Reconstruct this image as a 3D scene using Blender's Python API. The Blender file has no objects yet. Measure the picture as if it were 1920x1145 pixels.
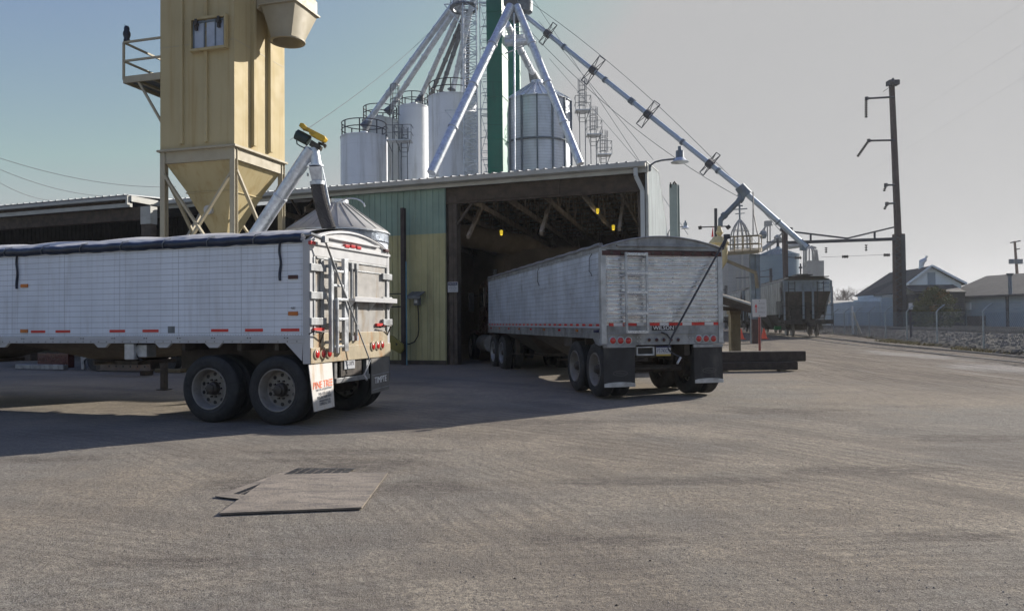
import bpy, math, random
from mathutils import Vector as V, Matrix as M
R = math.radians
sc = bpy.context.scene
col = sc.collection
rnd = random.Random(7)
PI = math.pi

# ------------------------------------------------------------------ camera
FPX = 1400.0
EYE = V((0, 0, 1.57))
CAM_R = (M.Rotation(R(90) + math.atan(30.5 / FPX), 3, 'X') @ M.Rotation(-0.0097, 3, 'Z'))
cd = bpy.data.cameras.new('camera'); cam = bpy.data.objects.new('camera', cd); col.objects.link(cam)
cd.sensor_width = 36; cd.lens = 36 * FPX / 1920; cd.clip_start = .05; cd.clip_end = 3000
cam.matrix_world = M.Translation(EYE) @ CAM_R.to_4x4()
sc.camera = cam

def ray(px, py):
    return CAM_R @ V(((px - 960) / FPX, -(py - 572.5) / FPX, -1))
def W(px, py, D):                                   # world point seen at a pixel of the survey photo, D metres ahead
    d = ray(px, py); return EYE + d * (D / d.y)
def g(x, y):                                        # ground height
    t = min(max(y - 11, 0), 39)
    return .0085 * t
def G(px, py):
    d = ray(px, py); D = 10.
    for _ in range(40):
        D = (EYE.z - g(0, D)) / max(1e-4, -d.z / d.y)
    p = EYE + d * (D / d.y); return V((p.x, p.y, g(p.x, p.y)))

class Fr:                                           # a surveyed local frame (x right/forward, y back/left)
    def __init__(s, loc, rz):
        s.loc = V(loc); s.rz = rz
        s.m = M.Translation(s.loc) @ M.Rotation(rz, 4, 'Z'); s.i = s.m.inverted()
    def on(s, px, py, x=None, y=None, z=None):
        o = s.i @ EYE; d = s.i.to_3x3() @ ray(px, py)
        t = (x - o.x) / d.x if x is not None else (y - o.y) / d.y if y is not None else (z - o.z) / d.z
        return o + d * t

# ------------------------------------------------------------------ materials
ALB = .90                                           # the survey photo is printed dark: paint and steel read low
def mat(name, c, rough=.6, metal=0., c2=None, vs=2., vamt=.18, dirt=None, dscale=(3, 3, .6), damt=.5, dlo=.5, dhi=.72,
        bump=0., bs=60., lines=(), rivets=(), linec=.35, spec=.5, emit=None, voro=None, coat=0., alpha=None, trans=0., wavy=None):
    m = bpy.data.materials.new(name); m.use_nodes = True
    nt = m.node_tree; N = nt.nodes; L = nt.links
    b = N['Principled BSDF']
    b.inputs['Roughness'].default_value = rough; b.inputs['Metallic'].default_value = metal
    b.inputs['Specular IOR Level'].default_value = spec
    if coat: b.inputs['Coat Weight'].default_value = coat
    if trans: b.inputs['Transmission Weight'].default_value = trans
    tc = N.new('ShaderNodeTexCoord')
    def noise(scale, detail=5, vec=None, rgh=.6):
        n = N.new('ShaderNodeTexNoise'); n.inputs['Scale'].default_value = scale
        n.inputs['Detail'].default_value = detail; n.inputs['Roughness'].default_value = rgh
        L.new(vec or tc.outputs['Object'], n.inputs['Vector']); return n.outputs['Fac']
    def mth(op, a, bb=None, cc=None):
        n = N.new('ShaderNodeMath'); n.operation = op
        for k, v in enumerate((a, bb, cc)):
            if v is None: continue
            if isinstance(v, (int, float)): n.inputs[k].default_value = v
            else: L.new(v, n.inputs[k])
        return n.outputs[0]
    def mix(f, a, bb):
        n = N.new('ShaderNodeMix'); n.data_type = 'RGBA'
        for k, v in (('Factor', f),):
            if isinstance(v, (int, float)): n.inputs[0].default_value = v
            else: L.new(v, n.inputs[0])
        for k, v in ((6, a), (7, bb)):
            if isinstance(v, tuple): n.inputs[k].default_value = (*v[:3], 1)
            else: L.new(v, n.inputs[k])
        return n.outputs[2]
    def sm(v, lo, hi):
        n = N.new('ShaderNodeMapRange'); n.interpolation_type = 'SMOOTHSTEP'
        n.inputs[1].default_value = lo; n.inputs[2].default_value = hi; L.new(v, n.inputs[0]); return n.outputs[0]
    if metal < .9 and not emit:
        c = tuple(x * ALB for x in c); c2 = c2 and tuple(x * ALB for x in c2); dirt = dirt and tuple(x * ALB for x in dirt)
    lo = tuple(max(0, x * (1 - vamt)) for x in c); hi = c2 or tuple(min(1, x * (1 + vamt)) for x in c)
    cur = mix(sm(noise(vs), .3, .7), lo, hi)
    if voro:
        v = N.new('ShaderNodeTexVoronoi'); v.inputs['Scale'].default_value = voro[0]; L.new(tc.outputs['Object'], v.inputs['Vector'])
        s = N.new('ShaderNodeSeparateColor'); L.new(v.outputs['Color'], s.inputs[0])
        cur = mix(mth('MULTIPLY', s.outputs[0], voro[1]), cur, tuple(min(1, x * 1.7 + .05) for x in c))
    sep = N.new('ShaderNodeSeparateXYZ'); L.new(tc.outputs['Object'], sep.inputs[0])
    if dirt:
        mp = N.new('ShaderNodeMapping'); mp.inputs['Scale'].default_value = dscale; L.new(tc.outputs['Object'], mp.inputs[0])
        f = sm(noise(1., 7, mp.outputs[0], .65), dlo, dhi)
        cur = mix(mth('MULTIPLY', f, damt), cur, dirt)
    hgt = None
    msk = None
    for ax, per, w in lines:
        fr = mth('FRACT', mth('ADD', mth('DIVIDE', sep.outputs[ax], per), 1000.))
        k = mth('LESS_THAN', fr, w / per); msk = k if msk is None else mth('MAXIMUM', msk, k)
    for a1, p1, a2, p2, r in rivets:
        f1 = mth('MULTIPLY', mth('SUBTRACT', mth('FRACT', mth('ADD', mth('DIVIDE', sep.outputs[a1], p1), 1000.)), .5), p1)
        f2 = mth('MULTIPLY', mth('SUBTRACT', mth('FRACT', mth('ADD', mth('DIVIDE', sep.outputs[a2], p2), 1000.)), .5), p2)
        d = mth('SQRT', mth('ADD', mth('MULTIPLY', f1, f1), mth('MULTIPLY', f2, f2)))
        k = mth('LESS_THAN', d, r); msk = k if msk is None else mth('MAXIMUM', msk, k)
    if msk is not None:
        cur = mix(mth('MULTIPLY', msk, 1 - linec), cur, tuple(x * .25 for x in c))
    L.new(cur, b.inputs['Base Color'])
    rr = sm(noise(vs * 3.1, 4), .2, .8); rr = mth('ADD', mth('MULTIPLY', rr, .22), rough - .11)
    L.new(rr, b.inputs['Roughness'])
    nrm = None
    def bmp(h, st, prev):
        n = N.new('ShaderNodeBump'); n.inputs['Strength'].default_value = st[0]; n.inputs['Distance'].default_value = st[1]
        L.new(h, n.inputs['Height'])
        if prev: L.new(prev, n.inputs['Normal'])
        return n.outputs[0]
    if bump: nrm = bmp(noise(bs, 4), (min(1, bump), .012), nrm)
    if wavy:                                        # oil-canning of sheet metal / corrugation rings: (axis or None, scale, distance)
        if wavy[0] is None: nrm = bmp(noise(wavy[1], 2), (.6, wavy[2]), nrm)
        else:
            s1 = mth('SINE', mth('MULTIPLY', sep.outputs[wavy[0]], 2 * PI / wavy[1])); nrm = bmp(s1, (1., wavy[2]), nrm)
    if msk is not None: nrm = bmp(mth('SUBTRACT', 1., msk), (.6, .004), nrm)
    if nrm: L.new(nrm, b.inputs['Normal'])
    if emit:
        b.inputs['Emission Color'].default_value = (*emit[0], 1); b.inputs['Emission Strength'].default_value = emit[1]
    if alpha is not None: b.inputs['Alpha'].default_value = alpha
    return m

# ------------------------------------------------------------------ mesh builder
SPLIT = {'door_post', 'corner_post', 'reflector_tape', 'side_panel', 'side_rib', 'ladder_rungs', 'marker_lamps', 'roof_hatch', 'purlin', 'brace', 'tarp_tie', 'side_sheet', 'door_lock_rod', 'stiffener', 'roof_rib', 'inner_wall', 'slot', 'reflector_bar', 'crossarm', 'casing_joint_'}
class B:
    def __init__(s): s.v = []; s.f = []; s.mi = []; s.m = M.Identity(4); s.k = 0; s.cuts = []
    def add(s, vs, fs):
        s.cuts.append((len(s.v), len(s.f)))
        o = len(s.v); s.v += [s.m @ V(p) for p in vs]
        s.f += [tuple(o + i for i in f) for f in fs]; s.mi += [s.k] * len(fs); return s
    def box(s, a, b):                                # opposite corners
        x0, x1 = sorted((a[0], b[0])); y0, y1 = sorted((a[1], b[1])); z0, z1 = sorted((a[2], b[2]))
        vs = [(x, y, z) for z in (z0, z1) for y in (y0, y1) for x in (x0, x1)]
        return s.add(vs, [(0, 2, 3, 1), (4, 5, 7, 6), (0, 1, 5, 4), (2, 6, 7, 3), (0, 4, 6, 2), (1, 3, 7, 5)])
    def hexa(s, p):                                  # 8 points, bottom ring then top ring
        return s.add(p, [(3, 2, 1, 0), (4, 5, 6, 7), (0, 1, 5, 4), (1, 2, 6, 5), (2, 3, 7, 6), (3, 0, 4, 7)])
    def bar(s, p, q, w, h=None, up=(0, 0, 1)):
        p = V(p); q = V(q); h = h or w; d = (q - p)
        if d.length < 1e-6: return s
        d.normalize(); u = V(up)
        if abs(d.dot(u)) > .97: u = V((1, 0, 0)) if abs(d.x) < .9 else V((0, 1, 0))
        sx = d.cross(u).normalized() * (w / 2); sy = sx.cross(d).normalized() * (h / 2)
        return s.hexa([p - sx - sy, p + sx - sy, p + sx + sy, p - sx + sy, q - sx - sy, q + sx - sy, q + sx + sy, q - sx + sy])
    def tube(s, pts, r, seg=10, caps=True, rs=None):
        pts = [V(p) for p in pts]; n = len(pts); rings = []; prev = None
        for i, p in enumerate(pts):
            d = (pts[min(i + 1, n - 1)] - pts[max(i - 1, 0)]).normalized()
            if prev is None:
                u = V((0, 0, 1)) if abs(d.z) < .9 else V((1, 0, 0)); a = d.cross(u).normalized()
            else: a = (prev - d * prev.dot(d)).normalized()
            prev = a; b = d.cross(a); rr = rs[i] if rs else r
            rings.append([p + (a * math.cos(2 * PI * k / seg) + b * math.sin(2 * PI * k / seg)) * rr for k in range(seg)])
        vs = [p for rg in rings for p in rg]; fs = []
        for i in range(n - 1):
            for k in range(seg):
                k2 = (k + 1) % seg; fs.append((i * seg + k, i * seg + k2, (i + 1) * seg + k2, (i + 1) * seg + k))
        if caps: fs += [tuple(reversed(range(seg))), tuple(range((n - 1) * seg, n * seg))]
        return s.add(vs, fs)
    def cyl(s, p, q, r, r2=None, seg=16, caps=True): return s.tube([p, q], r, seg, caps, [r, r if r2 is None else r2])
    def lathe(s, prof, c=(0, 0, 0), seg=32, mtx=None, a0=0, a1=2 * PI):
        c = V(c); full = abs(a1 - a0 - 2 * PI) < 1e-6; cnt = seg if full else seg + 1
        vs = []
        for k in range(cnt):
            a = a0 + (a1 - a0) * k / seg
            for r, z in prof:
                p = V((r * math.cos(a), r * math.sin(a), z)); vs.append((mtx @ p if mtx else p) + c)
        n = len(prof); fs = []
        for k in range(seg):
            k2 = (k + 1) % cnt
            for i in range(n - 1): fs.append((k * n + i, k2 * n + i, k2 * n + i + 1, k * n + i + 1))
        return s.add(vs, fs)
    def prism(s, poly, d):                           # planar polygon (3-D points) pushed along d
        n = len(poly); d = V(d); a = [V(p) for p in poly]; vs = a + [p + d for p in a]
        return s.add(vs, [tuple(reversed(range(n))), tuple(range(n, 2 * n))] + [(i, (i + 1) % n, n + (i + 1) % n, n + i) for i in range(n)])
    def sheet(s, prof, d, off=None):                 # open strip: points pushed along d (thin sheet)
        n = len(prof); d = V(d); a = [V(p) for p in prof]
        return s.add(a + [p + d for p in a], [(i, i + 1, n + i + 1, n + i) for i in range(n - 1)])
    def grid(s, fn, nu, nv, wrap=False):
        vs = [fn(i / nu, j / nv) for j in range(nv + 1) for i in range(nu + 1)]
        return s.add(vs, [(j * (nu + 1) + i, j * (nu + 1) + i + 1, (j + 1) * (nu + 1) + i + 1, (j + 1) * (nu + 1) + i) for j in range(nv) for i in range(nu)])
    def text(s, body, mtx, size=.1, ext=.001, shear=0, align='CENTER', width=None):
        cu = bpy.data.curves.new('t', 'FONT'); cu.body = body; cu.size = size; cu.extrude = ext; cu.align_x = align; cu.align_y = 'CENTER'
        cu.shear = shear; cu.resolution_u = 2
        o = bpy.data.objects.new('t', cu); col.objects.link(o); bpy.context.view_layer.update()
        me = bpy.data.meshes.new_from_object(o.evaluated_get(bpy.context.evaluated_depsgraph_get()))
        vs = [v.co.copy() for v in me.vertices]
        if width and vs:
            w = max(v.x for v in vs) - min(v.x for v in vs); k = width / w
            for v in vs: v.x *= k
        s.add([mtx @ v for v in vs], [tuple(p.vertices) for p in me.polygons])
        bpy.data.objects.remove(o); bpy.data.curves.remove(cu); bpy.data.meshes.remove(me); return s
    def build(s, name, m, parent=None, **kw):
        if name in SPLIT and parent is not None and len(s.cuts) > 1:
            out = []
            for i, (v0, f0) in enumerate(s.cuts):
                v1, f1 = s.cuts[i + 1] if i + 1 < len(s.cuts) else (len(s.v), len(s.f))
                p = B(); p.v = s.v[v0:v1]; p.f = [tuple(q - v0 for q in f) for f in s.f[f0:f1]]; p.mi = s.mi[f0:f1]; out.append(p.build1(name, m, parent, **kw))
            return out[0]
        return s.build1(name, m, parent, **kw)
    def build1(s, name, m, parent=None, label=None, world=False, smooth=None, bevel=0, kind=None, cat=None, group=None):
        ms = m if isinstance(m, (list, tuple)) else [m]
        vs = s.v; o = None
        org = V((0, 0, 0))
        if parent is not None and world:
            i = FRM[parent.name].inverted(); vs = [i @ v for v in vs]
        if parent is None and kind != 'structure' and vs:
            xs = [v.x for v in vs]; ys = [v.y for v in vs]; zs = [v.z for v in vs]
            org = V(((min(xs) + max(xs)) / 2, (min(ys) + max(ys)) / 2, min(zs))); vs = [v - org for v in vs]
        me = bpy.data.meshes.new(name); me.from_pydata([tuple(v) for v in vs], [], s.f)
        for x in ms: me.materials.append(x)
        if len(ms) > 1: me.polygons.foreach_set('material_index', s.mi)
        if smooth:
            me.polygons.foreach_set('use_smooth', [True] * len(me.polygons))
            try: me.set_sharp_from_angle(angle=R(smooth if smooth > 1 else 35))
            except Exception: pass
        me.update()
        o = bpy.data.objects.new(name, me); col.objects.link(o); o.location = org
        if parent is not None: o.parent = parent
        if bevel:
            b = o.modifiers.new('bevel', 'BEVEL'); b.width = bevel; b.segments = 2; b.limit_method = 'ANGLE'; b.angle_limit = R(40)
        if label: o['label'] = label
        if kind: o['kind'] = kind
        if cat: o['category'] = cat
        if group: o['group'] = group
        return o
FRM = {}
def thing(name, label, cat, loc, rz=0., group=None):
    o = bpy.data.objects.new(name, None); col.objects.link(o); o.empty_display_size = .2
    o.location = loc; o.rotation_euler = (0, 0, rz); o['label'] = label; o['category'] = cat
    if group: o['group'] = group
    FRM[o.name] = M.Translation(V(loc)) @ M.Rotation(rz, 4, 'Z'); return o
def copy_tree(o, parent=None):
    c = o.copy(); col.objects.link(c)
    if parent is not None: c.parent = parent
    for ch in [x for x in bpy.data.objects if x.parent == o and x is not c]: copy_tree(ch, c)
    return c
def lerp(a, b, t): return a + (b - a) * t
def lp(a, b, t): return V(a).lerp(V(b), t)

# materials ---------------------------------------------------------
WHITE = mat('white_paint', (.52, .53, .545), .45, vamt=.06, dirt=(.30, .26, .2), dscale=(2, 2, .5), damt=.35)
TPANEL = mat('white_trailer_panel', (.78, .84, .92), .38, vamt=.06, vs=1.4, dirt=(.36, .34, .31), dscale=(7, 1, .7), damt=.22, dlo=.48,
             lines=((2, .0955, .007), (0, 1.22, .008)), rivets=((0, .244, 2, .0318, .0062),), linec=.35, wavy=(None, 2.2, .02))
TREAR = mat('stained_white_doors', (.40, .39, .37), .42, vamt=.12, vs=3, dirt=(.30, .24, .17), dscale=(4, 4, 1.2), damt=.9, dlo=.48, dhi=.7, bump=.15, bs=30)
TCREAM = mat('rusty_cream_paint', (.42, .36, .25), .5, vamt=.14, vs=4, dirt=(.40, .18, .05), dscale=(7, 7, 1.5), damt=.8, dlo=.5, dhi=.7, bump=.2)
ALU = mat('brushed_aluminium', (.50, .525, .55), .42, .5, vamt=.2, vs=5, dirt=(.16, .15, .14), dscale=(2, 2, 3), damt=.6)
ALUD = mat('dull_aluminium', (.32, .335, .35), .55, .5, vamt=.25, vs=4, dirt=(.12, .11, .10), dscale=(3, 3, 1), damt=.7)
ALUREAR = mat('dented_aluminium_sheet', (.62, .63, .65), .30, .85, vamt=.25, vs=1.6, dirt=(.20, .18, .16), dscale=(1.2, 1.6, 1.2), damt=.5)
RIBM = mat('bright_rib_metal', (.80, .82, .85), .4, .3, vamt=.1)
T2SIDE = mat('riveted_aluminium_side', (.60, .67, .78), .42, .3, vamt=.14, vs=1.3, dirt=(.2, .2, .2), dscale=(2, 1, 2), damt=.4,
             lines=((2, .105, .008), (0, .3, .010)), rivets=((0, .15, 2, .035, .006),), linec=.3, wavy=(None, 2., .02))
GALV = mat('galvanised_steel', (.56, .60, .66), .42, .5, vamt=.2, vs=3, voro=(14, .35), dirt=(.2, .2, .2), dscale=(2, 2, 1), damt=.4)
DULLG = mat('dull_zinc_sheet', (.40, .40, .39), .6, .15, vamt=.12, vs=2, dirt=(.25, .24, .22), dscale=(2, 2, 1), damt=.5)
GALVD = mat('weathered_galvanised', (0.170, 0.190, 0.211), .55, .5, vamt=.25, vs=4, dirt=(.12, .1, .08), dscale=(3, 3, 1), damt=.5)
CORR = mat('corrugated_silo_steel', (.62, .67, .75), .42, .35, vamt=.10, vs=.7, dirt=(.3, .33, .36), dscale=(3, 3, .4), damt=.35, lines=((2, .22, .05),), linec=.8)
SILOW = mat('white_silo_paint', (.84, .88, .92), .5, vamt=.05, vs=.4, dirt=(.32, .32, .28), dscale=(1.3, 1.3, .12), damt=.5, dlo=.48, lines=((2, 2.4, .03),), linec=.86)
SILOG = mat('stained_silo_paint', (.55, .58, .58), .55, vamt=.12, vs=.5, dirt=(.22, .20, .14), dscale=(1.5, 1.5, .15), damt=.7)
PLATY = mat('dull_ochre_platform_paint', (.19, .155, .095), .65, vamt=.15, vs=2, dirt=(.2, .15, .09), dscale=(3, 3, 1), damt=.5)
YEL = mat('ochre_paint', (.50, .42, .24), .62, vamt=.05, vs=.8, dirt=(.38, .27, .11), dscale=(5, 5, .25), damt=.6, dlo=.46, spec=.15, wavy=(None, 1.4, .006))
YELP = mat('pale_ochre_paint', (0.403, 0.360, 0.259), .6, vamt=.07, vs=2, dirt=(.34, .27, .17), dscale=(3, 3, .6), damt=.35)
YELB = mat('yellow_guard_paint', (.66, .42, .03), .42, vamt=.15, dirt=(.12, .08, .04), dscale=(5, 5, 5), damt=.6)
OLIVE = mat('olive_yellow_siding', (.48, .46, .25), .6, vamt=.10, vs=1., dirt=(.13, .12, .07), dscale=(3, 3, .3), damt=.5)
TEAL = mat('faded_green_siding', (.25, .37, .32), .6, vamt=.10, vs=1., dirt=(.15, .18, .15), dscale=(3, 3, .3), damt=.4)
SIDEW = mat('pale_siding', (.80, .85, .84), .55, vamt=.08, vs=1., dirt=(.3, .3, .26), dscale=(3, 3, .3), damt=.4)
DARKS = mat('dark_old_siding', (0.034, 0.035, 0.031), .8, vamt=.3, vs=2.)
ROOFM = mat('grey_metal_roof', (.34, .36, .38), .5, .3, vamt=.12, vs=1.)
GUT = mat('pale_gutter_paint', (0.442, 0.451, 0.425), .5, vamt=.08, vs=2, dirt=(.28, .26, .22), dscale=(1.5, 1.5, 6), damt=.5)
WOODD = mat('dark_timber', (0.068, 0.051, 0.037), .85, vamt=.35, vs=4, dirt=(.04, .03, .025), dscale=(1, 9, 9), damt=.7, bump=.5, bs=25)
WOODP = mat('weathered_post_timber', (0.088, 0.071, 0.058), .85, vamt=.3, vs=3, dirt=(.05, .04, .03), dscale=(14, 14, .7), damt=.8, bump=.5, bs=25)
TIE = mat('tarred_timber', (0.037, 0.027, 0.022), .85, vamt=.4, vs=5, dirt=(.02, .016, .014), dscale=(2, 14, 14), damt=.7, bump=.9, bs=22)
WOODL = mat('treated_lumber', (0.136, 0.105, 0.058), .75, vamt=.25, vs=4, dirt=(.07, .06, .04), dscale=(10, 10, .8), damt=.7, bump=.3)
PLY = mat('worn_plate_wood', (.255, .218, .175), .9, c2=(.31, .265, .213), vamt=.16, vs=2.2, dirt=(.16, .14, .12), dscale=(2.2, 7, 1), damt=.85, dlo=.46, dhi=.6, bump=.7, bs=35)
TRUSS = mat('old_truss_timber', (0.300, 0.250, 0.200), .85, vamt=.3, vs=3)
RUBBER = mat('tyre_rubber', (.016, .018, .021), .72, vamt=.3, vs=6, dirt=(.055, .052, .05), dscale=(5, 5, 5), damt=.45, bump=.25, bs=50)
FLAP = mat('black_rubber_flap', (0.024, 0.024, 0.026), .7, vamt=.3, vs=3, dirt=(.12, .11, .1), dscale=(3, 3, 1), damt=.5)
FLAPG = mat('dusty_grey_flap', (.17, .165, .155), .75, vamt=.15, vs=3, dirt=(.08, .08, .085), dscale=(5, 5, 2), damt=.5)
RIMW = mat('dusty_painted_rim', (0.245, 0.231, 0.211), .5, vamt=.12, vs=5, dirt=(.14, .11, .08), dscale=(8, 8, 8), damt=.6)
BLK = mat('black_steel', (0.015, 0.015, 0.016), .6, vamt=.4)
GREASE = mat('greasy_dark_steel', (0.041, 0.034, 0.029), .55, vamt=.4, vs=8, dirt=(.13, .10, .07), dscale=(6, 6, 6), damt=.5)
UNDER = mat('dusty_underbody', (0.068, 0.058, 0.048), .75, vamt=.25, vs=4)
TARPB = mat('navy_tarp_roll', (0.012, 0.022, 0.048), .38, vamt=.35, vs=3, bump=.35, bs=14)
TARPW = mat('pale_tarp', (.56, .555, .545), .7, vamt=.1, vs=1.5, dirt=(.3, .29, .27), dscale=(1, 4, 4), damt=.5, wavy=(None, 2., .1))
TARPG = mat('grey_tarp', (0.170, 0.170, 0.177), .6, vamt=.2, vs=2)
REDL = mat('red_lamp_lens', (.5, .02, .02), .25, vamt=.15, coat=.5)
REDD = mat('dark_red_lens', (.065, .016, .018), .35, vamt=.3)
AMB = mat('amber_lens', (.55, .16, .02), .3, vamt=.2)
REDT = mat('red_reflective_tape', (.62, .03, .025), .4, vamt=.12)
WHT = mat('white_reflective_tape', (.68, .68, .68), .4, vamt=.08)
PLATE = mat('licence_plate_white', (.5, .52, .55), .4, vamt=.05)
PLATEY = mat('licence_plate_yellow', (.55, .4, .08), .4)
NAVY = mat('navy_ink', (.015, .02, .09), .5)
INK = mat('black_ink', (0.014, 0.014, 0.017), .5)
INKG = mat('faded_grey_ink', (.20, .2, .22), .5)
LETW = mat('white_letters', (.95, .95, .95), .4)
LETG = mat('grey_raised_letters', (.33, .36, .40), .5)
ORNG = mat('orange_ink', (.88, .13, .01), .5)
MAROON = mat('maroon_truck_paint', (0.068, 0.008, 0.008), .3, coat=.6)
GLASSD = mat('dark_glass', (.01, .012, .014), .1, spec=.8)
CHROME = mat('chrome', (.6, .6, .62), .18, 1.)
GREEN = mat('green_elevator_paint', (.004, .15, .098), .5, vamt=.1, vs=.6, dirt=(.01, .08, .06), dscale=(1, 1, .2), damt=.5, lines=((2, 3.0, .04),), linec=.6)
GREENLIT = mat('sunlit_green_side', (.36, .54, .47), .5, vamt=.1, vs=.6, dirt=(.2, .33, .28), dscale=(2, 2, .2), damt=.5, lines=((2, 3.0, .04),), linec=.7)
CONC = mat('far_pale_siding', (0.286, 0.292, 0.292), .8, vamt=.08, vs=.3, lines=((2, .9, .05),), linec=.75)
BLUEB = mat('blue_grey_bin', (0.170, 0.245, 0.306), .5, .2, vamt=.08, vs=.4, lines=((2, .8, .05),), linec=.85)
FARW = mat('far_white_steel', (0.340, 0.333, 0.313), .6, vamt=.1, vs=.5)
HOUSE = mat('pale_blue_clapboard', (.42, .51, .58), .7, vamt=.06, vs=.6, dirt=(.22, .26, .29), dscale=(1, 1, .4), damt=.4, lines=((2, .2, .03),), linec=.55)
HOUSEW = mat('white_clapboard', (.92, .98, 1.), .7, vamt=.05, vs=.6, lines=((2, .22, .03),), linec=.6)
SHED = mat('grey_blue_block', (.31, .38, .44), .8, vamt=.08, vs=.5, lines=((2, .2, .02),), linec=.8)
SHING = mat('dark_shingles', (.028, .032, .035), .85, vamt=.15, vs=1.2, dirt=(.05, .05, .05), dscale=(.4, 2, 2), damt=.4, bump=.3, bs=8)
SHING2 = mat('grey_shed_roofing', (.035, .037, .042), .85, vamt=.12, vs=.6, dirt=(.055, .055, .057), dscale=(.3, .6, .6), damt=.5)
RUSTB = mat('brown_weathered_steel', (0.058, 0.037, 0.034), .8, vamt=.2, vs=1.5, dirt=(.15, .11, .10), dscale=(4, 4, .4), damt=.5)
CATST = mat('dark_grey_steel', (0.051, 0.054, 0.065), .7, vamt=.2, vs=1.)
STEELB = mat('blue_grey_steel', (.15, .19, .23), .6, .2, vamt=.2, vs=2, dirt=(.12, .08, .06), dscale=(6, 6, .5), damt=.4)
RAIL = mat('worn_rail_steel', (.24, .23, .23), .4, .6, vamt=.2)
CARG = mat('grey_railcar_paint', (.105, .105, .10), .65, vamt=.12, vs=.8, dirt=(.10, .08, .06), dscale=(5, 5, .5), damt=.7, dlo=.46)
CARP = mat('pale_railcar_rib', (.60, .60, .56), .65, vamt=.12, vs=1, dirt=(.18, .12, .08), dscale=(5, 5, .6), damt=.6)
CARD = mat('sooty_railcar_end', (0.031, 0.025, 0.021), .8, vamt=.4, vs=2.5, dirt=(.12, .10, .075), dscale=(1.5, 1.5, 2), damt=.6)
CARB = mat('blue_grey_railcar_end', (.22, .26, .29), .65, vamt=.15, vs=1.5, dirt=(.10, .09, .08), dscale=(3, 3, 1), damt=.5)
CONE = mat('orange_cone_plastic', (.85, .075, .02), .5, vamt=.1)
SIGNW = mat('white_sign_board', (.62, .61, .60), .5, vamt=.05)
SIGNR = mat('red_sign_ink', (.65, .03, .03), .5)
COLB = mat('maroon_column_base', (0.051, 0.022, 0.020), .7, vamt=.25, vs=4)
REDPOST = mat('rusty_red_post', (.20, .035, .03), .6, vamt=.2, vs=5)
LAMPY = mat('yellow_lamp_glow', (.7, .5, .03), .4, emit=((1., .72, .05), .3))
SKYL = mat('skylight_panel', (.75, .66, .42), .5, emit=((.9, .75, .45), .35))
PIPEB = mat('pale_blue_pipe', (.12, .28, .36), .5)
NEEDLE = mat('evergreen_needles', (.07, .10, .032), .8, c2=(.16, .16, .05), vamt=.3, vs=1.2)
NEEDLEO = mat('rusty_needles', (.22, .12, .03), .8, vamt=.3, vs=1.5)
BARK = mat('grey_bark', (.17, .15, .135), .9, vamt=.2)
DUCTM = mat('tan_duct', (0.272, 0.218, 0.150), .7, vamt=.2)
IWALL = mat('interior_tan_wall', (0.204, 0.170, 0.129), .85, vamt=.2, vs=.8)
OWLM = mat('navy_plastic', (0.014, 0.020, 0.037), .5, vamt=.3, vs=20)
DRY = mat('dry_grass', (.26, .22, .11), .9, vamt=.3)
WIRE = mat('wire_steel', (.16, .17, .18), .6)
# ------------------------------------------------------------------ light
SUN_AZ, SUN_EL = math.atan2(.81, .58), R(25)
w = bpy.data.worlds.new('World'); sc.world = w; w.use_nodes = True
nt = w.node_tree; bg = nt.nodes['Background']
sky = nt.nodes.new('ShaderNodeTexSky'); sky.sky_type = 'NISHITA'; sky.sun_disc = False
sky.sun_elevation = SUN_EL; sky.sun_rotation = SUN_AZ; sky.altitude = 50; sky.air_density = 1.0; sky.dust_density = 1.4; sky.ozone_density = 1.2
hs_ = nt.nodes.new('ShaderNodeHueSaturation'); hs_.inputs['Saturation'].default_value = 1.0; nt.links.new(sky.outputs[0], hs_.inputs['Color'])
tint = nt.nodes.new('ShaderNodeMix'); tint.data_type = 'RGBA'; tint.blend_type = 'MULTIPLY'; tint.inputs[0].default_value = 1; tint.inputs[7].default_value = (.79, .76, 1.15, 1)
nt.links.new(hs_.outputs[0], tint.inputs[6])
SKS = .096; CAPV = 1 / SKS / 2                # thin bright veil: the sky evens out to one pale tone towards the sun
cap = nt.nodes.new('ShaderNodeMix'); cap.data_type = 'RGBA'; cap.blend_type = 'DARKEN'; cap.inputs[0].default_value = 1; cap.clamp_result = False
cap.inputs[7].default_value = (.47 * CAPV, .47 * CAPV, .475 * CAPV, 1)
nt.links.new(tint.outputs[2], cap.inputs[6]); nt.links.new(cap.outputs[2], bg.inputs['Color']); bg.inputs['Strength'].default_value = SKS
sd = V((math.sin(SUN_AZ) * math.cos(SUN_EL), math.cos(SUN_AZ) * math.cos(SUN_EL), math.sin(SUN_EL)))
ld = bpy.data.lights.new('sun', 'SUN'); ld.energy = 3.9; ld.angle = R(.55); ld.color = (1, .93, .84)
lo = bpy.data.objects.new('sun', ld); col.objects.link(lo); lo.rotation_euler = sd.to_track_quat('Z', 'Y').to_euler(); lo.location = (30, 20, 40)
sc.view_settings.view_transform = 'Standard'; sc.view_settings.look = 'None'; sc.view_settings.exposure = 1.0; sc.view_settings.gamma = 1
sc.cycles.max_bounces = 6; sc.cycles.use_denoising = True

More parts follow.
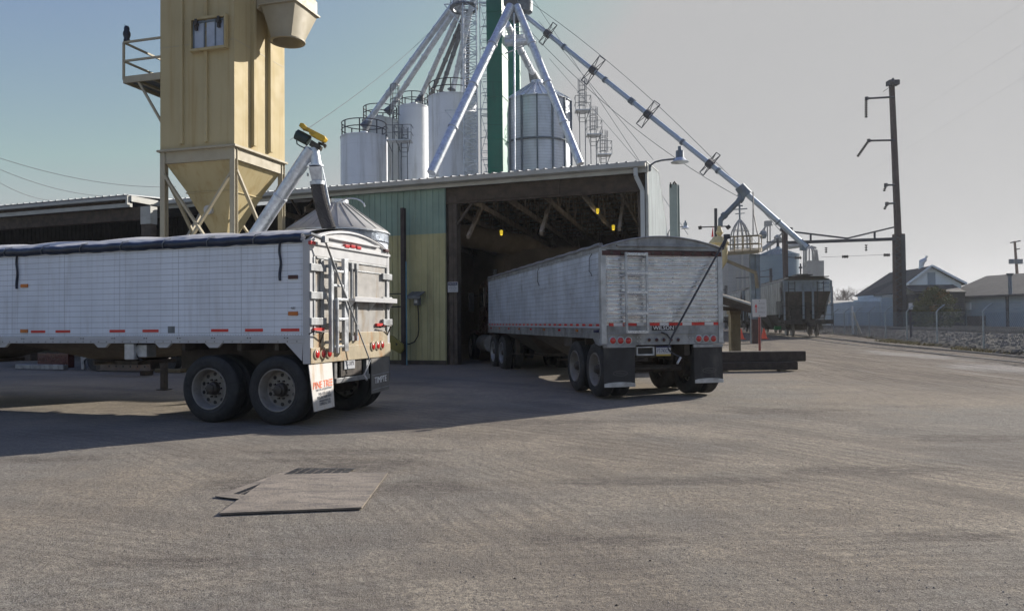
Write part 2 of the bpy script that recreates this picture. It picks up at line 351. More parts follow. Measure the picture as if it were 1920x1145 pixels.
# ------------------------------------------------------------------ ground
def axis(lo_, hi_, fine, near):
    o = [0.]; st = fine
    while o[-1] < hi_:
        o.append(o[-1] + st)
        if o[-1] > near: st *= 1.12
    n = [0.]; st = fine
    while n[-1] > lo_:
        n.append(n[-1] - st)
        if n[-1] < -near: st *= 1.12
    return sorted(n[1:] + o)
SCUFF = [(G(*q).x, G(*q).y, a_, b_) for q, a_, b_ in (((690, 868), .9, .55), ((800, 912), .8, .45), ((470, 905), .7, .5), ((640, 845), 1.6, .3), ((1000, 790), 1.5, .5), ((1480, 770), 1.6, .5), ((1250, 900), 1.8, .25), ((60, 860), 1.2, .3), ((330, 1050), .9, .15), ((1650, 880), 1.5, .35), ((1150, 1010), .8, .2), ((1820, 820), 1.4, .4), ((560, 860), .8, .25), ((1780, 1000), .7, .2))]
def gmat():
    m = bpy.data.materials.new('dusty_yard_surface'); m.use_nodes = True
    nt = m.node_tree; N = nt.nodes; L = nt.links; b = N['Principled BSDF']; b.inputs['Roughness'].default_value = .92
    b.inputs['Specular IOR Level'].default_value = .04
    ge = N.new('ShaderNodeNewGeometry')
    def noise(s, d=6, sx=1, sy=1, rot=0., r=.62, dist=0.):
        mp = N.new('ShaderNodeMapping'); mp.inputs['Scale'].default_value = (sx, sy, 1); mp.inputs['Rotation'].default_value = (0, 0, rot)
        L.new(ge.outputs['Position'], mp.inputs[0])
        n = N.new('ShaderNodeTexNoise'); n.inputs['Scale'].default_value = s; n.inputs['Detail'].default_value = d
        n.inputs['Roughness'].default_value = r; n.inputs['Distortion'].default_value = dist
        L.new(mp.outputs[0], n.inputs['Vector']); return n.outputs['Fac']
    def mth(op, a, c=None):
        n = N.new('ShaderNodeMath'); n.operation = op
        for k, v in enumerate((a, c)):
            if v is None: continue
            if isinstance(v, (int, float)): n.inputs[k].default_value = v
            else: L.new(v, n.inputs[k])
        return n.outputs[0]
    def mr(v, lo, hi, a=0., c=1.):
        n = N.new('ShaderNodeMapRange'); n.interpolation_type = 'SMOOTHSTEP'; n.inputs[1].default_value = lo; n.inputs[2].default_value = hi
        n.inputs[3].default_value = a; n.inputs[4].default_value = c; L.new(v, n.inputs[0]); return n.outputs[0]
    def mix(f, a, c):
        n = N.new('ShaderNodeMix'); n.data_type = 'RGBA'
        if isinstance(f, (int, float)): n.inputs[0].default_value = f
        else: L.new(f, n.inputs[0])
        for k, v in ((6, a), (7, c)):
            if isinstance(v, tuple): n.inputs[k].default_value = (*v, 1)
            else: L.new(v, n.inputs[k])
        return n.outputs[2]
    GREY = (.245, .236, .204); TANC = (.335, .284, .208); DUST = (.44, .38, .285)
    cur = mix(mr(noise(.16, 6), .44, .57), GREY, TANC)
    cur = mix(mth('MULTIPLY', mr(noise(.45, 5, 1, 2.2, .3), .50, .68), .55), cur, (0.143, 0.118, 0.097))
    cur = mix(mth('MULTIPLY', mr(noise(.33, 4, 1, 1.6, -.4), .55, .72), .45), cur, DUST)
    # tyre sweeps: thin stretched streaks in three headings
    for rot, sx, sy, amt in ((-.72, .12, 13., .34), (-.35, .13, 11., .30), (1.25, .2, 15., .26), (-.55, .09, 16., .5)):
        st = mr(noise(1., 7, sx, sy, rot, .78, .05), .44, .62)
        msk = mr(noise(.14 + .03 * rot, 3, 1, 1, rot), .47, .60)
        cur = mix(mth('MULTIPLY', mth('MULTIPLY', st, msk), amt), cur, (0.100, 0.084, 0.072))
    # arcing tyre marks round the shed entrance
    sep = N.new('ShaderNodeSeparateXYZ'); L.new(ge.outputs['Position'], sep.inputs[0])
    for cx, cy, r0, r1, per in ((-12., 1., 10.5, 15.2, .17), (-14., -9., 22.5, 27., .2), (-26., -16., 36., 43., .23), (-9., -9., 12.5, 17., .16), (3., -14., 17.6, 20.5, .15), (-22., -4., 27., 32., .2)):
        dx = mth('SUBTRACT', sep.outputs[0], cx); dy = mth('SUBTRACT', sep.outputs[1], cy)
        rr = mth('SQRT', mth('ADD', mth('MULTIPLY', dx, dx), mth('MULTIPLY', dy, dy)))
        rr = mth('ADD', rr, mth('MULTIPLY', noise(.3, 2), .5))
        ln = mr(mth('SINE', mth('MULTIPLY', rr, 2 * PI / per)), .25, .9)
        band = mth('MULTIPLY', mr(rr, r0, r0 + .9), mr(rr, r1 - .9, r1, 1., 0.))
        cur = mix(mth('MULTIPLY', mth('MULTIPLY', band, mr(noise(.4, 4), .40, .60)), .38), cur, DUST)
        for q_ in (.28, .62, .9):                       # single wheel paths, darker and compacted
            rc_ = lerp(r0, r1, q_); wl = mth('MULTIPLY', mr(rr, rc_ - .32, rc_ - .14), mr(rr, rc_ + .14, rc_ + .32, 1., 0.))
            cur = mix(mth('MULTIPLY', mth('MULTIPLY', wl, mr(noise(.35, 5), .42, .56)), .42), cur, (.115, .10, .085))
        cur = mix(mth('MULTIPLY', mth('MULTIPLY', mth('MULTIPLY', ln, band), mr(noise(.6, 4), .38, .56)), .42), cur, (0.100, 0.084, 0.071))
    # muddy traffic lane in front of the tracks (brown, rutted)
    t = mth('SUBTRACT', sep.outputs[0], mth('MULTIPLY', sep.outputs[1], .12))
    lane = mth('MULTIPLY', mr(mth('ADD', t, mth('MULTIPLY', noise(.5, 4), 3.)), 5.5, 10.), mr(sep.outputs[1], 12., 20.))
    cur = mix(mth('MULTIPLY', lane, .8), cur, (0.149, 0.112, 0.082))
    rut = mr(noise(1., 7, 1.3, .2, .14, .8, .6), .44, .53)
    cur = mix(mth('MULTIPLY', mth('MULTIPLY', lane, rut), .85), cur, (0.045, 0.034, 0.026))
    cur = mix(mth('MULTIPLY', mth('MULTIPLY', lane, mr(noise(1., 5, 1.2, .14, .12), .60, .70)), .6), cur, (0.356, 0.329, 0.309))
    for sx_, sy_, rx_, ry_ in SCUFF:
        ex = mth('DIVIDE', mth('SUBTRACT', sep.outputs[0], sx_), rx_); ey = mth('DIVIDE', mth('SUBTRACT', sep.outputs[1], sy_), ry_)
        dd = mth('SQRT', mth('ADD', mth('MULTIPLY', ex, ex), mth('MULTIPLY', ey, ey)))
        dd = mth('ADD', dd, mth('MULTIPLY', mth('SUBTRACT', noise(2.2, 6), .5), 1.6))
        cur = mix(mth('MULTIPLY', mth('MULTIPLY', mr(dd, .35, 1.05, 1., 0.), mr(noise(5., 6, 1, 2.4, .2, .7), .34, .54)), .92), cur, (0.075, 0.063, 0.054))
    for q_, rx_, ry_ in (((1700, 664), 1.3, 5.5), ((1880, 690), 1.6, 3.5)):
        pp = G(*q_); ex = mth('DIVIDE', mth('SUBTRACT', sep.outputs[0], pp.x), rx_); ey = mth('DIVIDE', mth('SUBTRACT', sep.outputs[1], pp.y), ry_)
        dd = mth('ADD', mth('SQRT', mth('ADD', mth('MULTIPLY', ex, ex), mth('MULTIPLY', ey, ey))), mth('MULTIPLY', mth('SUBTRACT', noise(1.4, 7, 2, .5), .5), 2.2))
        cur = mix(mth('MULTIPLY', mr(dd, .3, .9, 1., 0.), .75), cur, (0.381, 0.375, 0.367))
    # fine grit
    cur = mix(mr(noise(14, 4, r=.75), .42, .58, 0, .35), cur, (.12, .108, .095))
    g1 = noise(38, 3, r=.8); g2 = noise(150, 2, r=.8)
    cur = mix(mr(g1, .42, .56, 0, .7), cur, (.14, .127, .110)); 
    cur = mix(mr(g2, .52, .66, 0, .8), cur, (0.421, 0.383, 0.338))
    cur = mix(mr(noise(80, 2, r=.8), .57, .66, 0, .8), cur, (0.049, 0.043, 0.038))
    L.new(cur, b.inputs['Base Color'])
    h = mth('ADD', mth('MULTIPLY', g1, .6), mth('MULTIPLY', g2, .4))
    bu = N.new('ShaderNodeBump'); bu.inputs['Strength'].default_value = 1.; bu.inputs['Distance'].default_value = .016; L.new(h, bu.inputs['Height'])
    h2 = mth('ADD', noise(2.5, 6), mth('MULTIPLY', mth('MULTIPLY', lane, noise(1., 6, 4., .3, .12)), 5.))
    b2 = N.new('ShaderNodeBump'); b2.inputs['Strength'].default_value = .6; b2.inputs['Distance'].default_value = .05
    L.new(h2, b2.inputs['Height']); L.new(bu.outputs[0], b2.inputs['Normal']); L.new(b2.outputs[0], b.inputs['Normal'])
    return m
GM = gmat()
xs = axis(-320, 520, .5, 26); ys = [y for y in axis(-30, 1400, .5, 50)]
gb = B()
from mathutils import noise as mn
def gz(x, y):
    z = g(x, y)
    d = math.hypot(x, y)
    z += .005 * (mn.noise(V((x * .35, y * .35, 0))) - 1) * (1 if d < 80 else 0)
    if y > 19 and 8 < x - .12 * y and y < 52: z += .035 * mn.noise(V(((x - .12 * y) * 1.6, y * .12, 3)))
    return z - .004
gb.add([(x, y, gz(x, y)) for y in ys for x in xs],
       [(j * len(xs) + i, j * len(xs) + i + 1, (j + 1) * len(xs) + i + 1, (j + 1) * len(xs) + i) for j in range(len(ys) - 1) for i in range(len(xs) - 1)])
gb.build('ground', GM, kind='structure', smooth=1)

def pebbles(name, label, n, place, smin, smax, m):
    b = B(); r = random.Random(5)
    for _ in range(n):
        x, y, z = place(r); s = smin + (smax - smin) * r.random() ** 3; a = r.random() * 6.3
        e = [(math.cos(a + k * 2 * PI / 5) * s * (.7 + .5 * r.random()), math.sin(a + k * 2 * PI / 5) * s * (.7 + .5 * r.random())) for k in range(5)]
        b.add([(x + p, y + q, z - .002) for p, q in e] + [(x + r.uniform(-.3, .3) * s, y + r.uniform(-.3, .3) * s, z + s * .5)],
              [(k, (k + 1) % 5, 5) for k in range(5)])
    return b.build(name, m, kind='stuff', label=label)
GRIT = mat('loose_grit', (.17, .16, .15), .9, c2=(.36, .33, .30), vs=9.)
GRITD = mat('dark_clods', (.05, .04, .035), .95, vamt=.4, vs=9.)
def plc(r):
    y = 3.2 + 15 * r.random() ** 1.6; x = r.uniform(-.75, .75) * y; return x, y, gz(x, y) + .004
pebbles('loose_grit', 'small pale stones scattered over the yard surface', 4200, plc, .003, .008, GRIT)
def plc2(r):
    y = 3.4 + 26 * r.random() ** 1.5; x = r.uniform(-.4, .72) * y; return x, y, gz(x, y) + .004
pebbles('dark_clods', 'small dark clods scattered over the yard surface', 60, plc2, .004, .012, GRITD)

# plate with a grid of slots in the ground, plywood over it ------------
PT = Fr(G(411, 965), 0)
def gq(pts, z): return [V((p.x, p.y, p.z + z)) for p in (G(*q) for q in pts)]
a, b_, c, d = gq(((411, 965), (678, 954), (727, 887), (512, 891.5)), .0)
bd = B(); up = V((0, 0, .022))
lift = [V((0, 0, .004)), V((0, 0, .004)), V((0, 0, .001)), V((0, 0, .001))]
P4 = [p + l for p, l in zip((a, b_, c, d), lift)]
def bil(P, u, v): return P[0] * (1 - u) * (1 - v) + P[1] * u * (1 - v) + P[2] * u * v + P[3] * (1 - u) * v
nx, ny = 24, 16
top = [bil(P4, i / nx, j / ny) + V((0, 0, .0135 + .0012 * mn.noise(V((i * .5, j * .5, 1))))) for j in range(ny + 1) for i in range(nx + 1)]
bd.add(top, [(j * (nx + 1) + i, j * (nx + 1) + i + 1, (j + 1) * (nx + 1) + i + 1, (j + 1) * (nx + 1) + i) for j in range(ny) for i in range(nx)])
bd.prism([p + V((0, 0, -.002)) for p in P4], (0, 0, .0115))
o = bd.build('plywood_sheet', PLY, cat='plywood sheet', label='worn tan plywood sheet lying on the yard over a slotted plate')
q = gq(((400, 931), (470, 956), (668, 921), (664, 882), (559, 877.5)), 0)
pl = B()
Q4 = [V((G(403, 931)).to_tuple()), G(560, 950), G(676, 887), G(556, 877)]
Q4 = [p + V((0, 0, .003)) for p in Q4]
pl.prism(Q4, (0, 0, .006))
root = thing('slotted_plate', 'flat plate with rows of dark slots showing past two edges of the plywood', 'steel plate', tuple(sum(Q4, V()) / 4))
pl.build('plate', PLY, root, world=True)
sl = B()
def slots(c0, ux, uy, n1, n2, l1, l2):
    for i in range(n1):
        for j in range(n2):
            p = c0 + ux * i + uy * j; sl.prism([p, p + ux * l1, p + ux * l1 + uy * l2, p + uy * l2], (0, 0, .003))
A = G(533, 890); Bp = G(650, 890); Cc = G(560, 877.5)
z7 = V((0, 0, .0085))
slots(A + z7, (Bp - A) / 7, (Cc - A) / 3.1, 7, 3, .86, .84)
A = G(438, 927); Bp = G(460, 928); Cc = G(492, 906)
slots(A + z7, (Bp - A) / 1.6, (Cc - A) / 9, 2, 9, .8, .74)
sl.build('slot', BLK, root, world=True)

# ------------------------------------------------------------------ trailers
def wheel(parent, x, yo, side, rimm, full=True, zc=.54):
    mt = M.Rotation(-PI / 2 * side, 3, 'X'); c = (x, yo, zc)
    h = B(); h.lathe([(.115, -.15), (.11, -.12), (.10, -.06), (.08, -.045), (.072, -.012), (.05, -.003), (.0, 0)], c, 20, mt)
    for k in range(10):
        a = 2 * PI * k / 10; p = mt @ V((.14 * math.cos(a), .14 * math.sin(a), -.135)); q = mt @ V((.14 * math.cos(a), .14 * math.sin(a), -.095))
        h.cyl(p + V(c), q + V(c), .016, seg=6)
    hub = h.build('wheel', GREASE, parent, smooth=30)
    t = B()
    pr = [(.328, -.03), (.345, -.002), (.37, .008), (.395, .010), (.40, .006), (.44, .009), (.485, .002), (.515, -.018), (.522, -.022), (.536, -.040), (.54, -.055)]
    for k in range(4):
        z = -.082 - .036 * k; pr += [(.54, z), (.526, z - .002), (.526, z - .009), (.54, z - .011)]
    pr += [(.54, -.225), (.52, -.255), (.45, -.28), (.36, -.275), (.33, -.25)]
    t.lathe(pr, c, 56, mt); t.build('tyre', RUBBER, hub, smooth=40)
    r = B(); r.lathe([(.330, -.03), (.336, -.002), (.330, .006), (.316, .002), (.308, -.02), (.298, -.05), (.288, -.11), (.28, -.15), (.262, -.162), (.22, -.152), (.16, -.14), (.10, -.135), (.0, -.133)], c, 48, mt)
    r.k = 1
    for k in range(10):
        a = 2 * PI * (k + .5) / 10; p = mt @ V((.228 * math.cos(a), .228 * math.sin(a), -.17)); q = mt @ V((.228 * math.cos(a), .228 * math.sin(a), -.146))
        r.cyl(p + V(c), q + V(c), .030, seg=14)
    r.build('rim', [rimm, BLK], hub, smooth=30)
    return hub
def axles(root, xs_, rimm, W2=1.26):
    for x in xs_:
        for s in (1, -1):
            wheel(root, x, s * W2, s, rimm); wheel(root, x, s * (W2 - .33), s, rimm)
        ax = B(); ax.cyl((x, -1.1, .54), (x, 1.1, .54), .065, seg=12); ax.cyl((x, -.9, .54), (x, -.62, .54), .2, seg=16); ax.cyl((x, .62, .54), (x, .9, .54), .2, seg=16)
        ax.build('axle', GREASE, root, smooth=30)
def lamp(b, y, z, r, x=-.0):                        # round rear lamp with pale bezel; faces -x
    mt = M.Rotation(-PI / 2, 3, 'Y')
    b.k = 0; b.lathe([(r * 1.32, 0), (r * 1.3, .018), (r * 1.05, .022), (r * 1.02, .012)], (x, y, z), 20, mt)
    b.k = 1; b.lathe([(r * 1.03, .012), (r * .9, .024), (r * .5, .032), (0, .034)], (x, y, z), 20, mt); b.k = 0

def rearm(F, y, z, x=0.): return M.Translation(V((x, y, z))) @ M(((0, 0, -1, 0), (-1, 0, 0, 0), (0, 1, 0, 0), (0, 0, 0, 1)))   # text plane facing -x

# ---- trailer with the open-air stained doors (left)
T1 = Fr((-2.706, 12.63, 0), math.atan2(.312, -.95))
t1 = thing('grain_trailer', 'white grain hopper trailer with rust-stained rear doors and a navy tarp roll', 'trailer', T1.loc, T1.rz)
def r1(px, py, x=0.): p = T1.on(px, py, x=x); return p.y, p.z
L1 = 12.2; HW = 1.295
b = B()
for s in (1, -1): b.box((.06, s * HW, 1.39), (L1, s * (HW - .04), 2.83))
b.build('side_panel', TPANEL, t1)
b = B(); b.box((L1, -HW, 1.35), (L1 - .04, HW, 2.83)); b.box((.06, -HW + .05, 1.37), (L1 - .05, HW - .05, 1.40)); b.build('front_panel', WHITE, t1)
b = B()
for s in (1, -1):
    b.box((.06, s * (HW + .006), 1.275), (L1, s * (HW - .06), 1.388)); b.box((.06, s * (HW + .014), 1.33), (L1, s * (HW - .02), 1.338))
    b.box((.06, s * (HW + .012), 2.80), (L1, s * (HW - .05), 2.86))
    for x in (1.6, 2.6, 3.9, 6.2, 8.0):              # small triangular gussets under the rail
        b.prism([(x, s * (HW - .01), 1.275), (x + .34, s * (HW - .01), 1.275), (x + .25, s * (HW - .01), 1.20), (x + .09, s * (HW - .01), 1.20)], (0, -s * .05, 0))
    b.prism([(.10, s * HW, 1.28), (.42, s * HW, 1.28), (.12, s * HW, 1.0)], (0, -s * .03, 0))
b.build('bottom_rail', WHITE, t1, bevel=.004)
# rivet heads along the rails
b = B()
for x in [.12 + .05 * k for k in range(150)]: b.box((x, HW + .002, 1.398), (x + .009, HW + .006, 1.407))
for k in range(42):
    x = .2 + .17 * k; b.cyl((x, HW + .004, 1.30), (x, HW + .014, 1.30), .008, seg=6)
    if k % 4 == 1:
        for dx in (0, .05): b.cyl((x + dx, HW + .004, 1.355), (x + dx, HW + .014, 1.355), .010, seg=6)
b.build('rivets', GREASE, t1)
b = B()
for x0 in (.16, .82, 1.47, 2.85, 3.55, 4.75, 5.32, 6.6, 7.2, 8.4, 9.0): b.box((x0, HW, 1.455), (x0 + .33, HW + .004, 1.50))
b.build('reflector_tape', REDT, t1)
for x0, z0, m in ((.18, 2.26, REDD), (.18, 1.70, AMB), (5.72, 2.26, AMB), (5.72, 1.46, AMB)):
    bb = B(); bb.box((x0, HW, z0), (x0 + .17, HW + .02, z0 + .06)); bb.build('side_lamp', m, t1, bevel=.006)
b = B(); b.box((2.52, HW, 1.44), (2.66, HW + .003, 1.55)); b.build('data_plate', GALVD, t1)
b = B(); b.text('ABS', M.Translation(V((.27, HW + .002, 1.81))) @ M.Rotation(PI / 2, 4, 'X') @ M.Rotation(PI, 4, 'Y'), .05); b.build('lettering', INK, t1)
for x0 in (.42, 5.9):                               # hanging tarp strap
    b = B(); b.grid(lambda u, v: (x0 + .07 + .035 * (u - .5) + .012 * math.sin(v * 9), HW + .02 + .012 * math.sin(v * 6), lerp(2.82, 2.24, v)), 1, 12)
    b.grid(lambda u, v: (x0 + .07 + .035 * (.5 - u) + .012 * math.sin(v * 9), HW + .015 + .012 * math.sin(v * 6), lerp(2.82, 2.24, v)), 1, 12)
    b.tube([(x0 + .07 + .012 * math.sin(v * .9), HW + .022, lerp(2.82, 2.24, v / 10)) for v in range(11)], .018, 6); b.build('strap', TARPB, t1, smooth=60)
# tarp over the bows and its roll
b = B()
def tz(x, s): return 2.95 + .18 * math.sin(PI * min(1, max(0, s))) ** .6 + .055 * min(1, max(0, x - .2) / 1.2) * math.sin(PI * ((x / 1.6) % 1.)) ** 2 * math.sin(PI * s) + .012 * mn.noise(V((x * 2, s * 5, 0)))
b.grid(lambda u, v: (u * L1 + .03, lerp(HW - .02, -HW + .02, v), tz(u * L1, v)), 120, 20)
b.build('tarp', TARPW, t1, smooth=60)
b = B(); n = 100
b.tube([(.1 + (L1 - .1) * k / n, HW - .015 + .006 * math.sin(k * 1.7), 2.885 + .006 * math.sin(k * .9)) for k in range(n + 1)], .078, 12, rs=[.076 + .006 * math.sin(k * 2.3) for k in range(n + 1)])
b.build('tarp_roll', TARPB, t1, smooth=60)
b = B()
for k in range(13):
    x = .95 + k * .88; b.tube([(x - .06, HW - .05, 2.99), (x - .03, HW + .045, 2.965), (x, HW + .073, 2.90), (x + .02, HW + .04, 2.83)], .009, 6)
b.build('tarp_tie', GALVD, t1)
# rear frame
b = B()
for s in (1, -1): b.box((-.03, s * (HW + .003), .955), (.10, s * (HW - .085), 2.86))
b.build('corner_post', WHITE, t1, bevel=.006)
b = B(); b.box((-.025, -HW, 2.62), (.06, HW, 2.80))
b.box((-.06, -HW + .02, 2.79), (.04, HW - .02, 2.835))
arch = [(-.02, lerp(-HW, HW, k / 16), 2.84 + .27 * math.sin(PI * k / 16) ** .65) for k in range(17)]
b.prism([(-.02, -HW, 2.80)] + arch + [(-.02, HW, 2.80)], (.08, 0, 0))
b.tube([(-.045, p[1], p[2] - .03) for p in arch], .016, 6); b.box((-.075, -.85, 2.92), (-.01, .95, 2.95))
b.build('rear_header', WHITE, t1, bevel=.004)
b = B(); b.box((-.02, -HW + .08, 1.42), (.05, HW - .08, 2.62)); b.build('rear_door', TREAR, t1)
b = B(); b.box((-.032, -HW + .085, 1.20), (.05, HW - .085, 1.42)); b.box((-.045, -HW, .96), (.05, HW, 1.20)); b.build('rear_sill', TCREAM, t1, bevel=.004)
b = B()
for s in (1, -1): b.box((-.045, s * (HW - .085), 1.40), (-.02, s * (HW - .13), 2.6))
b.box((-.04, -HW + .1, 2.58), (-.02, HW - .1, 2.61)); b.box((-.035, -.98, 2.45), (-.02, .55, 2.47)); b.box((-.05, .93, 1.43), (-.02, 1.02, 2.57))
for z in (1.55, 1.95, 2.38):
    b.box((-.075, .90, z), (-.03, HW + .03, z + .11)); b.box((-.075, -.98, z - .02), (-.03, -HW - .03, z + .09))
b.build('door_hinges', ALUD, t1, bevel=.004)
ld_ = B()                                             # ladder: two broad rails, rungs, lower offset section
yl, _ = r1(621, 560, -.13); yr, _ = r1(647, 560, -.13)
ld_.box((-.16, yl - .035, 1.12), (-.10, yl + .035, 2.60)); ld_.box((-.16, yr - .06, 1.12), (-.10, yr + .06, 2.62))
for z in (1.20, 1.62, 1.93, 2.17, 2.40): ld_.box((-.15, yl, z - .015), (-.10, yr, z + .02))
ld_.box((-.21, yl - .10, 1.10), (-.165, yl - .06, 1.97)); ld_.box((-.21, yl - .10, 1.93), (-.165, yr + .03, 1.97)); ld_.box((-.21, yl - .10, 1.62), (-.165, yr + .03, 1.655))
for z in (1.25, 2.45): ld_.box((-.12, yl + .03, z), (-.02, yl, z + .05)); ld_.box((-.12, yr + .03, z), (-.02, yr, z + .05))
ld_.build('ladder', ALU, t1, bevel=.004)
b = B()
for px in (659, 668):
    y, _ = r1(px, 540, -.06); b.cyl((-.06, y, 1.32), (-.06, y, 2.56), .024, seg=10); b.box((-.09, y - .035, 2.48), (-.03, y + .035, 2.58)); b.box((-.09, y - .03, 1.28), (-.03, y + .03, 1.36))
b.build('door_lock_rods', ALUD, t1, smooth=30)
b = B(); ya, _ = r1(657, 552, -.1); b.box((-.18, -HW + .0, 1.94), (-.02, ya, 1.985))
b.box((-.19, -HW + .0, 1.93), (-.18, ya, 2.01))
for y in (-HW + .06, -.55, ya - .05): b.prism([(-.02, y, 1.94), (-.17, y, 1.94), (-.02, y, 1.78)], (0, .012, 0))
b.build('step_shelf', WHITE, t1, bevel=.003)
b = B()
for k in range(10):
    for r_ in range(2): b.box((-.024, -.62 - .045 * k, 1.86 + .03 * r_), (-.018, -.645 - .045 * k, 1.875 + .03 * r_))
b.build('vent_louvres', GREASE, t1)
for s, zz in ((1, 0), (-1, 0)):
    for k in range(3):
        y, z = r1(*(((594, 663.7), (605.6, 662.8), (616.6, 662)) if s > 0 else ((699, 649), (708, 647.7), (716, 646.4)))[k], -.05)
        bb = B(); lamp(bb, y, z, .062, -.045); bb.build('tail_lamp', [TCREAM, REDL], t1, smooth=40)
for px, py, hh in ((585, 455.5, .09), (649.6, 462, .06), (660.6, 462.5, .06), (671.6, 465, .06), (724, 470, .06)):
    y, z = r1(px, py, -.05); bb = B(); bb.box((-.075, y - .07, z - .025), (-.025, y + .07, z + .03)); bb.build('marker_lamp', REDD if px > 700 else REDL, t1, bevel=.008)
b = B()
for px0, px1, py in ((589, 608, 617), (707, 722, 608)):
    y0, z = r1(px0, py, -.06); y1, _ = r1(px1, py, -.06); b.box((-.065, y0, z - .03), (-.02, y1, z + .02))
y0, z = r1(657, 634, -.04); y1, _ = r1(672, 634, -.04); b.box((-.04, y0, z - .04), (-.03, y1, z + .04))
b.build('reflector_bar', REDT, t1)
b = B()
for px, py in ((593, 620), (722, 609)):
    y, z = r1(px, py, -.1); b.tube([(-.06, y + .14, z - .05), (-.13, y + .1, z), (-.13, y - .17, z - .02), (-.02, y - .22, z - .2)], .012, 6)
b.build('door_handle', GREASE, t1)
for k in range(3):                                    # stains with their own outline on the door sheet
    pass
# crank
b = B(); pts = [(608.7, 449, -.16), (670, 613, -.2), (693.6, 676, -.26), (682.6, 703, -.33)]
P = [(x, *r1(px, py, x)) for px, py, x in pts]
b.tube([P[0], P[1]], .017, 8); b.tube([P[1], P[2], P[3]], .012, 8); y, z = r1(688, 712, -.42); b.cyl(P[3], (-.42, y, z), .02, seg=8)
b.box((-.22, P[1][1] - .03, P[1][2] - .04), (-.17, P[1][1] + .03, P[1][2] + .04))
b.tube([(.05, HW, 2.93), (-.05, HW + .0, 2.94), P[0]], .028, 8); b.box((-.2, P[0][1] - .05, P[0][2] - .05), (-.12, P[0][1] + .05, P[0][2] + .04))
b.build('tarp_crank', ALUD, t1, smooth=40)
# plate, bumper, under-structure
y, z = r1(655, 681, -.02); b = B(); b.box((-.03, y - .17, z - .09), (-.015, y + .17, z + .09)); pl1 = b.build('licence_plate', PLATE, t1, bevel=.004)
b = B(); b.text('TC-31PX', rearm(T1, y, z, -.033), .1, width=.28); b.build('lettering', INKG, pl1)
b = B(); b.box((-.01, y - .42, z - .2), (.02, y + .25, z + .14)); b.build('plate_bracket', GREASE, t1)
b = B()
for yy in (.52, -.52): b.box((0, yy - .04, .66), (.08, yy + .04, 1.0))
b.box((-.03, -.55, .60), (.06, .55, .68)); b.build('rear_bumper', ALUD, t1, bevel=.005)
b = B()
for s in (1, -1): b.box((.1, s * .62, .82), (3.0, s * .50, 1.30)); b.box((.2, s * .75, .66), (2.6, s * .66, .78))
for x in (.6, 1.3, 2.4): b.box((x, -1.2, 1.15), (x + .08, 1.2, 1.28))
b.cyl((.9, -.55, .95), (.9, .55, .95), .14, seg=14); b.build('suspension', UNDER, t1, bevel=.01)
def hopper(root, x0, x1, m, zt=1.30, zb=.62):
    b = B(); xm = (x0 + x1) / 2
    b.hexa([(xm - .38, -.42, zb), (xm + .38, -.42, zb), (xm + .38, .42, zb), (xm - .38, .42, zb), (x0, -1.22, zt), (x1, -1.22, zt), (x1, 1.22, zt), (x0, 1.22, zt)])
    h = b.build('hopper', m, root, bevel=.01)
    b = B(); b.box((xm - .55, -.47, zb - .07), (xm + .5, .47, zb)); b.cyl((xm, -.9, zb - .03), (xm, .9, zb - .03), .025, seg=8); b.build('hopper_gate', GREASE, h)
hopper(t1, 3.0, 6.3, UNDER, zb=.93); hopper(t1, 6.9, 10.2, UNDER, zb=.93)
b = B(); p = T1.on(247, 658, y=1.18); b.box((p.x - .13, 1.16, p.z - .14), (p.x + .07, 1.27, p.z + .13)); b.box((p.x - .33, .98, p.z - .1), (p.x - .12, 1.2, p.z + .11)); b.build('control_box', ALU, t1, bevel=.012)
b = B(); b.tube([(p.x - .25 + .14 * math.sin(a * .5), 1.2, p.z + .02 - .17 * math.cos(a * .5)) for a in range(7)], .012, 6); b.build('cable', BLK, t1)
axles(t1, (.60, 1.88), RIMW)
# mud flaps
def flapq(name, quad, m, x0, root, rr):
    pts = [V((x, *rr(px, py, x))) for (px, py), x in quad]
    b = B(); b.prism(pts, (.012, 0, 0)); return b.build(name, m, root, bevel=.003), pts
fl, fp = flapq('mud_flap', [((579, 684), -.02), ((622.5, 675), -.02), ((627.5, 762), -.12), ((589.5, 772), -.12)], mat('rust_edged_white_flap', (.60, .585, .56), .6, vamt=.05, dirt=(.42, .26, .10), dscale=(6, 5, .4), damt=.7), -.02, t1, r1)
def onflap(p4, u, v):                                  # matrix on the flap, u right as seen, v down
    o = p4[0].lerp(p4[1], u).lerp(p4[3].lerp(p4[2], u), v); rt = (p4[1] - p4[0]).lerp(p4[2] - p4[3], v).normalized(); dn = (p4[3] - p4[0]).normalized()
    n = rt.cross(-dn); m = M((rt, -dn, n)).transposed().to_4x4(); return M.Translation(o + n * .004) @ m
b = B(); b.text('PINE TREE', onflap(fp, .50, .47), .155, .001, .25, width=.56); b.build('lettering', ORNG, fl)
b = B()
for s_, v_, wd in (('TRUCK & EQUIPMENT', .57, .46), ('740-439-6666', .66, .33), ('EMERGENCY ROAD SERVICE', .735, .40), ('www.pinetreetruck.com', .80, .31), ('CAMBRIDGE, OHIO', .87, .33)):
    b.text(s_, onflap(fp, .54, v_), .064 if v_ > .6 else .045, .001, .2 if v_ < .6 else 0, width=wd)
b.build('lettering', INKG, fl)
fl, fp = flapq('mud_flap', [((696, 661), -.02), ((729.5, 656.5), -.02), ((730, 729), -.05), ((697, 738.5), -.05)], FLAPG, -.02, t1, r1)
b = B(); b.text('TIMPTE', onflap(fp, .5, .70), .16, .002, width=.44); b.build('lettering', LETW, fl)
b = B()
for v_ in (.55, .90): b.add([onflap(fp, u, v_ + dv) @ V((0, 0, 0)) for u, dv in ((.04, 0), (.96, 0), (.96, .01), (.04, .01))], [(0, 1, 2, 3)])
b.build('embossed_border', LETG, fl)

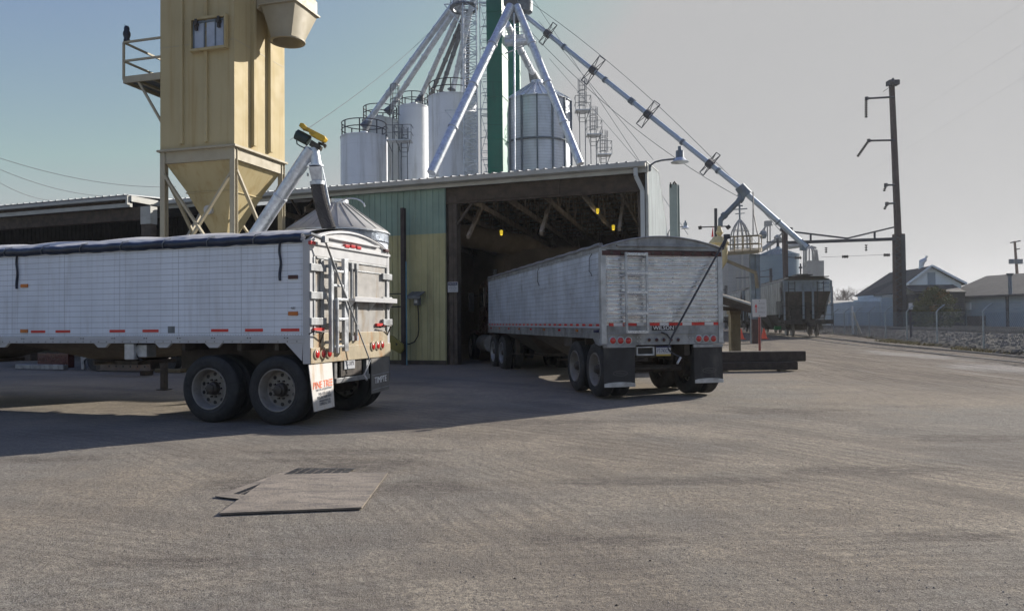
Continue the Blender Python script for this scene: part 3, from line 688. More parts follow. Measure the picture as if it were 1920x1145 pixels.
# ---- aluminium trailer backed into the shed door
T2 = Fr((2.99, 14.80, .06), math.atan2(.973, -.2317))
t2 = thing('grain_trailer', 'dented aluminium grain hopper trailer parked half inside the shed doorway', 'trailer', T2.loc, T2.rz)
def r2(px, py, x=0.): p = T2.on(px, py, x=x); return p.y, p.z
L2 = 10.9; TOP2 = 2.93
b = B()
for s in (1, -1): b.box((.07, s * HW, 1.36), (L2, s * (HW - .04), TOP2 - .05))
b.box((L2 - .04, -HW + .05, 1.3), (L2, HW - .05, TOP2))
b.build('side_panel', T2SIDE, t2)
b = B()
for s in (1, -1):
    b.box((.07, s * (HW + .01), TOP2 - .07), (L2, s * (HW - .05), TOP2 + .03)); b.box((.07, s * (HW + .008), 1.16), (L2, s * (HW - .06), 1.36))
    b.box((.07, s * (HW + .02), 1.352), (L2, s * (HW - .02), 1.366)); b.box((.07, s * (HW + .018), 1.255), (L2, s * (HW - .02), 1.268))
    b.prism([(.10, s * HW, 1.16), (.50, s * HW, 1.16), (.34, s * HW, 1.05), (.12, s * HW, 1.02)], (0, -s * .03, 0))
b.build('side_rail', ALUD, t2, bevel=.004)
b = B()
for k in range(26): b.box((.10 + .42 * k, HW, 1.405), (.10 + .42 * k + .20, HW + .004, 1.452))
b.build('reflector_tape', REDT, t2)
b = B()
for k in range(26): b.box((.30 + .42 * k, HW, 1.405), (.52 + .42 * k, HW + .0035, 1.452))
b.build('reflector_tape', ALU, t2)
for k in range(9):
    x = .12 + k * 1.28; bb = B(); bb.box((x, HW, 1.285), (x + (.26 if k == 0 else .12), HW + .03, 1.335)); bb.build('side_lamp', NAVY if k == 0 else AMB if k % 2 else REDL, t2, bevel=.006)
for x in (.45, 4.4):
    b = B(); b.tube([(x, HW + .02, TOP2 - .08), (x + .12, HW + .03, TOP2 - .15), (x + .14, HW + .03, TOP2 - .42), (x + .05, HW + .025, TOP2 - .46), (x + .02, HW + .02, TOP2 - .52)], .007, 6); b.build('strap', INK, t2)
b = B()
b.grid(lambda u, v: (u * L2, lerp(HW - .03, -HW + .03, v), TOP2 + .02 + .20 * math.sin(PI * v) ** .8 + .03 * math.sin(PI * ((u * L2 / 1.7) % 1)) * math.sin(PI * v)), 90, 18)
b.tube([(.02 + L2 * k / 60, HW - .02 + .008 * math.sin(k), TOP2 + .05 + .008 * math.sin(k * 1.3)) for k in range(61)], .05, 10)
b.build('tarp', TARPG, t2, smooth=60)
b = B(); TP = TOP2
arch = [(-.03, lerp(-HW, HW, k / 20), TP + .01 + .225 * math.sin(PI * k / 20) ** .85) for k in range(21)]
b.prism([(-.03, -HW, TP - .04)] + arch + [(-.03, HW, TP - .04)], (.12, 0, 0)); b.box((-.075, -.98, TP + .03), (-.03, .98, TP + .065)); b.tube([(-.05, p[1], p[2]) for p in arch], .018, 6)
b.build('rear_header', ALUD, t2, bevel=.004)
b = B()
for s in (1, -1): b.box((-.03, s * (HW + .004), 1.06), (.12, s * (HW - .10), TP))
b.build('corner_post', ALU, t2, bevel=.006)
b = B(); b.box((.02, -HW + .1, 1.42), (.05, HW - .1, TP - .14))
def rp(u, v):
    y, z = lerp(HW - .1, -HW + .1, u), lerp(1.42, TP - .14, v); s_ = (z - 1.53) / .0865; k_ = math.floor(s_); f_ = s_ - k_
    wv = mn.noise(V((y * 2.6 + k_ * 1.7, k_ * .37, 3.))) + .6 * mn.noise(V((y * 6.1, k_ * .9, 7.)))
    return (.0 - .010 * math.sin(PI * f_) * (.55 + wv) - .004 * mn.noise(V((y * 9, z * 9, 1))), y, z)
b.grid(rp, 150, 120); b.build('rear_panel', ALUREAR, t2, smooth=60)
b = B()
for k in range(16):
    z = 1.53 + .0865 * k; b.prism([(0, -HW + .11, z - .013), (-.026, -HW + .11, z - .008), (-.026, -HW + .11, z + .008), (0, -HW + .11, z + .013)], (0, 2 * HW - .22, 0))
b.build('rear_ribs', RIBM, t2, smooth=20)
b = B()
for yy in (-HW + .13, -.72, -.22, .38, HW - .13):
    for k in range(16): b.cyl((-.0, yy, 1.575 + .0865 * k), (-.012, yy, 1.575 + .0865 * k), .013, seg=6)
b.build('rivets', ALU, t2)
b = B(); b.box((-.04, -HW + .02, TP - .145), (.03, HW - .02, TP - .055)); b.build('light_strip', REDD, t2)
b = B()
for k in range(11): b.cyl((-.04, lerp(-1.08, 1.08, k / 10), TP - .1), (-.055, lerp(-1.08, 1.08, k / 10), TP - .1), .03, seg=10)
b.build('marker_lamps', GREASE, t2)
b = B(); b.box((-.012, -HW + .1, 1.06), (.05, HW - .1, 1.42)); b.box((-.03, -HW + .1, 1.235), (-.012, HW - .1, 1.255)); b.box((-.028, -HW - .03, 1.03), (.06, HW + .03, 1.062)); b.build('rear_sill', ALUD, t2, bevel=.004)
segs = [(1142, 1150, 0), (1150, 1167, 1), (1167, 1172, 0), (1177, 1193, 0), (1194, 1210, 1), (1211, 1213, 0), (1218, 1236, 0), (1237, 1253, 1), (1254, 1279, 0), (1279, 1296, 1), (1296, 1320, 0), (1321, 1337, 1), (1337, 1346, 0)]
_, zt = r2(1240, 607.5)
for cc, m in ((0, REDT), (1, WHT)):
    b = B()
    for x0, x1, k in segs:
        if k == cc: b.box((-.018, r2(x0, 608)[0], zt - .028), (-.008, r2(x1, 608)[0], zt + .028))
    b.build('reflector_tape', m, t2)
y, z = r2(1244.5, 614.7, -.02); b = B(); b.box((-.016, y - .25, z - .045), (-.010, y + .25, z + .045)); nm = b.build('name_plate', INK, t2)
b = B(); b.text('WILSON', rearm(T2, y, z, -.02), .105, .003, width=.44); b.build('lettering', LETW, nm)
for px in (1149, 1163.5, 1178): y, z = r2(px, 638.3, -.02); bb = B(); lamp(bb, y, z, .06, -.012); bb.build('tail_lamp', [ALU, REDL], t2, smooth=40)
for px in (1310, 1323.8, 1337.5): y, z = r2(px, 634.6, -.02); bb = B(); lamp(bb, y, z, .06, -.012); bb.build('tail_lamp', [ALU, REDL], t2, smooth=40)
for px in (1217, 1231, 1244.5, 1258, 1271.5): y, z = r2(px, 636.6, -.02); bb = B(); lamp(bb, y, z, .033, -.012); bb.build('small_lamp', [ALUD, REDD], t2, smooth=40)
b = B()                                               # bolts beside the lamps
for px in (1195, 1293):
    for i in range(2):
        for j in range(2): y, z = r2(px + i * 6, 632.5 + j * 7, -.01); b.cyl((-.012, y, z), (-.024, y, z), .014, seg=6)
b.build('bolts', ALU, t2)
b = B(); yl, _ = r2(1174.5, 540, -.16); yr, _ = r2(1213.5, 540, -.16); _, zb = r2(1195, 624, -.16); _, zt2 = r2(1195, 473, -.16)
for y in (yl, yr): b.box((-.18, y - .022, zb), (-.13, y + .022, zt2))
for y in (yl, yr):
    for z in (zb + .15, zt2 - .1): b.box((-.14, y - .015, z), (-.0, y + .015, z + .03))
b.build('ladder', ALU, t2, bevel=.004)
b = B()
for py in (476.5, 512, 548, 587, 622): _, z = r2(1195, py, -.16); b.box((-.19, yl, z - .026), (-.12, yr, z + .026))
b.build('ladder_rungs', mat('bright_tread_plate', (.62, .64, .66), .35, .6, vs=60, vamt=.4), t2, bevel=.003)
b = B(); y0, z0 = r2(1193, 650, -.02); y1, z1 = r2(1227, 666, -.02)
b.box((-.03, y0, z0 - .0), (.02, y0 - .03, z1)); b.box((-.03, y1, z0), (.02, y1 + .03, z1)); b.box((-.03, y0, z1), (.02, y1, z1 + .03)); b.box((-.03, y0, z0), (.02, y1, z0 - .02)); b.box((.03, y0, z0), (.05, y1, z1))
b.k = 1; b.box((.025, y0 - .03, z0 - .02), (.03, y1 + .03, z1 + .03)); b.build('bumper_box', [ALU, BLK], t2, bevel=.003)
y0, z0 = r2(1230, 649, -.03); y1, z1 = r2(1257.5, 666.5, -.03)
b = B(); b.box((-.035, y0, z0), (-.02, y1, z1)); pl2 = b.build('licence_plate', PLATE, t2, bevel=.004)
b = B(); b.box((-.0365, y0, z1), (-.0345, y1, z1 + .035)); b.build('plate_band', PLATEY, pl2)
b = B(); b.box((-.0365, y0, z0 - .028), (-.0345, y1, z0)); b.text('PT-743CN', rearm(T2, (y0 + y1) / 2, (z0 + z1) / 2, -.037), .11, width=.27); b.build('lettering', NAVY, pl2)
b = B(); pts = [(1363, 443, -.10), (1259, 632.7, -.20)]
P = [(x, *r2(px, py, x)) for px, py, x in pts]; b.tube(P, .021, 8)
Q = [(x, *r2(px, py, x)) for px, py, x in ((1257, 640, -.2), (1252.5, 652, -.22), (1258, 660, -.26), (1276, 670, -.32))]
b.tube([P[1]] + Q, .013, 8); y, z = r2(1270, 681, -.45); b.k = 1; b.cyl(Q[-1], (-.45, y, z), .022, seg=8); b.k = 0
b.tube([(.1, -HW, TP + .02), (-.02, -HW - .02, TP + .01), P[0]], .03, 8); b.box((-.14, P[0][1] - .05, P[0][2] - .05), (-.05, P[0][1] + .05, P[0][2] + .04))
Q = [(-.05, *r2(px, py, -.05)) for px, py in ((1240, 623), (1250, 626), (1256, 634))]; b.tube(Q, .016, 6)
b.build('tarp_crank', [CATST, ALU], t2, smooth=40)
hopper(t2, 2.6, 5.9, UNDER, 1.2, .58); hopper(t2, 6.1, 9.0, UNDER, 1.2, .58)
b = B()
for s in (1, -1): b.box((.1, s * .62, .80), (2.6, s * .50, 1.16)); b.box((.2, s * .75, .66), (2.4, s * .66, .78))
for x in (.5, 1.2, 2.2): b.box((x, -1.2, 1.02), (x + .08, 1.2, 1.15))
b.cyl((.75, -.5, .9), (.75, .5, .9), .15, seg=14); b.box((2.0, .7, .95), (2.55, 1.25, 1.15)); b.build('suspension', UNDER, t2, bevel=.01)
for s in (1, -1): b = B(); b.box((8.2, s * 1.0, .55), (8.32, s * .88, 1.2)); b.box((8.1, s * 1.08, .52), (8.42, s * .80, .55)); b.bar((8.26, s * .94, .9), (8.9, s * .6, 1.15), .05); b.build('landing_leg', UNDER, t2)

axles(t2, (.52, 1.80), RIMW)
for quad, c4 in (([((1132, 652), -.03), ((1190.5, 652), -.03), ((1191, 723.5), -.05), ((1133, 725), -.05)], 0), ([((1301, 651), -.03), ((1354, 649.5), -.03), ((1356, 715), -.05), ((1303, 717.5), -.05)], 1)):
    fl, fp = flapq('mud_flap', quad, FLAP, -.02, t2, r2)
    b = B(); b.box((-.045, fp[0].y + .01, fp[0].z - .0), (.0, fp[1].y - .01, fp[0].z + .06)); b.build('flap_bracket', ALUD, fl)
    b = B(); y0, y1, zb = fp[3].y, fp[2].y, (fp[3].z + fp[2].z) / 2
    b.prism([(-.068, y0, zb - .01), (-.068, y1, zb - .01)] + [(-.068, lerp(y1, y0, k / 8), zb + .055 + .035 * math.sin(PI * k / 8) ** .6 * .9) for k in range(9)], (.014, 0, 0)); b.build('flap_weight', ALU, fl, bevel=.002)
    b = B(); mt = onflap(fp, .52, .66)
    el = [mt @ V((.155 * math.cos(a * PI / 12), .055 * math.sin(a * PI / 12), .002)) for a in range(24)]; eo = [mt @ V((.135 * math.cos(a * PI / 12), .042 * math.sin(a * PI / 12), .002)) for a in range(24)]
    b.add(el + eo, [(k, (k + 1) % 24, 24 + (k + 1) % 24, 24 + k) for k in range(24)])
    b.text('Wilson', mt, .075, .001, .3, width=.19); b.build('oval_emblem', mat('dim_emblem_grey', (.085, .08, .08), .6), fl)

# tractor inside the doorway
TR = Fr(T2.loc, T2.rz)
tr = thing('semi_truck', 'dark maroon truck tractor in the shade inside the shed', 'truck', T2.m @ V((9, 0, 0)), T2.rz)
def tb(x0, y0, z0, x1, y1, z1, b): b.box((x0 - 9, y0, z0), (x1 - 9, y1, z1))
b = B(); b.hexa([(2.35, -1.1, 1.1), (4.9, -1.1, 1.1), (4.9, 1.1, 1.1), (2.35, 1.1, 1.1), (2.35, -1.05, 3.15), (4.55, -1.05, 2.95), (4.55, 1.05, 2.95), (2.35, 1.05, 3.15)])
b.hexa([(4.9, -.75, 1.0), (6.6, -.65, 1.0), (6.6, .65, 1.0), (4.9, .75, 1.0), (4.9, -.8, 2.05), (6.5, -.62, 1.75), (6.5, .62, 1.75), (4.9, .8, 2.05)]); b.build('cab', MAROON, tr, bevel=.06)
b = B(); b.box((3.7, 1.06, 2.05), (4.5, 1.115, 2.75)); b.box((2.6, 1.06, 2.1), (3.0, 1.115, 2.6)); b.hexa([(4.78, -.9, 2.1), (4.82, -.9, 2.1), (4.82, .9, 2.1), (4.78, .9, 2.1), (4.58, -.85, 2.8), (4.62, -.85, 2.8), (4.62, .85, 2.8), (4.58, .85, 2.8)]); b.build('window', GLASSD, tr)
for s in (1, -1):
    b = B(); b.cyl((2.15, s * 1.0, .9), (2.15, s * 1.0, 3.3), .075, seg=12); b.k = 1; b.cyl((2.15, s * 1.0, 2.2), (2.15, s * 1.0, 2.9), .09, seg=12); b.build('exhaust_stack', [BLK, CHROME], tr, smooth=40)
    b = B(); b.cyl((2.7, s * .98, .75), (4.3, s * .98, .75), .3, seg=20); b.build('fuel_tank', ALU if s > 0 else BLK, tr, smooth=40)
    b = B(); b.lathe([(.52, -.05), (.6, -.05), (.6, .3), (.52, .3)], (5.7, s * .95, .6), 20, M.Rotation(-PI / 2, 3, 'X'), 0, PI) if 0 else b.box((5.1, s * .72, 1.05), (6.5, s * 1.12, 1.2)); b.build('fender', MAROON, tr, bevel=.05)
    b = B(); b.box((4.75, s * 1.25, 1.9), (4.85, s * 1.45, 2.6)); b.bar((4.7, s * 1.1, 2.5), (4.8, s * 1.3, 2.5), .03); b.build('mirror', BLK, tr)
b = B(); b.box((-.6, -.45, .75), (6.6, -.35, 1.0)); b.box((-.6, .35, .75), (6.6, .45, 1.0)); b.cyl((.9, 0, 1.0), (.9, 0, 1.12), .5, seg=20); b.box((1.3, -.6, .6), (2.3, .6, 1.0)); b.build('frame', BLK, tr)
for x, d in ((.3, 1), (1.58, 1), (5.75, 0)):
    for s in (1, -1):
        wheel(tr, x, s * 1.22, s, ALUD if d else RIMW)
        if d: wheel(tr, x, s * .89, s, RIMW)
# ------------------------------------------------------------------ drive-through shed
BF = Fr((4.25, 23.35, g(0, 23.35)), math.atan2(-.337, .9415))
EZ = 6.39; SH = -.106; BD = 18.6; RIDGE = 8.4; RZ = EZ + 1.36
bld = thing('grain_shed', 'long green and olive metal shed with a wide dark drive-in doorway', 'shed', BF.loc, BF.rz)
def S(u, v, z): return V((u + SH * v, v, z))
XL = BF.on(622, 500, y=0).x; XG = BF.on(836, 500, y=0).x; XJ = -.28
def siding(b, x0, x1, z0, z1, y=0., pitch=.23, dep=.032, ax=None, top=None):
    """ribbed sheet facing -y (or placed by ax(u, d, z))"""
    ax = ax or (lambda u, d, z: V((u, y + d, z))); n = max(1, int(round((x1 - x0) / pitch))); p = (x1 - x0) / n; us = []
    for k in range(n):
        u = x0 + k * p; us += [(u, 0), (u + p * .62, 0), (u + p * .70, -dep), (u + p * .90, -dep), (u + p * .98, 0)]
    us.append((x1, 0)); tp = top or (lambda u: z1)
    m = len(us); vs = [ax(u, d, z0) for u, d in us] + [ax(u, d, tp(u)) for u, d in us] + [ax(x0, .05, z0), ax(x1, .05, z0), ax(x1, .05, tp(x1)), ax(x0, .05, tp(x0))]
    b.add(vs, [(i, i + 1, m + i + 1, m + i) for i in range(m - 1)] + [(2 * m + 1, 2 * m, 2 * m + 3, 2 * m + 2)])
ZS = BF.on(780, 440, y=0).z
b = B(); siding(b, XL, XG, -.1, ZS); b.build('lower_siding', OLIVE, bld)
b = B(); siding(b, XL, XG, ZS + .002, EZ - .2, y=-.006); b.build('upper_siding', TEAL, bld)
b = B(); b.box((XL, -.05, -.1), (XG, .0, .16)); b.build('base_board', GREASE, bld)
b = B()                                                # posts and header of the doorway
for px0, px1 in ((842, 850), (850.5, 857)):
    x0 = BF.on(px0, 500, y=.05).x; x1 = BF.on(px1, 500, y=.05).x; b.box((x0, .03, -.2), (x1, .38, 5.8))
x0 = BF.on(836.5, 500, y=.2).x; b.box((x0, .14, -.1), (x0 + .12, .3, 5.8)); xa = BF.on(889, 360, y=.1).x; b.bar((XG + .35, .15, 4.8), (xa + .15, .15, 5.85), .08)
b.box((XJ, .05, -.1), (XJ + .22, .35, 5.9))
b.build('door_post', WOODP, bld, bevel=.01)
b = B(); b.box((XG, .04, EZ - .82), (-.06, .22, EZ - .12)); b.box((XG + .02, .02, EZ - .86), (-.08, .16, EZ - .79)); b.box((XG + .5, .0, EZ - .78), (XG + 4.1, .04, EZ - .25)); b.build('door_header', WOODD, bld, bevel=.01)
# gutter and fascia along the whole eave
XE = -19.3
b = B(); b.prism([(XE, -.16, EZ - .02), (XE, -.30, EZ + .0), (XE, -.31, EZ - .13), (XE, -.24, EZ - .17), (XE, -.14, EZ - .17)], (-XE + .02, 0, 0)); b.build('gutter', GUT, bld)
b = B(); b.box((XE, -.14, EZ - .30), (.02, -.06, EZ - .02)); b.build('fascia', GUT, bld)
b = B(); pts = [(-.28, -.24, EZ - .17), (-.28, -.24, EZ - .42), (-.10, -.12, EZ - .85), (-.10, -.12, .1)]
for i in range(3): b.bar(pts[i], pts[i + 1], .13, .10, up=(0, 1, 0))
b.box((-.19, -.08, 3.7), (-.02, .0, 3.74)); b.build('downspout', mat('pale_downspout', (.50, .53, .53), .4, vamt=.06), bld, bevel=.006)
# roof: ribbed sheets with translucent panels let in
def roofz(v): return EZ + (RZ - EZ) * (v + .25) / (RIDGE + .25) if v < RIDGE else RZ - (RZ - EZ) * (v - RIDGE) / (BD - RIDGE)
sky_u = [(BF.on(952, 357, y=2.).x, .9), (BF.on(1118, 347, y=2.).x, 1.1), (-3.2, .8), (-5.9, .8)]
holes = []
holes = [(BF.on(936, 360, y=1.8).x, BF.on(952, 360, y=1.8).x, 1.3, 2.9), (BF.on(958, 360, y=1.8).x, BF.on(972, 360, y=1.8).x, 1.2, 2.9), (BF.on(1099, 350, y=1.8).x, BF.on(1113, 350, y=1.8).x, 1.0, 2.5), (BF.on(1117, 350, y=1.8).x, BF.on(1138, 350, y=1.8).x, 1.0, 2.9)]
holes = sorted((min(a, b2), max(a, b2), c1, c2) for a, b2, c1, c2 in holes)
cuts = sorted({XE, .04} | {h[0] for h in holes} | {h[1] for h in holes})
b = B()
for i in range(len(cuts) - 1):
    u0, u1 = cuts[i], cuts[i + 1]; h = [q for q in holes if q[0] <= u0 + 1e-6 and q[1] >= u1 - 1e-6]
    vs_ = [(-.25, h[0][2]), (h[0][3], RIDGE), (RIDGE, BD + .3)] if h else [(-.25, RIDGE), (RIDGE, BD + .3)]
    for v0, v1 in vs_: b.hexa([S(u0, v0, roofz(v0)), S(u1, v0, roofz(v0)), S(u1, v1, roofz(v1)), S(u0, v1, roofz(v1)), S(u0, v0, roofz(v0) + .03), S(u1, v0, roofz(v0) + .03), S(u1, v1, roofz(v1) + .03), S(u0, v1, roofz(v1) + .03)])
n = int(-XE / .3)
for k in range(n):
    u = XE + .1 + k * .3; b.bar(S(u, -.27, roofz(-.25) + .045), S(u, RIDGE, RZ + .045), .07, .03)
b.build('roof', ROOFM, bld)
b = B()
for u0, u1, v0, v1 in holes: b.hexa([S(u0, v0, roofz(v0) + .04), S(u1, v0, roofz(v0) + .04), S(u1, v1, roofz(v1) + .04), S(u0, v1, roofz(v1) + .04), S(u0, v0, roofz(v0) + .05), S(u1, v0, roofz(v0) + .05), S(u1, v1, roofz(v1) + .05), S(u0, v1, roofz(v1) + .05)])
SK = mat('translucent_roof_sheet', (.85, .80, .62), .9, trans=.9, vamt=.05)
b.build('skylight', SK, bld)
# right gable wall
b = B()
siding(b, 0, BD, -.1, EZ, ax=lambda u, d, z: S(-d + .0, u, z), top=lambda u: roofz(u) - .02, pitch=.3, dep=.035)
b.build('gable_siding', SIDEW, bld)
b = B(); b.box((-.02, -.06, -.1), (.05, .06, EZ - .02)); b.build('corner_trim', GUT, bld)
# back and left inner walls
b = B(); XB = XL - .2
b.add([S(XB, BD, -.1), S(0, BD, -.1), S(0, BD, EZ + .3), S(XB, BD, EZ + .3)], [(0, 1, 2, 3)])
b.add([S(XB, 0.06, -.1), S(XB, BD, -.1), S(XB, BD, roofz(BD)), S(XB, RIDGE, RZ), S(XB, .06, EZ)], [(0, 1, 2, 3, 4)])
b.build('inner_wall', IWALL, bld)
b = B(); b.box(S(XG + .3, 7, 0), S(XG - 0.1, 7.2, 4.2)); b.box(S(XG + .2, 7.2, 0), S(XG + 3.6, 7.4, 4.6)); b.build('bin_wall', IWALL, bld)
b = B()
pts = [BF.i @ W(862, 440, 32.) , BF.i @ W(930, 452, 32.), BF.i @ W(985, 462, 33), BF.i @ W(1015, 478, 34), BF.i @ W(1030, 500, 34.5), BF.i @ W(1034, 520, 34.5)]
b.tube(pts, .5, 16); b.build('duct', DUCTM, bld, smooth=50)
# trusses (front to back) and purlins
for k in range(11):
    u = -.9 - k * 1.32; b = B(); zc = 5.75; hw = .075
    b.bar(S(u, .25, zc), S(u, BD - .2, zc - .2), .07, .19)
    b.bar(S(u + .09, .25, EZ - .1), S(u + .09, RIDGE, RZ - .12), .06, .2); b.bar(S(u + .09, RIDGE, RZ - .12), S(u + .09, BD, EZ - .1), .06, .2)
    nn = 9
    for i in range(nn):
        v0 = .4 + (BD - 1) * i / nn; v1 = .4 + (BD - 1) * (i + .5) / nn; v2 = .4 + (BD - 1) * (i + 1) / nn
        b.bar(S(u - .07, v0, zc), S(u - .07, v1, roofz(v1) - .15), .04, .1); b.bar(S(u - .07, v1, roofz(v1) - .15), S(u - .07, v2, zc), .04, .1)
    if k % 2 == 0: b.bar(S(u, .3, 4.4), S(u, 2.1, zc), .1, .14)
    b.build('truss', TRUSS, bld)
b = B()
for k in range(24):
    v = .5 + k * .76; b.bar(S(XB, v, roofz(v) - .07), S(-.05, v, roofz(v) - .07), .05, .1)
for z in (1.2, 2.4, 3.6, 4.6, 5.3, 5.9): b.bar(S(-.14, .3, z), S(-.14, BD - .1, z), .06, .12)
b.build('purlin', TRUSS, bld)
for k in range(6):
    v = 3 + k * 3; b = B(); b.box(S(-.35, v, -.1), S(-.16, v + .2, roofz(v) - .2)); b.build('wall_post', WOODD, bld)
# left wall bay beyond the green sheet: dark recess
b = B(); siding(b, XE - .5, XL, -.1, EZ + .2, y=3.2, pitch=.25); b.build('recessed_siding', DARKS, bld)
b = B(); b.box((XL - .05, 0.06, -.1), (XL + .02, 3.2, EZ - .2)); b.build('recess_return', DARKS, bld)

# open lean-to wing on the left
FY = -1.67; WX = -19.3
wing = thing('open_shed', 'low open-fronted shed with a pale gutter and black interior behind the white trailer', 'shed', BF.m @ V((WX - 6, FY, 0)), BF.rz)
def wb(b, a, c): b.box((a[0] - WX + 6, a[1] - FY, a[2]), (c[0] - WX + 6, c[1] - FY, c[2]))
X0 = -42.
b = B(); wb(b, (X0, FY - .02, EZ - .15), (WX, FY + .10, EZ - .0)); wb(b, (X0, FY + .0, EZ - .42), (WX, FY + .12, EZ - .27)); b.build('fascia', GUT, wing)
b = B(); wb(b, (X0, FY - .12, EZ - .15), (WX - .02, FY - .02, EZ - .03)); wb(b, (WX - .07, FY - .14, EZ - .36), (WX + .01, FY + .0, EZ + .02)); b.build('gutter', GUT, wing, bevel=.01)
b = B(); wb(b, (X0, FY + .06, EZ - .27), (WX, FY + .14, EZ - .15)); b.build('eave_board', WOODD, wing)
b = B(); wb(b, (X0, FY + .15, EZ - .92), (WX + .5, FY + .34, EZ - .42)); b.build('header_beam', WOODD, wing, bevel=.02)
b = B(); o_ = V((-WX + 6, -FY, 0)); b.hexa([V(q) + o_ for q in ((X0, FY - .1, EZ), (WX + .03, FY - .1, EZ), (WX + .03, 9, EZ + .75), (X0, 9, EZ + .75), (X0, FY - .1, EZ + .03), (WX + .03, FY - .1, EZ + .03), (WX + .03, 9, EZ + .78), (X0, 9, EZ + .78))])
for k in range(60):
    u = WX - .2 - k * .35; b.bar(V((u, FY - .12, EZ + .045)) + o_, V((u, 5, EZ + .58)) + o_, .06, .03)
b.build('roof', ROOFM, wing)
b = B(); wb(b, (WX - .02, FY, EZ - .22), (WX + .08, -.1, EZ)); b.build('side_fascia', GUT, wing)
p0 = BF.on(266, 400, y=FY + .2).x; p1 = BF.on(284, 400, y=FY + .2).x
for i, x in enumerate((p0, p0 - 14)):
    b = B(); wb(b, (x, FY + .16, 0), (x + (p1 - p0), FY + .45, 5.45)); b.build('post', WOODP, wing, bevel=.02)
    b = B(); wb(b, (x - .01, FY + .14, 5.3), (x + (p1 - p0) + .01, FY + .47, EZ - .42)); b.build('post_cap', GUT, wing)
b = B(); b2_ = [V((X0, 6.5, 0)) + o_, V((WX + 2, 6.5, 0)) + o_]
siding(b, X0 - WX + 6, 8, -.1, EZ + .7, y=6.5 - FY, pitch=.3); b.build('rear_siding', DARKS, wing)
# downspout shared detail: white capped vent pipe over recess roof
# ---- things on the front wall
def bw(px, py, y=-.05): return BF.m @ BF.on(px, py, y=y)
p = BF.on(756.5, 500, y=-.35); root = thing('steel_post', 'tall brown steel I-beam post standing before the olive wall', 'post', BF.m @ V((p.x, -.35, 0)), BF.rz)
zt_ = BF.on(757, 390, y=-.35).z
b = B(); b.box((-.075, -.07, 0), (.075, -.055, zt_)); b.box((-.075, .055, 0), (.075, .07, zt_)); b.box((-.006, -.055, 0), (.006, .055, zt_)); b.build('beam', mat('dark_brown_steel', (.04, .03, .032), .7, vamt=.3), root)
b = B(); b.box((-.05, -.03, 2.0), (-1.0, .03, 2.05)); b.box((-.05, -.05, 2.45), (-1.2, -.02, 2.49)); b.build('rail_arm', BLK, root)
p = BF.on(761.5, 490, y=-.42); b = B(); b.cyl(BF.m @ V((p.x, -.42, -.05)), BF.m @ V((p.x, -.42, p.z)), .022, seg=10); b.build('marker_pipe', PIPEB, cat='pipe', label='thin pale blue pipe standing against the brown steel post', smooth=40)
p = BF.on(780, 557, y=-.2); root = thing('control_box', 'small grey control box with a sloped rain hood and black cable on olive wall', 'control box', BF.m @ V((p.x, 0, p.z)), BF.rz)
b = B(); b.box((-.10, -.2, -.28), (.12, -.05, .0)); b.build('box', GALVD, root, bevel=.008)
b = B(); b.box((-.07, -.215, -.20), (.05, -.2, -.06)); b.build('button_panel', ALU, root)
b = B(); b.hexa([(-.26, -.42, .02), (.26, -.42, .02), (.26, -.0, .18), (-.26, -.0, .18), (-.26, -.42, .05), (.26, -.42, .05), (.26, 0, .21), (-.26, 0, .21)]); b.box((-.26, -.42, -.06), (.26, -.41, .04)); b.build('rain_hood', GALVD, root, bevel=.005)
b = B(); b.tube([(.03, -.12, -.28), (.05, -.12, -.6), (.06, -.12, -1.1), (.02, -.12, -1.35), (-.12, -.12, -1.55), (-.3, -.14, -1.62), (-.5, -.2, -1.6)], .022, 8); b.build('cable', BLK, root, smooth=50)
p = BF.on(848.5, 538, y=-.06); root = thing('notice_sign', 'small white notice sign with navy header on the doorway post', 'sign', BF.m @ V((p.x, -.02, p.z)), BF.rz)
sx = .17; b = B(); b.box((-sx - .02, -.02, -.175), (sx + .02, -.0, .175)); b.build('board', PLATE, root, bevel=.004)
b = B(); b.box((-sx, -.024, .06), (sx, -.0205, .155)); bn = b.build('header_band', NAVY, root)
tm = lambda x, z: M.Translation(V((x, -.0255, z))) @ M.Rotation(PI / 2, 4, 'X')
b = B(); b.text('NOTICE', tm(0, .107), .075, width=.27); b.build('lettering', PLATE, bn)
b = B()
for z, wd, s_ in ((.025, .2, 'TRUCK DRIVERS'), (-.045, .28, 'STAY WITH YOUR TRUCK'), (-.115, .22, 'AT ALL TIMES')): b.text(s_, tm(0, z), .045, width=wd)
b.build('lettering', NAVY, root)
# folded yellow guard leaning by the corner of the trailer
root = thing('yellow_ramp', 'folded olive-yellow metal ramp plate leaning at foot of the brown post', 'ramp', bw(742, 655), BF.rz)
b = B(); q = [BF.i @ W(px, py, 25.6) - BF.i @ root.location for px, py in ((729, 628), (736, 630), (754, 645), (755.5, 655), (750, 663), (729, 652))]
b.prism(q, (0, .12, 0)); b.build('plate', mat('dull_yellow_paint', (.24, .21, .05), .6, vamt=.2), root, bevel=.01)
b = B(); q = [BF.i @ W(px, py, 25.5) - BF.i @ root.location for px, py in ((742, 642), (746, 645), (743, 648))]; b.prism(q, (0, -.02, 0)); b.build('bracket', BLK, root)
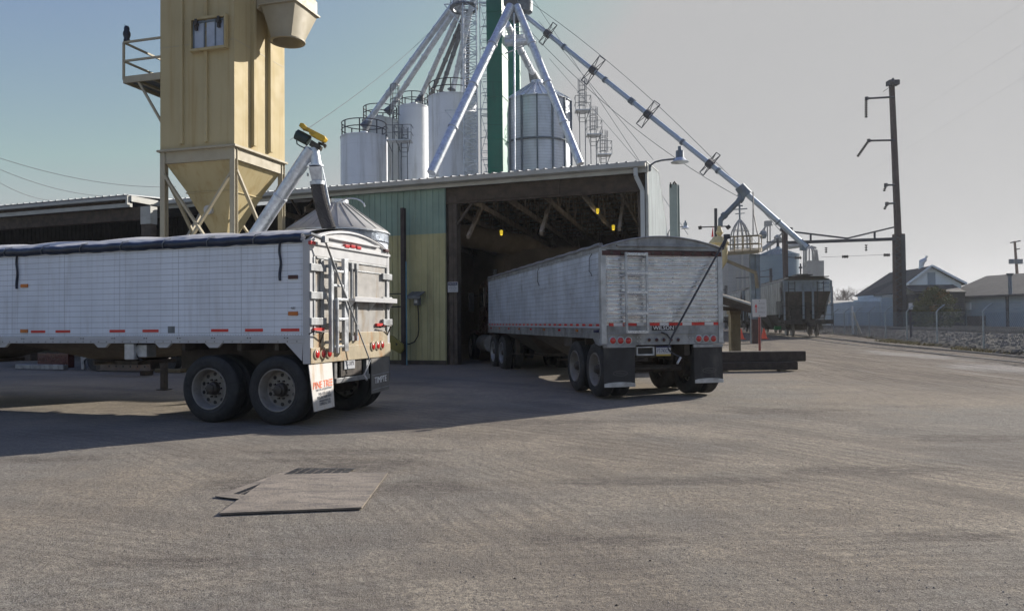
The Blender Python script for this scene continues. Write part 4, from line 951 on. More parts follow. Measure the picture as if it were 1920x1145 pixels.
# hanging lamps
for px, py, D, lab in ((940, 436, 27.5, 'yellow lamp hanging nearest to the doorway post, left of the other two'), (1120.5, 395.5, 28., 'upper of two yellow lamps hanging at right under the roof'), (1150, 426.5, 31., 'lower yellow lamp hanging at right just above the aluminium trailer')):
    p = W(px, py, D); root = thing('hanging_lamp', lab, 'lamp', tuple(p), 0, 'yellow lamps hanging under the shed roof')
    k = D / 36; b = B(); b.lathe([(.0, -.13 * k), (.06 * k, -.12 * k), (.075 * k, -.0), (.08 * k, .09 * k), (.05 * k, .12 * k), (0, .13 * k)], seg=14); b.build('shade', LAMPY, root, smooth=50)
    b = B(); b.cyl((0, 0, .12 * k), (0, 0, 1.4), .008, seg=5); b.build('cord', BLK, root)
    pl_ = bpy.data.lights.new('lamp_bulb', 'POINT'); pl_.energy = 3; pl_.color = (1, .88, .70); pl_.shadow_soft_size = .12
    lo = bpy.data.objects.new('lamp_bulb', pl_); col.objects.link(lo); lo.location = p + V((0, 0, -.3))
# street lamps
def slamp(base, tip, k, lab, head=(0, 0)):
    root = thing('yard_lamp', lab, 'lamp', tuple(base)); base = V(base); tip = V(tip); d = tip - base
    pts = [V((0, 0, 0)), V((d.x * .06, d.y * .06, d.z * .45)), V((d.x * .2, d.y * .2, d.z * .78)), V((d.x * .45, d.y * .45, d.z * .95)), V((d.x, d.y, d.z))]
    b = B(); b.tube(pts, .028 * k, 8); b.box((-.03, -.08, -.1), (.03, .08, .1)); b.build('arm', GALVD, root, smooth=50)
    b = B(); b.lathe([(.0, .36 * k), (.05 * k, .36 * k), (.055 * k, .24 * k), (.115 * k, .23 * k), (.12 * k, .0), (.14 * k, -.04 * k)], d + V((.06, 0, 0)), 18); b.build('lamp_housing', STEELB, root, smooth=40)
    b = B(); b.lathe([(.13 * k, .02), (.2 * k, -.06 * k), (.27 * k, -.10 * k), (.265 * k, -.115 * k), (.1 * k, -.06 * k), (0, -.05 * k)], d + V((.06, 0, 0)), 20); b.build('lamp_shade', GALV, root, smooth=40)
slamp(W(1218, 315, 23.3), W(1271, 297.5, 23.0), 1.05, 'large grey yard lamp on a curved arm at the shed roof corner')
slamp(W(1252, 441, 38), W(1283, 425, 38), .85, 'smaller distant yard lamp low on an arm behind the grey I-beam column')
# grey I-beam column
p = W(1268, 600, 24.); root = thing('steel_column', 'tall grey-green steel I-beam column rising behind the aluminium trailer', 'column', (p.x, p.y, g(p.x, p.y)), -.5)
zt_ = W(1268, 346, 24.).z - g(0, 24); b = B(); b.box((-.13, -.13, 0), (.13, -.11, zt_)); b.box((-.13, .11, 0), (.13, .13, zt_)); b.box((-.01, -.11, 0), (.01, .11, zt_)); b.build('beam', mat('grey_green_steel', (.22, .27, .27), .5, vamt=.12), root)
b = B(); b.tube([(.0, -.14, zt_), (.06, -.16, zt_ + .06), (.1, -.15, zt_ - .02)], .03, 6); b.box((-.1, -.15, zt_ - .12), (-.06, -.1, zt_ + .05)); b.build('bracket', BLK, root)

# ------------------------------------------------------------------ debris under the open shed
def plank(name, lab, px0, px1, py, D0, h, w_, m, z=None, cat='plank', rz=0, group=None):
    p = W(px0, py, D0); q = W(px1, py, D0); z0 = z if z is not None else g(0, D0)
    L_ = (q - p).length; root_ = B(); F = Fr((p.x, p.y, 0), BF.rz + rz)
    root_.m = F.m; root_.box((0, 0, z0), (L_, w_, z0 + h)); return root_.build(name, m, cat=cat, label=lab, bevel=.012, group=group)
zg = g(0, 26)
plank('steel_channel', 'long pale steel channel lying on the ground under the white trailer', 28, 150, 683, 25.5, .16, .2, ALUD, z=zg)
plank('painted_beam', 'dark maroon beam resting behind the pale steel channel', 70, 148, 672, 26.4, .5, .25, MAROON, z=zg, cat='beam')
plank('timber', 'brown timber on blocks at the left edge beneath the trailer', 0, 78, 678, 27.0, .3, .3, WOODD, z=zg + .22, cat='timber')
plank('timber', 'light yellow-brown board stacked beneath the trailer hopper', 172, 200, 674, 26.2, .1, .2, WOODL, z=zg + .42, cat='timber')
b = B(); F = Fr(W(188, 700, 22.2), BF.rz); b.m = M.Translation(V((0, 0, g(0, 22.2) - F.loc.z + .18))) @ F.m
b.box((0, 0, 0), (1.9, .02, .22)); b.box((0, -.09, .22), (1.9, .11, .235)); b.box((0, -.09, -.015), (1.9, .11, 0)); b.k = 1
for k in range(6): b.cyl((.35 + .27 * k, -.004, .1), (.35 + .27 * k, .0, .1), .03, seg=10)
b.build('steel_beam', [mat('rusty_grey_steel', (.12, .10, .085), .7, vamt=.25, dirt=(.16, .07, .03), dscale=(3, 3, 3), damt=.6), BLK], cat='steel beam', label='rusty steel beam with bolt holes lying behind the trailer axles')
plank('timber', 'short dark block under the holed steel beam', 262, 276, 700, 22.1, .18, .3, WOODD, z=g(0, 22.1), cat='timber')
plank('timber', 'splintered pale board on the ground behind the holed steel beam', 290, 345, 700, 23.2, .12, .3, WOODL, z=g(0, 23), cat='timber', rz=.1)
plank('scrap_steel', 'pile of dark scrap lengths behind the holed steel beam', 180, 290, 690, 24.0, .26, .8, GREASE, z=g(0, 24), cat='scrap', rz=.05)
root = thing('jack_stand', 'bent pale metal prop standing beneath the trailer hopper', 'prop', tuple(W(160, 700, 24.5)), 0)
b = B(); q = [W(px, py, 24.5) - root.location for px, py in ((150, 657), (170, 657), (166, 668), (157, 676), (158, 692), (152, 692), (151, 672))]; b.prism(q, (0, .1, 0)); b.build('stand', ALUD, root, bevel=.01)
# yellow conveyor body in the shade behind the trailer
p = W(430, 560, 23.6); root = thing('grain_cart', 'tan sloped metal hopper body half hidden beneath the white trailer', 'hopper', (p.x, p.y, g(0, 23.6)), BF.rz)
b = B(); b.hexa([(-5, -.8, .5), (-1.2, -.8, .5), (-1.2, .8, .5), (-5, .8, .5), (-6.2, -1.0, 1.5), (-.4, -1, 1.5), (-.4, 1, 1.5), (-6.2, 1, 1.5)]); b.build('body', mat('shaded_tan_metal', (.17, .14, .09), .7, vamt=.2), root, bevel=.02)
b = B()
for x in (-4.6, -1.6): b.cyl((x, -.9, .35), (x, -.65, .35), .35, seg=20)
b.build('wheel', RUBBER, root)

# ------------------------------------------------------------------ ochre dust-filter tower
TF = Fr((W(440, 600, 17.0).x, 17.0, g(0, 17)), math.atan2(-.27, .96))
tw = thing('filter_tower', 'tall square ochre steel tower with hopper bottom on legs', 'tower', TF.loc, TF.rz)
FZ = TF.on(440, 272, y=0).z; SW = 2.08
XA = TF.on(300.5, 284, y=0).x; YB = TF.on(534, 307, x=0).y; TOPZ = 13.2
b = B(); b.box((XA, 0, FZ), (0, YB, TOPZ)); b.build('body', YEL, tw)
b = B(); b.box((XA - .06, -.06, FZ - .03), (.06, YB + .06, FZ + .02)); b.build('flange', YELP, tw, bevel=.004)
b = B(); b.box((XA + .02, .02, FZ - .30), (-.02, YB - .02, FZ - .03)); b.build('collar_band', YELP, tw)
def ypx(px, py): return TF.on(px, py, x=0).y
b = B()                                               # vertical stiffeners
for px in (342, 388): x = TF.on(px, 200, y=0).x; b.box((x - .045, -.06, FZ + .12), (x + .045, 0, TOPZ))
for px in (473, 504): y = ypx(px, 250); b.box((0, y - .05, FZ + .12), (.09, y + .05, TOPZ))
b.build('stiffener', YEL, tw, bevel=.004)
NZ = TF.on(440, 366, y=SW / 2).z; nx = (XA) / 2; ny_ = YB / 2; ZL = FZ - .28
b = B()
b.hexa([(nx - .60, ny_ - .60, NZ), (nx + .60, ny_ - .60, NZ), (nx + .60, ny_ + .60, NZ), (nx - .60, ny_ + .60, NZ), (XA + .08, .08, ZL), (-.08, .08, ZL), (-.08, YB - .08, ZL), (XA + .08, YB - .08, ZL)])
NZ2 = NZ - 1.0
b.hexa([(nx - .2, ny_ - .2, NZ2), (nx + .2, ny_ - .2, NZ2), (nx + .2, ny_ + .2, NZ2), (nx - .2, ny_ + .2, NZ2), (nx - .61, ny_ - .61, NZ), (nx + .61, ny_ - .61, NZ), (nx + .61, ny_ + .61, NZ), (nx - .61, ny_ + .61, NZ)])
b.box((nx - .63, ny_ - .63, NZ - .02), (nx + .63, ny_ + .63, NZ + .01)); b.cyl((nx, ny_, NZ2 - .5), (nx, ny_, NZ2), .2, seg=16)
hp = b.build('hopper', YEL, tw, bevel=.006)
b = B()
for k in range(26):
    for px in (388,): x = TF.on(px, 200, y=0).x; b.cyl((x, -.066, FZ + .3 + k * .28), (x, -.05, FZ + .3 + k * .28), .012, seg=6)
b.build('bolts', YELP, tw)
b = B()
for z in (FZ + 2.44, FZ + 4.88): b.box((XA - .004, -.004, z), (.004, YB + .004, z + .012))
b.build('sheet_seam', YELP, tw)
b = B(); b.cyl((nx - .1, ny_ - .52, NZ - .42), (nx - .1, ny_ - .38, NZ - .39), .11, seg=16); b.box((nx - .25, ny_ - .46, NZ - .40), (nx + .0, ny_ - .37, NZ - .36)); b.build('inspection_hatch', WHITE, hp)
legs = [(XA, 0), (0, 0), (0, YB), (XA, YB)]
for i, (x, y) in enumerate(legs):
    b = B(); x += .06 if x < -1 else -.06; y += .06 if y < 1 else -.06
    b.box((x - .065, y - .065, 1.45), (x + .065, y - .05, FZ - .03)); b.box((x - .065, y + .05, 1.45), (x + .065, y + .065, FZ - .03)); b.box((x - .01, y - .05, 1.45), (x + .01, y + .05, FZ - .03)); lg = b.build('leg', YELP, tw)
    b = B(); b.box((x - .06, y - .06, 0), (x + .06, y + .06, 1.45)); b.box((x - .12, y - .12, 0), (x + .12, y + .12, .02)); b.build('darkened_leg_foot', GREASE, lg)  # lower leg coloured dark to merge with the shade under the trailer
b = B(); zb, zt = 2.6, FZ - .55
for (x0, y0), (x1, y1) in ((legs[0], legs[1]), (legs[1], legs[2]), (legs[2], legs[3]), (legs[3], legs[0])):
    i_ = lambda q: (q[0] + (.09 if q[0] < -1 else -.09), q[1] + (.09 if q[1] < 1 else -.09))
    for A_, C_ in ((i_((x0, y0)), i_((x1, y1))), (i_((x1, y1)), i_((x0, y0)))):
        n_ = V((y1 - y0, x0 - x1, 0)).normalized() * (.075 if A_ == i_((x0, y0)) else .02)
        b.bar(V((*A_, zt)) + n_, V((*C_, zb)) + n_, .08, .05)
b.build('brace', YELP, tw)
b = B(); x0 = TF.on(357, 60, y=-.08); x1 = TF.on(425, 60, y=-.08); z1 = TF.on(390, 31, y=-.08).z; z0 = TF.on(390, 94, y=-.08).z
b.box((x0.x, -.12, z0), (x1.x, 0, z0 + .06)); b.box((x0.x, -.12, z1 - .06), (x1.x, 0, z1)); b.box((x0.x, -.12, z0 + .06), (x0.x + .05, 0, z1 - .06)); b.box((x1.x - .05, -.12, z0 + .06), (x1.x, 0, z1 - .06))
wn = b.build('access_door', YEL, tw, bevel=.004)
b = B(); b.box((x0.x + .07, -.06, z0 + .07), (x1.x - .07, -.01, z1 - .07)); b.build('panel', mat('blue_tinted_door_sheet', (.40, .46, .55), .5, vamt=.12, vs=4), wn)
b = B(); ww = x1.x - x0.x
for k in (.08, .38, .68, .92): b.box((x0.x + ww * k - .015, -.075, z0 + .07), (x0.x + ww * k + .015, -.06, z1 - .07))
b.box((x0.x + .07, -.08, z1 - .13), (x1.x - .07, -.06, z1 - .09)); b.build('frame', STEELB, wn)
b = B()
for k in (.18, .80): b.cyl((x0.x + ww * k, -.16, z1 - .16), (x0.x + ww * k, -.06, z1 - .16), .05, seg=12); b.box((x0.x + ww * k - .03, -.13, z1 - .3), (x0.x + ww * k + .03, -.07, z1 - .04))
b.build('latch', GREASE, wn)
# outlet hood on the right face
hm = thing
b = B(); cx, cy = .66, 1.15; mz = TF.on(540, 80, x=cx).z; fz = mz + .78; x0, x1, y0, y1 = .22, 1.14, .72, 1.72
nn = 32; rect = []; circ = []
for k in range(nn):
    a = 2 * PI * k / nn; c_, s_ = math.cos(a), math.sin(a); m_ = max(abs(c_), abs(s_)); rect.append(((x0 + x1) / 2 + c_ / m_ * (x1 - x0) / 2, (y0 + y1) / 2 + s_ / m_ * (y1 - y0) / 2, fz)); circ.append((cx + .37 * c_, cy + .37 * s_, mz))
ins = [(cx + .35 * math.cos(2 * PI * k / nn), cy + .35 * math.sin(2 * PI * k / nn), mz) for k in range(nn)]; ind = [(p[0], p[1], mz + .3) for p in ins]
b.add(rect + circ + ins + ind, [(k, (k + 1) % nn, nn + (k + 1) % nn, nn + k) for k in range(nn)] + [(nn + k, nn + (k + 1) % nn, 2 * nn + (k + 1) % nn, 2 * nn + k) for k in range(nn)] + [(2 * nn + k, 2 * nn + (k + 1) % nn, 3 * nn + (k + 1) % nn, 3 * nn + k) for k in range(nn)] + [tuple(range(3 * nn, 4 * nn))])
b.lathe([(.42, 0), (.42, .03), (.38, .03), (.35, .0)], (cx, cy, mz - .005), 32)
b.build('outlet_hood', YELP, tw, smooth=30)
b = B(); b.box((x0 - .05, y0 - .05, fz - .01), (x1 + .05, y1 + .05, fz + .03)); b.build('hood_flange', YELP, tw)
b = B(); b.prism([(x0, y0, fz), (x1, y0, fz), (x1, y0, fz + .35), (x1 - .15, y0, fz + .6), (x1 - .4, y0, fz + .75), (x0 - .15, y0, fz + .8), (x0 - .12, y0, fz - .08)], (0, y1 - y0, 0)); b.build('outlet_duct', YELP, tw, bevel=.01)
# platform
PZ = TF.on(233, 150, y=0).z; PX = TF.on(232, 120, y=0).x
b = B(); b.box((PX, 0, PZ), (XA, 1.6, PZ + .02)); b.build('platform_deck', GALVD, tw)
b = B(); b.box((PX - .01, -.01, PZ - .08), (XA, .04, PZ + .08)); b.box((PX - .02, 0, PZ - .08), (PX + .03, 1.6, PZ + .08)); b.box((PX, 1.57, PZ - .08), (XA, 1.62, PZ + .08)); b.box((PX + .3, .04, PZ - .06), (PX + .36, 1.57, PZ)); b.box((PX + .75, .04, PZ - .06), (PX + .8, 1.57, PZ))
b.bar((PX + .4, .05, PZ - .08), (XA, .05, PZ - 1.1), .05); b.bar((PX + .4, 1.5, PZ - .08), (XA, 1.5, PZ - 1.1), .05); b.build('platform_frame', YELP, tw)
b = B(); RT = TF.on(233, 80, y=0).z
for y in (.0, 1.58): b.bar((PX, y, PZ), (PX, y, RT), .045)
for z in (RT, lerp(PZ, RT, .5)):
    b.bar((PX, 0, z), (XA, 0, z), .045); b.bar((PX, 0, z), (PX, 1.58, z), .045); b.bar((PX, 1.58, z), (XA, 1.58, z), .045)
b.build('railing', YELP, tw)
p = TF.m @ V((PX + .06, .03, RT + .02)); root = thing('owl_decoy', 'dark blue plastic owl decoy perched on the tower platform railing', 'decoy', tuple(p))
b = B(); b.lathe([(.07, 0), (.075, .05), (.06, .08), (.085, .16), (.085, .22), (.06, .28), (.065, .32), (.05, .37), (0, .40)], seg=14); b.build('body', OWLM, root, smooth=50)
b = B(); b.add([(-.05, -.0, .36), (-.03, .03, .36), (-.05, 0, .44)] + [(.05, -.0, .36), (.03, .03, .36), (.05, 0, .44)], [(0, 1, 2), (3, 4, 5)]); b.prism([(-.02, -.06, .33), (.02, -.06, .33), (0, -.09, .29)], (0, .02, .0)); b.build('head_tufts', OWLM, root)

# ------------------------------------------------------------------ auger with hose
top_ = W(584, 280, 16.); low = W(487, 428, 16.4); bot = low + (low - top_) * .9
ag = thing('grain_auger', 'inclined galvanised auger tube with yellow belt guard and black hose', 'auger', (bot.x, bot.y, g(0, 17)))
b = B(); b.tube([bot, low, lp(low, top_, .4), lp(low, top_, .401)], .15, 18, caps=False); b.tube([lp(low, top_, .4), top_], .145, 18); b.tube([lp(low, top_, .39), lp(low, top_, .41)], .165, 18); b.build('tube', GALV, ag, world=True, smooth=40)
def AW(px, py, D=16.): return W(px, py, D)
b = B(); q = [AW(px, py, 15.85) for px, py in ((560, 236), (563, 230), (569, 231), (574, 237), (609, 255), (610.5, 259), (606, 264), (602, 264), (580, 252), (578, 245), (564, 240))]; b.prism(q, (0, .22, 0)); b.build('belt_guard', YELB, ag, world=True, bevel=.01)
b = B(); b.tube([AW(556, 252), AW(579, 264)], .115, 14); b.box(AW(554, 246, 15.9), AW(562, 262, 16.1)); b.tube([AW(556, 262, 15.9), AW(557, 270, 15.9), AW(563, 274, 15.9), AW(572, 278, 15.9)], .014, 6); b.build('motor', mat('dark_teal_motor', (.02, .04, .04), .5), ag, world=True, smooth=40)
b = B(); b.prism([AW(584, 262, 15.9), AW(600, 272, 15.9), AW(597, 279, 15.9), AW(579, 272, 15.9)], (0, .25, 0)); b.tube([AW(597, 268), AW(611, 273)], .03, 8); b.prism([AW(603, 264, 15.95), AW(611, 272, 15.95), AW(607, 277, 15.95)], (0, .1, 0)); b.build('drive_bracket', GREASE, ag, world=True)
b = B(); b.tube([AW(589, 278), AW(592, 300), AW(593, 311)], .14, 16, rs=[.10, .11, .125]); b.tube([AW(593, 309), AW(593, 312)], .155, 16)
b.hexa([AW(585, 340, 15.9), AW(604, 339, 15.9), AW(604, 339, 16.2), AW(585, 340, 16.2), AW(578, 313, 15.82), AW(603, 311, 15.82), AW(603, 311, 16.2), AW(578, 313, 16.2)]); b.prism([AW(604, 312, 16.), AW(608, 330, 16.), AW(619, 385, 16.), AW(612, 385, 16.)], (0, .05, 0)); b.box(AW(575, 324, 15.95), AW(579, 331, 16.05)); b.build('discharge_spout', GALV, ag, world=True, smooth=30)
b = B(); n = 60; cp = [AW(595, 345), AW(599, 372), AW(606, 398), AW(618, 430)]
def bez(t): return cp[0] * (1 - t) ** 3 + cp[1] * 3 * t * (1 - t) ** 2 + cp[2] * 3 * t * t * (1 - t) + cp[3] * t ** 3
b.tube([bez(k / n) for k in range(n + 1)], .14, 18, rs=[.142 + (.010 if k % 2 else 0) for k in range(n + 1)]); b.build('hose', mat('black_ribbed_hose', (.035, .033, .036), .5, vamt=.3), ag, world=True)
b = B(); b.tube([bez(0) + V((0, 0, .05)), bez(.03)], .16, 18); b.build('hose_clamp', GALV, ag, world=True)
# cone-roofed bin behind the trailer
HD_ = 19.6; HB = (W(632, 430, HD_).x, HD_, g(0, HD_)); hb = thing('hopper_bin', 'small round galvanised bin with a shallow conical lid behind the white trailer', 'bin', HB)
ez = W(632, 430, HD_ - .9).z - HB[2]; az = W(632, 377, HD_).z - HB[2]; rr = 1.32
b = B(); b.lathe([(.25, .7), (.9, 1.5), (rr, 1.7), (rr, ez - .25)], seg=40); b.build('shell', CORR, hb, smooth=40)
b = B(); pr = []
for k in range(8): pr += [(rr + .03, ez - .26 + k * .03), (rr, ez - .245 + k * .03)]
b.lathe(pr, seg=48); b.lathe([(rr + .06, ez - .03), (rr + .06, ez)], seg=48); b.build('eave_rings', GALV, hb)
b = B(); prc = [(rr + .05, ez), (rr + .02, ez + .04), (.28, az - .08), (.26, az - .03), (.0, az)]; b.lathe(prc, seg=40)
for k in range(24):
    a = 2 * PI * k / 24; b.bar((math.cos(a) * rr, math.sin(a) * rr, ez + .05), (math.cos(a) * .28, math.sin(a) * .28, az - .07), .03, .03)
b.build('roof', DULLG, hb, smooth=25)
b = B(); a_ = [(.5 + .35 * math.cos(t * PI / 8), -.6, az - .25 + .22 * math.sin(t * PI / 8)) for t in range(9)]; b.tube(a_, .02, 6); b.lathe([(.3, az - .09), (.3, az + .02), (.0, az + .05)], seg=24); b.build('lid_rail', GALV, hb)
for k in range(6):
    a = 2 * PI * k / 6; b = B(); b.bar((math.cos(a) * rr, math.sin(a) * rr, 0), (math.cos(a) * rr, math.sin(a) * rr, 2.), .08); b.build('leg', GALVD, hb)
# ------------------------------------------------------------------ grain elevator behind the shed
GB = g(0, 60)
def gx(px, D): return W(px, 600, D).x
def railing(b, cx, cy, r, z, h=1.07, a0=0, a1=2 * PI, posts=10, rr=.04):
    n = 28
    for zz in (h, h * .52): b.tube([(cx + r * math.cos(lerp(a0, a1, k / n)), cy + r * math.sin(lerp(a0, a1, k / n)), z + zz) for k in range(n + 1)], rr, 5)
    for k in range(posts + 1): a = lerp(a0, a1, k / posts); b.bar((cx + r * math.cos(a), cy + r * math.sin(a), z), (cx + r * math.cos(a), cy + r * math.sin(a), z + h), rr * 2)
def silo(name, label, px0, px1, pyt, D, m, rail=True, cone=.12, grp=None, off=0):
    x0, x1 = gx(px0, D), gx(px1, D); r = (x1 - x0) / 2; x = (x0 + x1) / 2; h = W((px0 + px1) / 2, pyt, D - r).z - GB
    root = thing(name, label, 'silo', (x, D, GB), 0, grp)
    b = B(); b.lathe([(r, 0), (r, h)], seg=64); b.build('shell', m, root, smooth=30)
    b = B(); b.lathe([(r + .04, h - .08), (r + .04, h), (r * .5, h + r * cone * .6), (.35, h + r * cone), (.3, h + r * cone + .25), (0, h + r * cone + .3)], seg=48); b.build('roof', m, root, smooth=25)
    if rail: b = B(); railing(b, 0, 0, r - .08, h, posts=8); b.build('railing', CATST, root)
    return root, x, r, h
silo('silo', 'shortest white silo, standing in front of the half-hidden one', 641, 728, 248, 56, SILOW, grp='white silos behind the shed')
silo('silo', 'partly hidden white silo just behind the shortest one', 682, 748, 218, 61.5, SILOG, grp='white silos behind the shed')
silo('silo', 'middle-height white silo between the caged ladder and the tallest white silo', 750, 807, 194, 63, SILOW, grp='white silos behind the shed')
silo('silo', 'tallest and widest white silo standing against the lattice tower', 806, 898, 172, 57, SILOW, grp='white silos behind the shed')
# spout cap on the middle silo
# galvanised ribbed silo
root, x, r, h = silo('silo', 'ribbed galvanised silo with conical roof beside the green elevator legs', 948, 1075, 176, 58, CORR, rail=False, cone=.02)
[bpy.data.objects.remove(o) for o in list(bpy.data.objects) if o.parent == root and o.name.startswith('roof')]
az = W(1003, 152, 58).z - GB
b = B(); b.lathe([(r + .1, h - .05), (r + .1, h), (.5, az - .3), (.45, az), (0, az + .1)], seg=48)
for k in range(26):
    a = 2 * PI * k / 26; b.bar((math.cos(a) * (r + .08), math.sin(a) * (r + .08), h + .04), (math.cos(a) * .5, math.sin(a) * .5, az - .25), .07, .12)
b.build('roof', GALV, root, smooth=20)
b = B()
for k in range(14):
    a = 2 * PI * (k + .4) / 14; b.bar((math.cos(a) * (r + .05), math.sin(a) * (r + .05), 0), (math.cos(a) * (r + .05), math.sin(a) * (r + .05), h), .12, .14, up=(math.cos(a), math.sin(a), 0))
b.build('stiffener', STEELB, root)
b = B(); b.lathe([(r + .08, h - 3.35), (r + .14, h - 3.30), (r + .14, h - 3.22), (r + .08, h - 3.18)], seg=48); b.build('wind_ring', STEELB, root, smooth=30)

def cage(label, px, py0, py1, D, px2=None, w_=.75, grp='caged ladders', plats=()):
    x = gx(px, D); z1 = W(px, py0, D).z; z0 = GB; x = W(px, py0, D).x
    root = thing('caged_ladder', label, 'ladder', (x, D, GB), 0, grp)
    H = z1 - GB; zb = W(px, py1, D).z - GB
    b = B()
    for s in (-1, 1): b.bar((s * .22, 0, 0), (s * .22, 0, H), .06)
    z = zb - 1
    while z < H - .1: b.bar((-.22, 0, z), (.22, 0, z), .035); z += .32
    b.build('ladder', GALVD, root)
    b = B(); z = zb + .2
    while z < H + .01:
        b.tube([(.36 * math.cos(a) * w_ / .75, -.02 - .62 * math.sin(a), z) for a in [PI * k / 8 for k in range(9)]], .028, 5); z += 1.1
    for k in range(1, 8): a = PI * k / 8; b.bar((.36 * math.cos(a), -.02 - .62 * math.sin(a), zb + .2), (.36 * math.cos(a), -.02 - .62 * math.sin(a), H), .03)
    b.build('cage', GALVD, root)
    for pz in plats:
        zz = W(px, pz, D).z - GB; b = B(); b.box((-.6, -.8, zz - .06), (.6, .3, zz)); b.build('platform', GALV, root)
        b = B()
        for zz2 in (zz + .5, zz + 1.05):
            b.bar((-.6, -.8, zz2), (.6, -.8, zz2), .035); b.bar((-.6, -.8, zz2), (-.6, .3, zz2), .035); b.bar((.6, -.8, zz2), (.6, .3, zz2), .035)
        for q in (-.6, 0, .6): b.bar((q, -.8, zz), (q, -.8, zz + 1.05), .035)
        b.build('railing', GALVD, root)
        b = B(); b.bar((-.5, -.7, zz - .05), (-.2, .1, zz - .9), .04); b.bar((.5, -.7, zz - .05), (.2, .1, zz - .9), .04); b.build('bracket', GALVD, root)
    return root
cage('tall caged ladder rising between the shortest and middle white silos', 741, 160, 222, 55.5, plats=(266,))
cage('ladder with a cage lower down beside the middle white silo', 758, 240, 268, 54, plats=(266,))
cage('tallest caged ladder at the right edge of the ribbed silo', 1091, 150, 205, 58, plats=(210,))
cage('middle caged ladder right of the ribbed silo', 1112, 203, 250, 60, plats=(255,))
cage('lowest and rightmost caged ladder beyond the ribbed silo', 1131, 247, 290, 62, plats=(292,))
for px, D, lab in ((1098, 59.5, 'thin galvanised leg of the frame left of the middle caged ladder'), (1123, 61, 'thin galvanised leg of the frame right of the middle caged ladder')):
    pass

# green bucket elevator legs
def leg(label, px0, px1, pxs, D, zt, pys=None):
    x0, x1 = gx(px0, D), gx(px1, D); dx = x1 - x0
    root = thing('elevator_leg', label, 'elevator', ((x0 + x1) / 2, D, GB), 0)
    sdx = gx(pxs, D + 1.3) - x1
    pts = [V((-dx / 2, 0, 0)), V((dx / 2, 0, 0)), V((dx / 2 + sdx, 1.3, 0)), V((-dx / 2 + sdx, 1.3, 0))]
    b = B(); b.hexa([p + V((0, 0, 0)) for p in pts] + [p + V((0, 0, zt)) for p in pts])
    me = b.build('casing', [GREEN, GREENLIT], root)
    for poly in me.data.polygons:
        if poly.normal.x > .5: poly.material_index = 1  # sun-facing sides get a paler green, the sunlight put into the colour
    b = B()
    for z in range(2, int(zt), 3):
        b.hexa([p * 1.04 + V((0, -.03, z)) for p in pts] + [p * 1.04 + V((0, -.03, z + .07)) for p in pts])
    b.build('casing_joint', GREEN, root)
    return root
leg('wide dark green bucket elevator leg with a pale green sunlit side', 917, 946, 957, 52, 33)
leg('narrower dark green elevator leg standing behind the first', 951, 979, 981, 64.5, 36)
# lattice tower
root = thing('lattice_tower', 'slender galvanised lattice tower left of the green elevator leg', 'tower', (gx(900, 53.5), 53.5, GB))
def lattice(b, wd, dp, H, step, t, x=0, y=0):
    cs = [(-wd / 2 + x, -dp / 2 + y), (wd / 2 + x, -dp / 2 + y), (wd / 2 + x, dp / 2 + y), (-wd / 2 + x, dp / 2 + y)]
    for cx, cy in cs: b.bar((cx, cy, 0), (cx, cy, H), t)
    n = int(H / step)
    for k in range(n):
        for i in range(4):
            A_, C_ = cs[i], cs[(i + 1) % 4]; b.bar((*A_, k * step), (*C_, k * step), t * .6)
            if k % 2: A_, C_ = C_, A_
            b.bar((*A_, k * step), (*C_, (k + 1) * step), t * .6)
b = B(); lattice(b, .95, .95, 32, .55, .07, x=-.55); b.build('mast', GALV, root)
b = B(); lattice(b, .75, .6, 32, 2.7, .06, x=.55, y=.2)
for k in range(64): b.bar((.35, -.1, k * .5), (.75, -.1, k * .5), .04)
for k in range(20):
    b.tube([(.55 + .36 * math.cos(a), -.12 - .4 * math.sin(a), k * 1.6) for a in [PI * j / 6 for j in range(7)]], .03, 4)
b.build('ladder', GALV, root)
b = B()
for z in (16.5, 24.2): b.bar((-2.4, 0, z), (1.6, -.3, z), .06); b.bar((-2.4, 0, z), (-.6, 0, z - 2.2), .06)
b.build('standoff', GALV, root)
# round platform at left of mast
root = thing('distributor_ring', 'small round platform ring gathering the left grain spouts', 'platform', tuple(W(870, 16, 54)))
b = B(); b.lathe([(1., -.1), (1.05, 0), (1., .12), (.8, .05), (.8, -.1), (1, -.1)], seg=24); b.build('ring', GALVD, root)
b = B()
for k in range(8): a = k * PI / 4; b.bar((math.cos(a), math.sin(a), 0), (math.cos(a) * .9, math.sin(a) * .9, 3), .05)
b.build('stanchion', GALVD, root)
# distributor head
root = thing('grain_distributor', 'round galvanised distributor where the big spouts meet', 'distributor', tuple(W(966, 14, 51)))
b = B(); b.lathe([(.3, -1.0), (.45, -.3), (.8, .2), (.85, 1.2), (.3, 1.6), (0, 1.6)], seg=24); b.build('cone', GALVD, root, smooth=30)
b = B(); b.lathe([(.0, -.45), (.55, -.35), (.6, .3), (.5, .5), (0, .5)], V(W(983, 14, 50.5)) - root.location, 18); b.build('gearbox', GALVD, root, smooth=30)
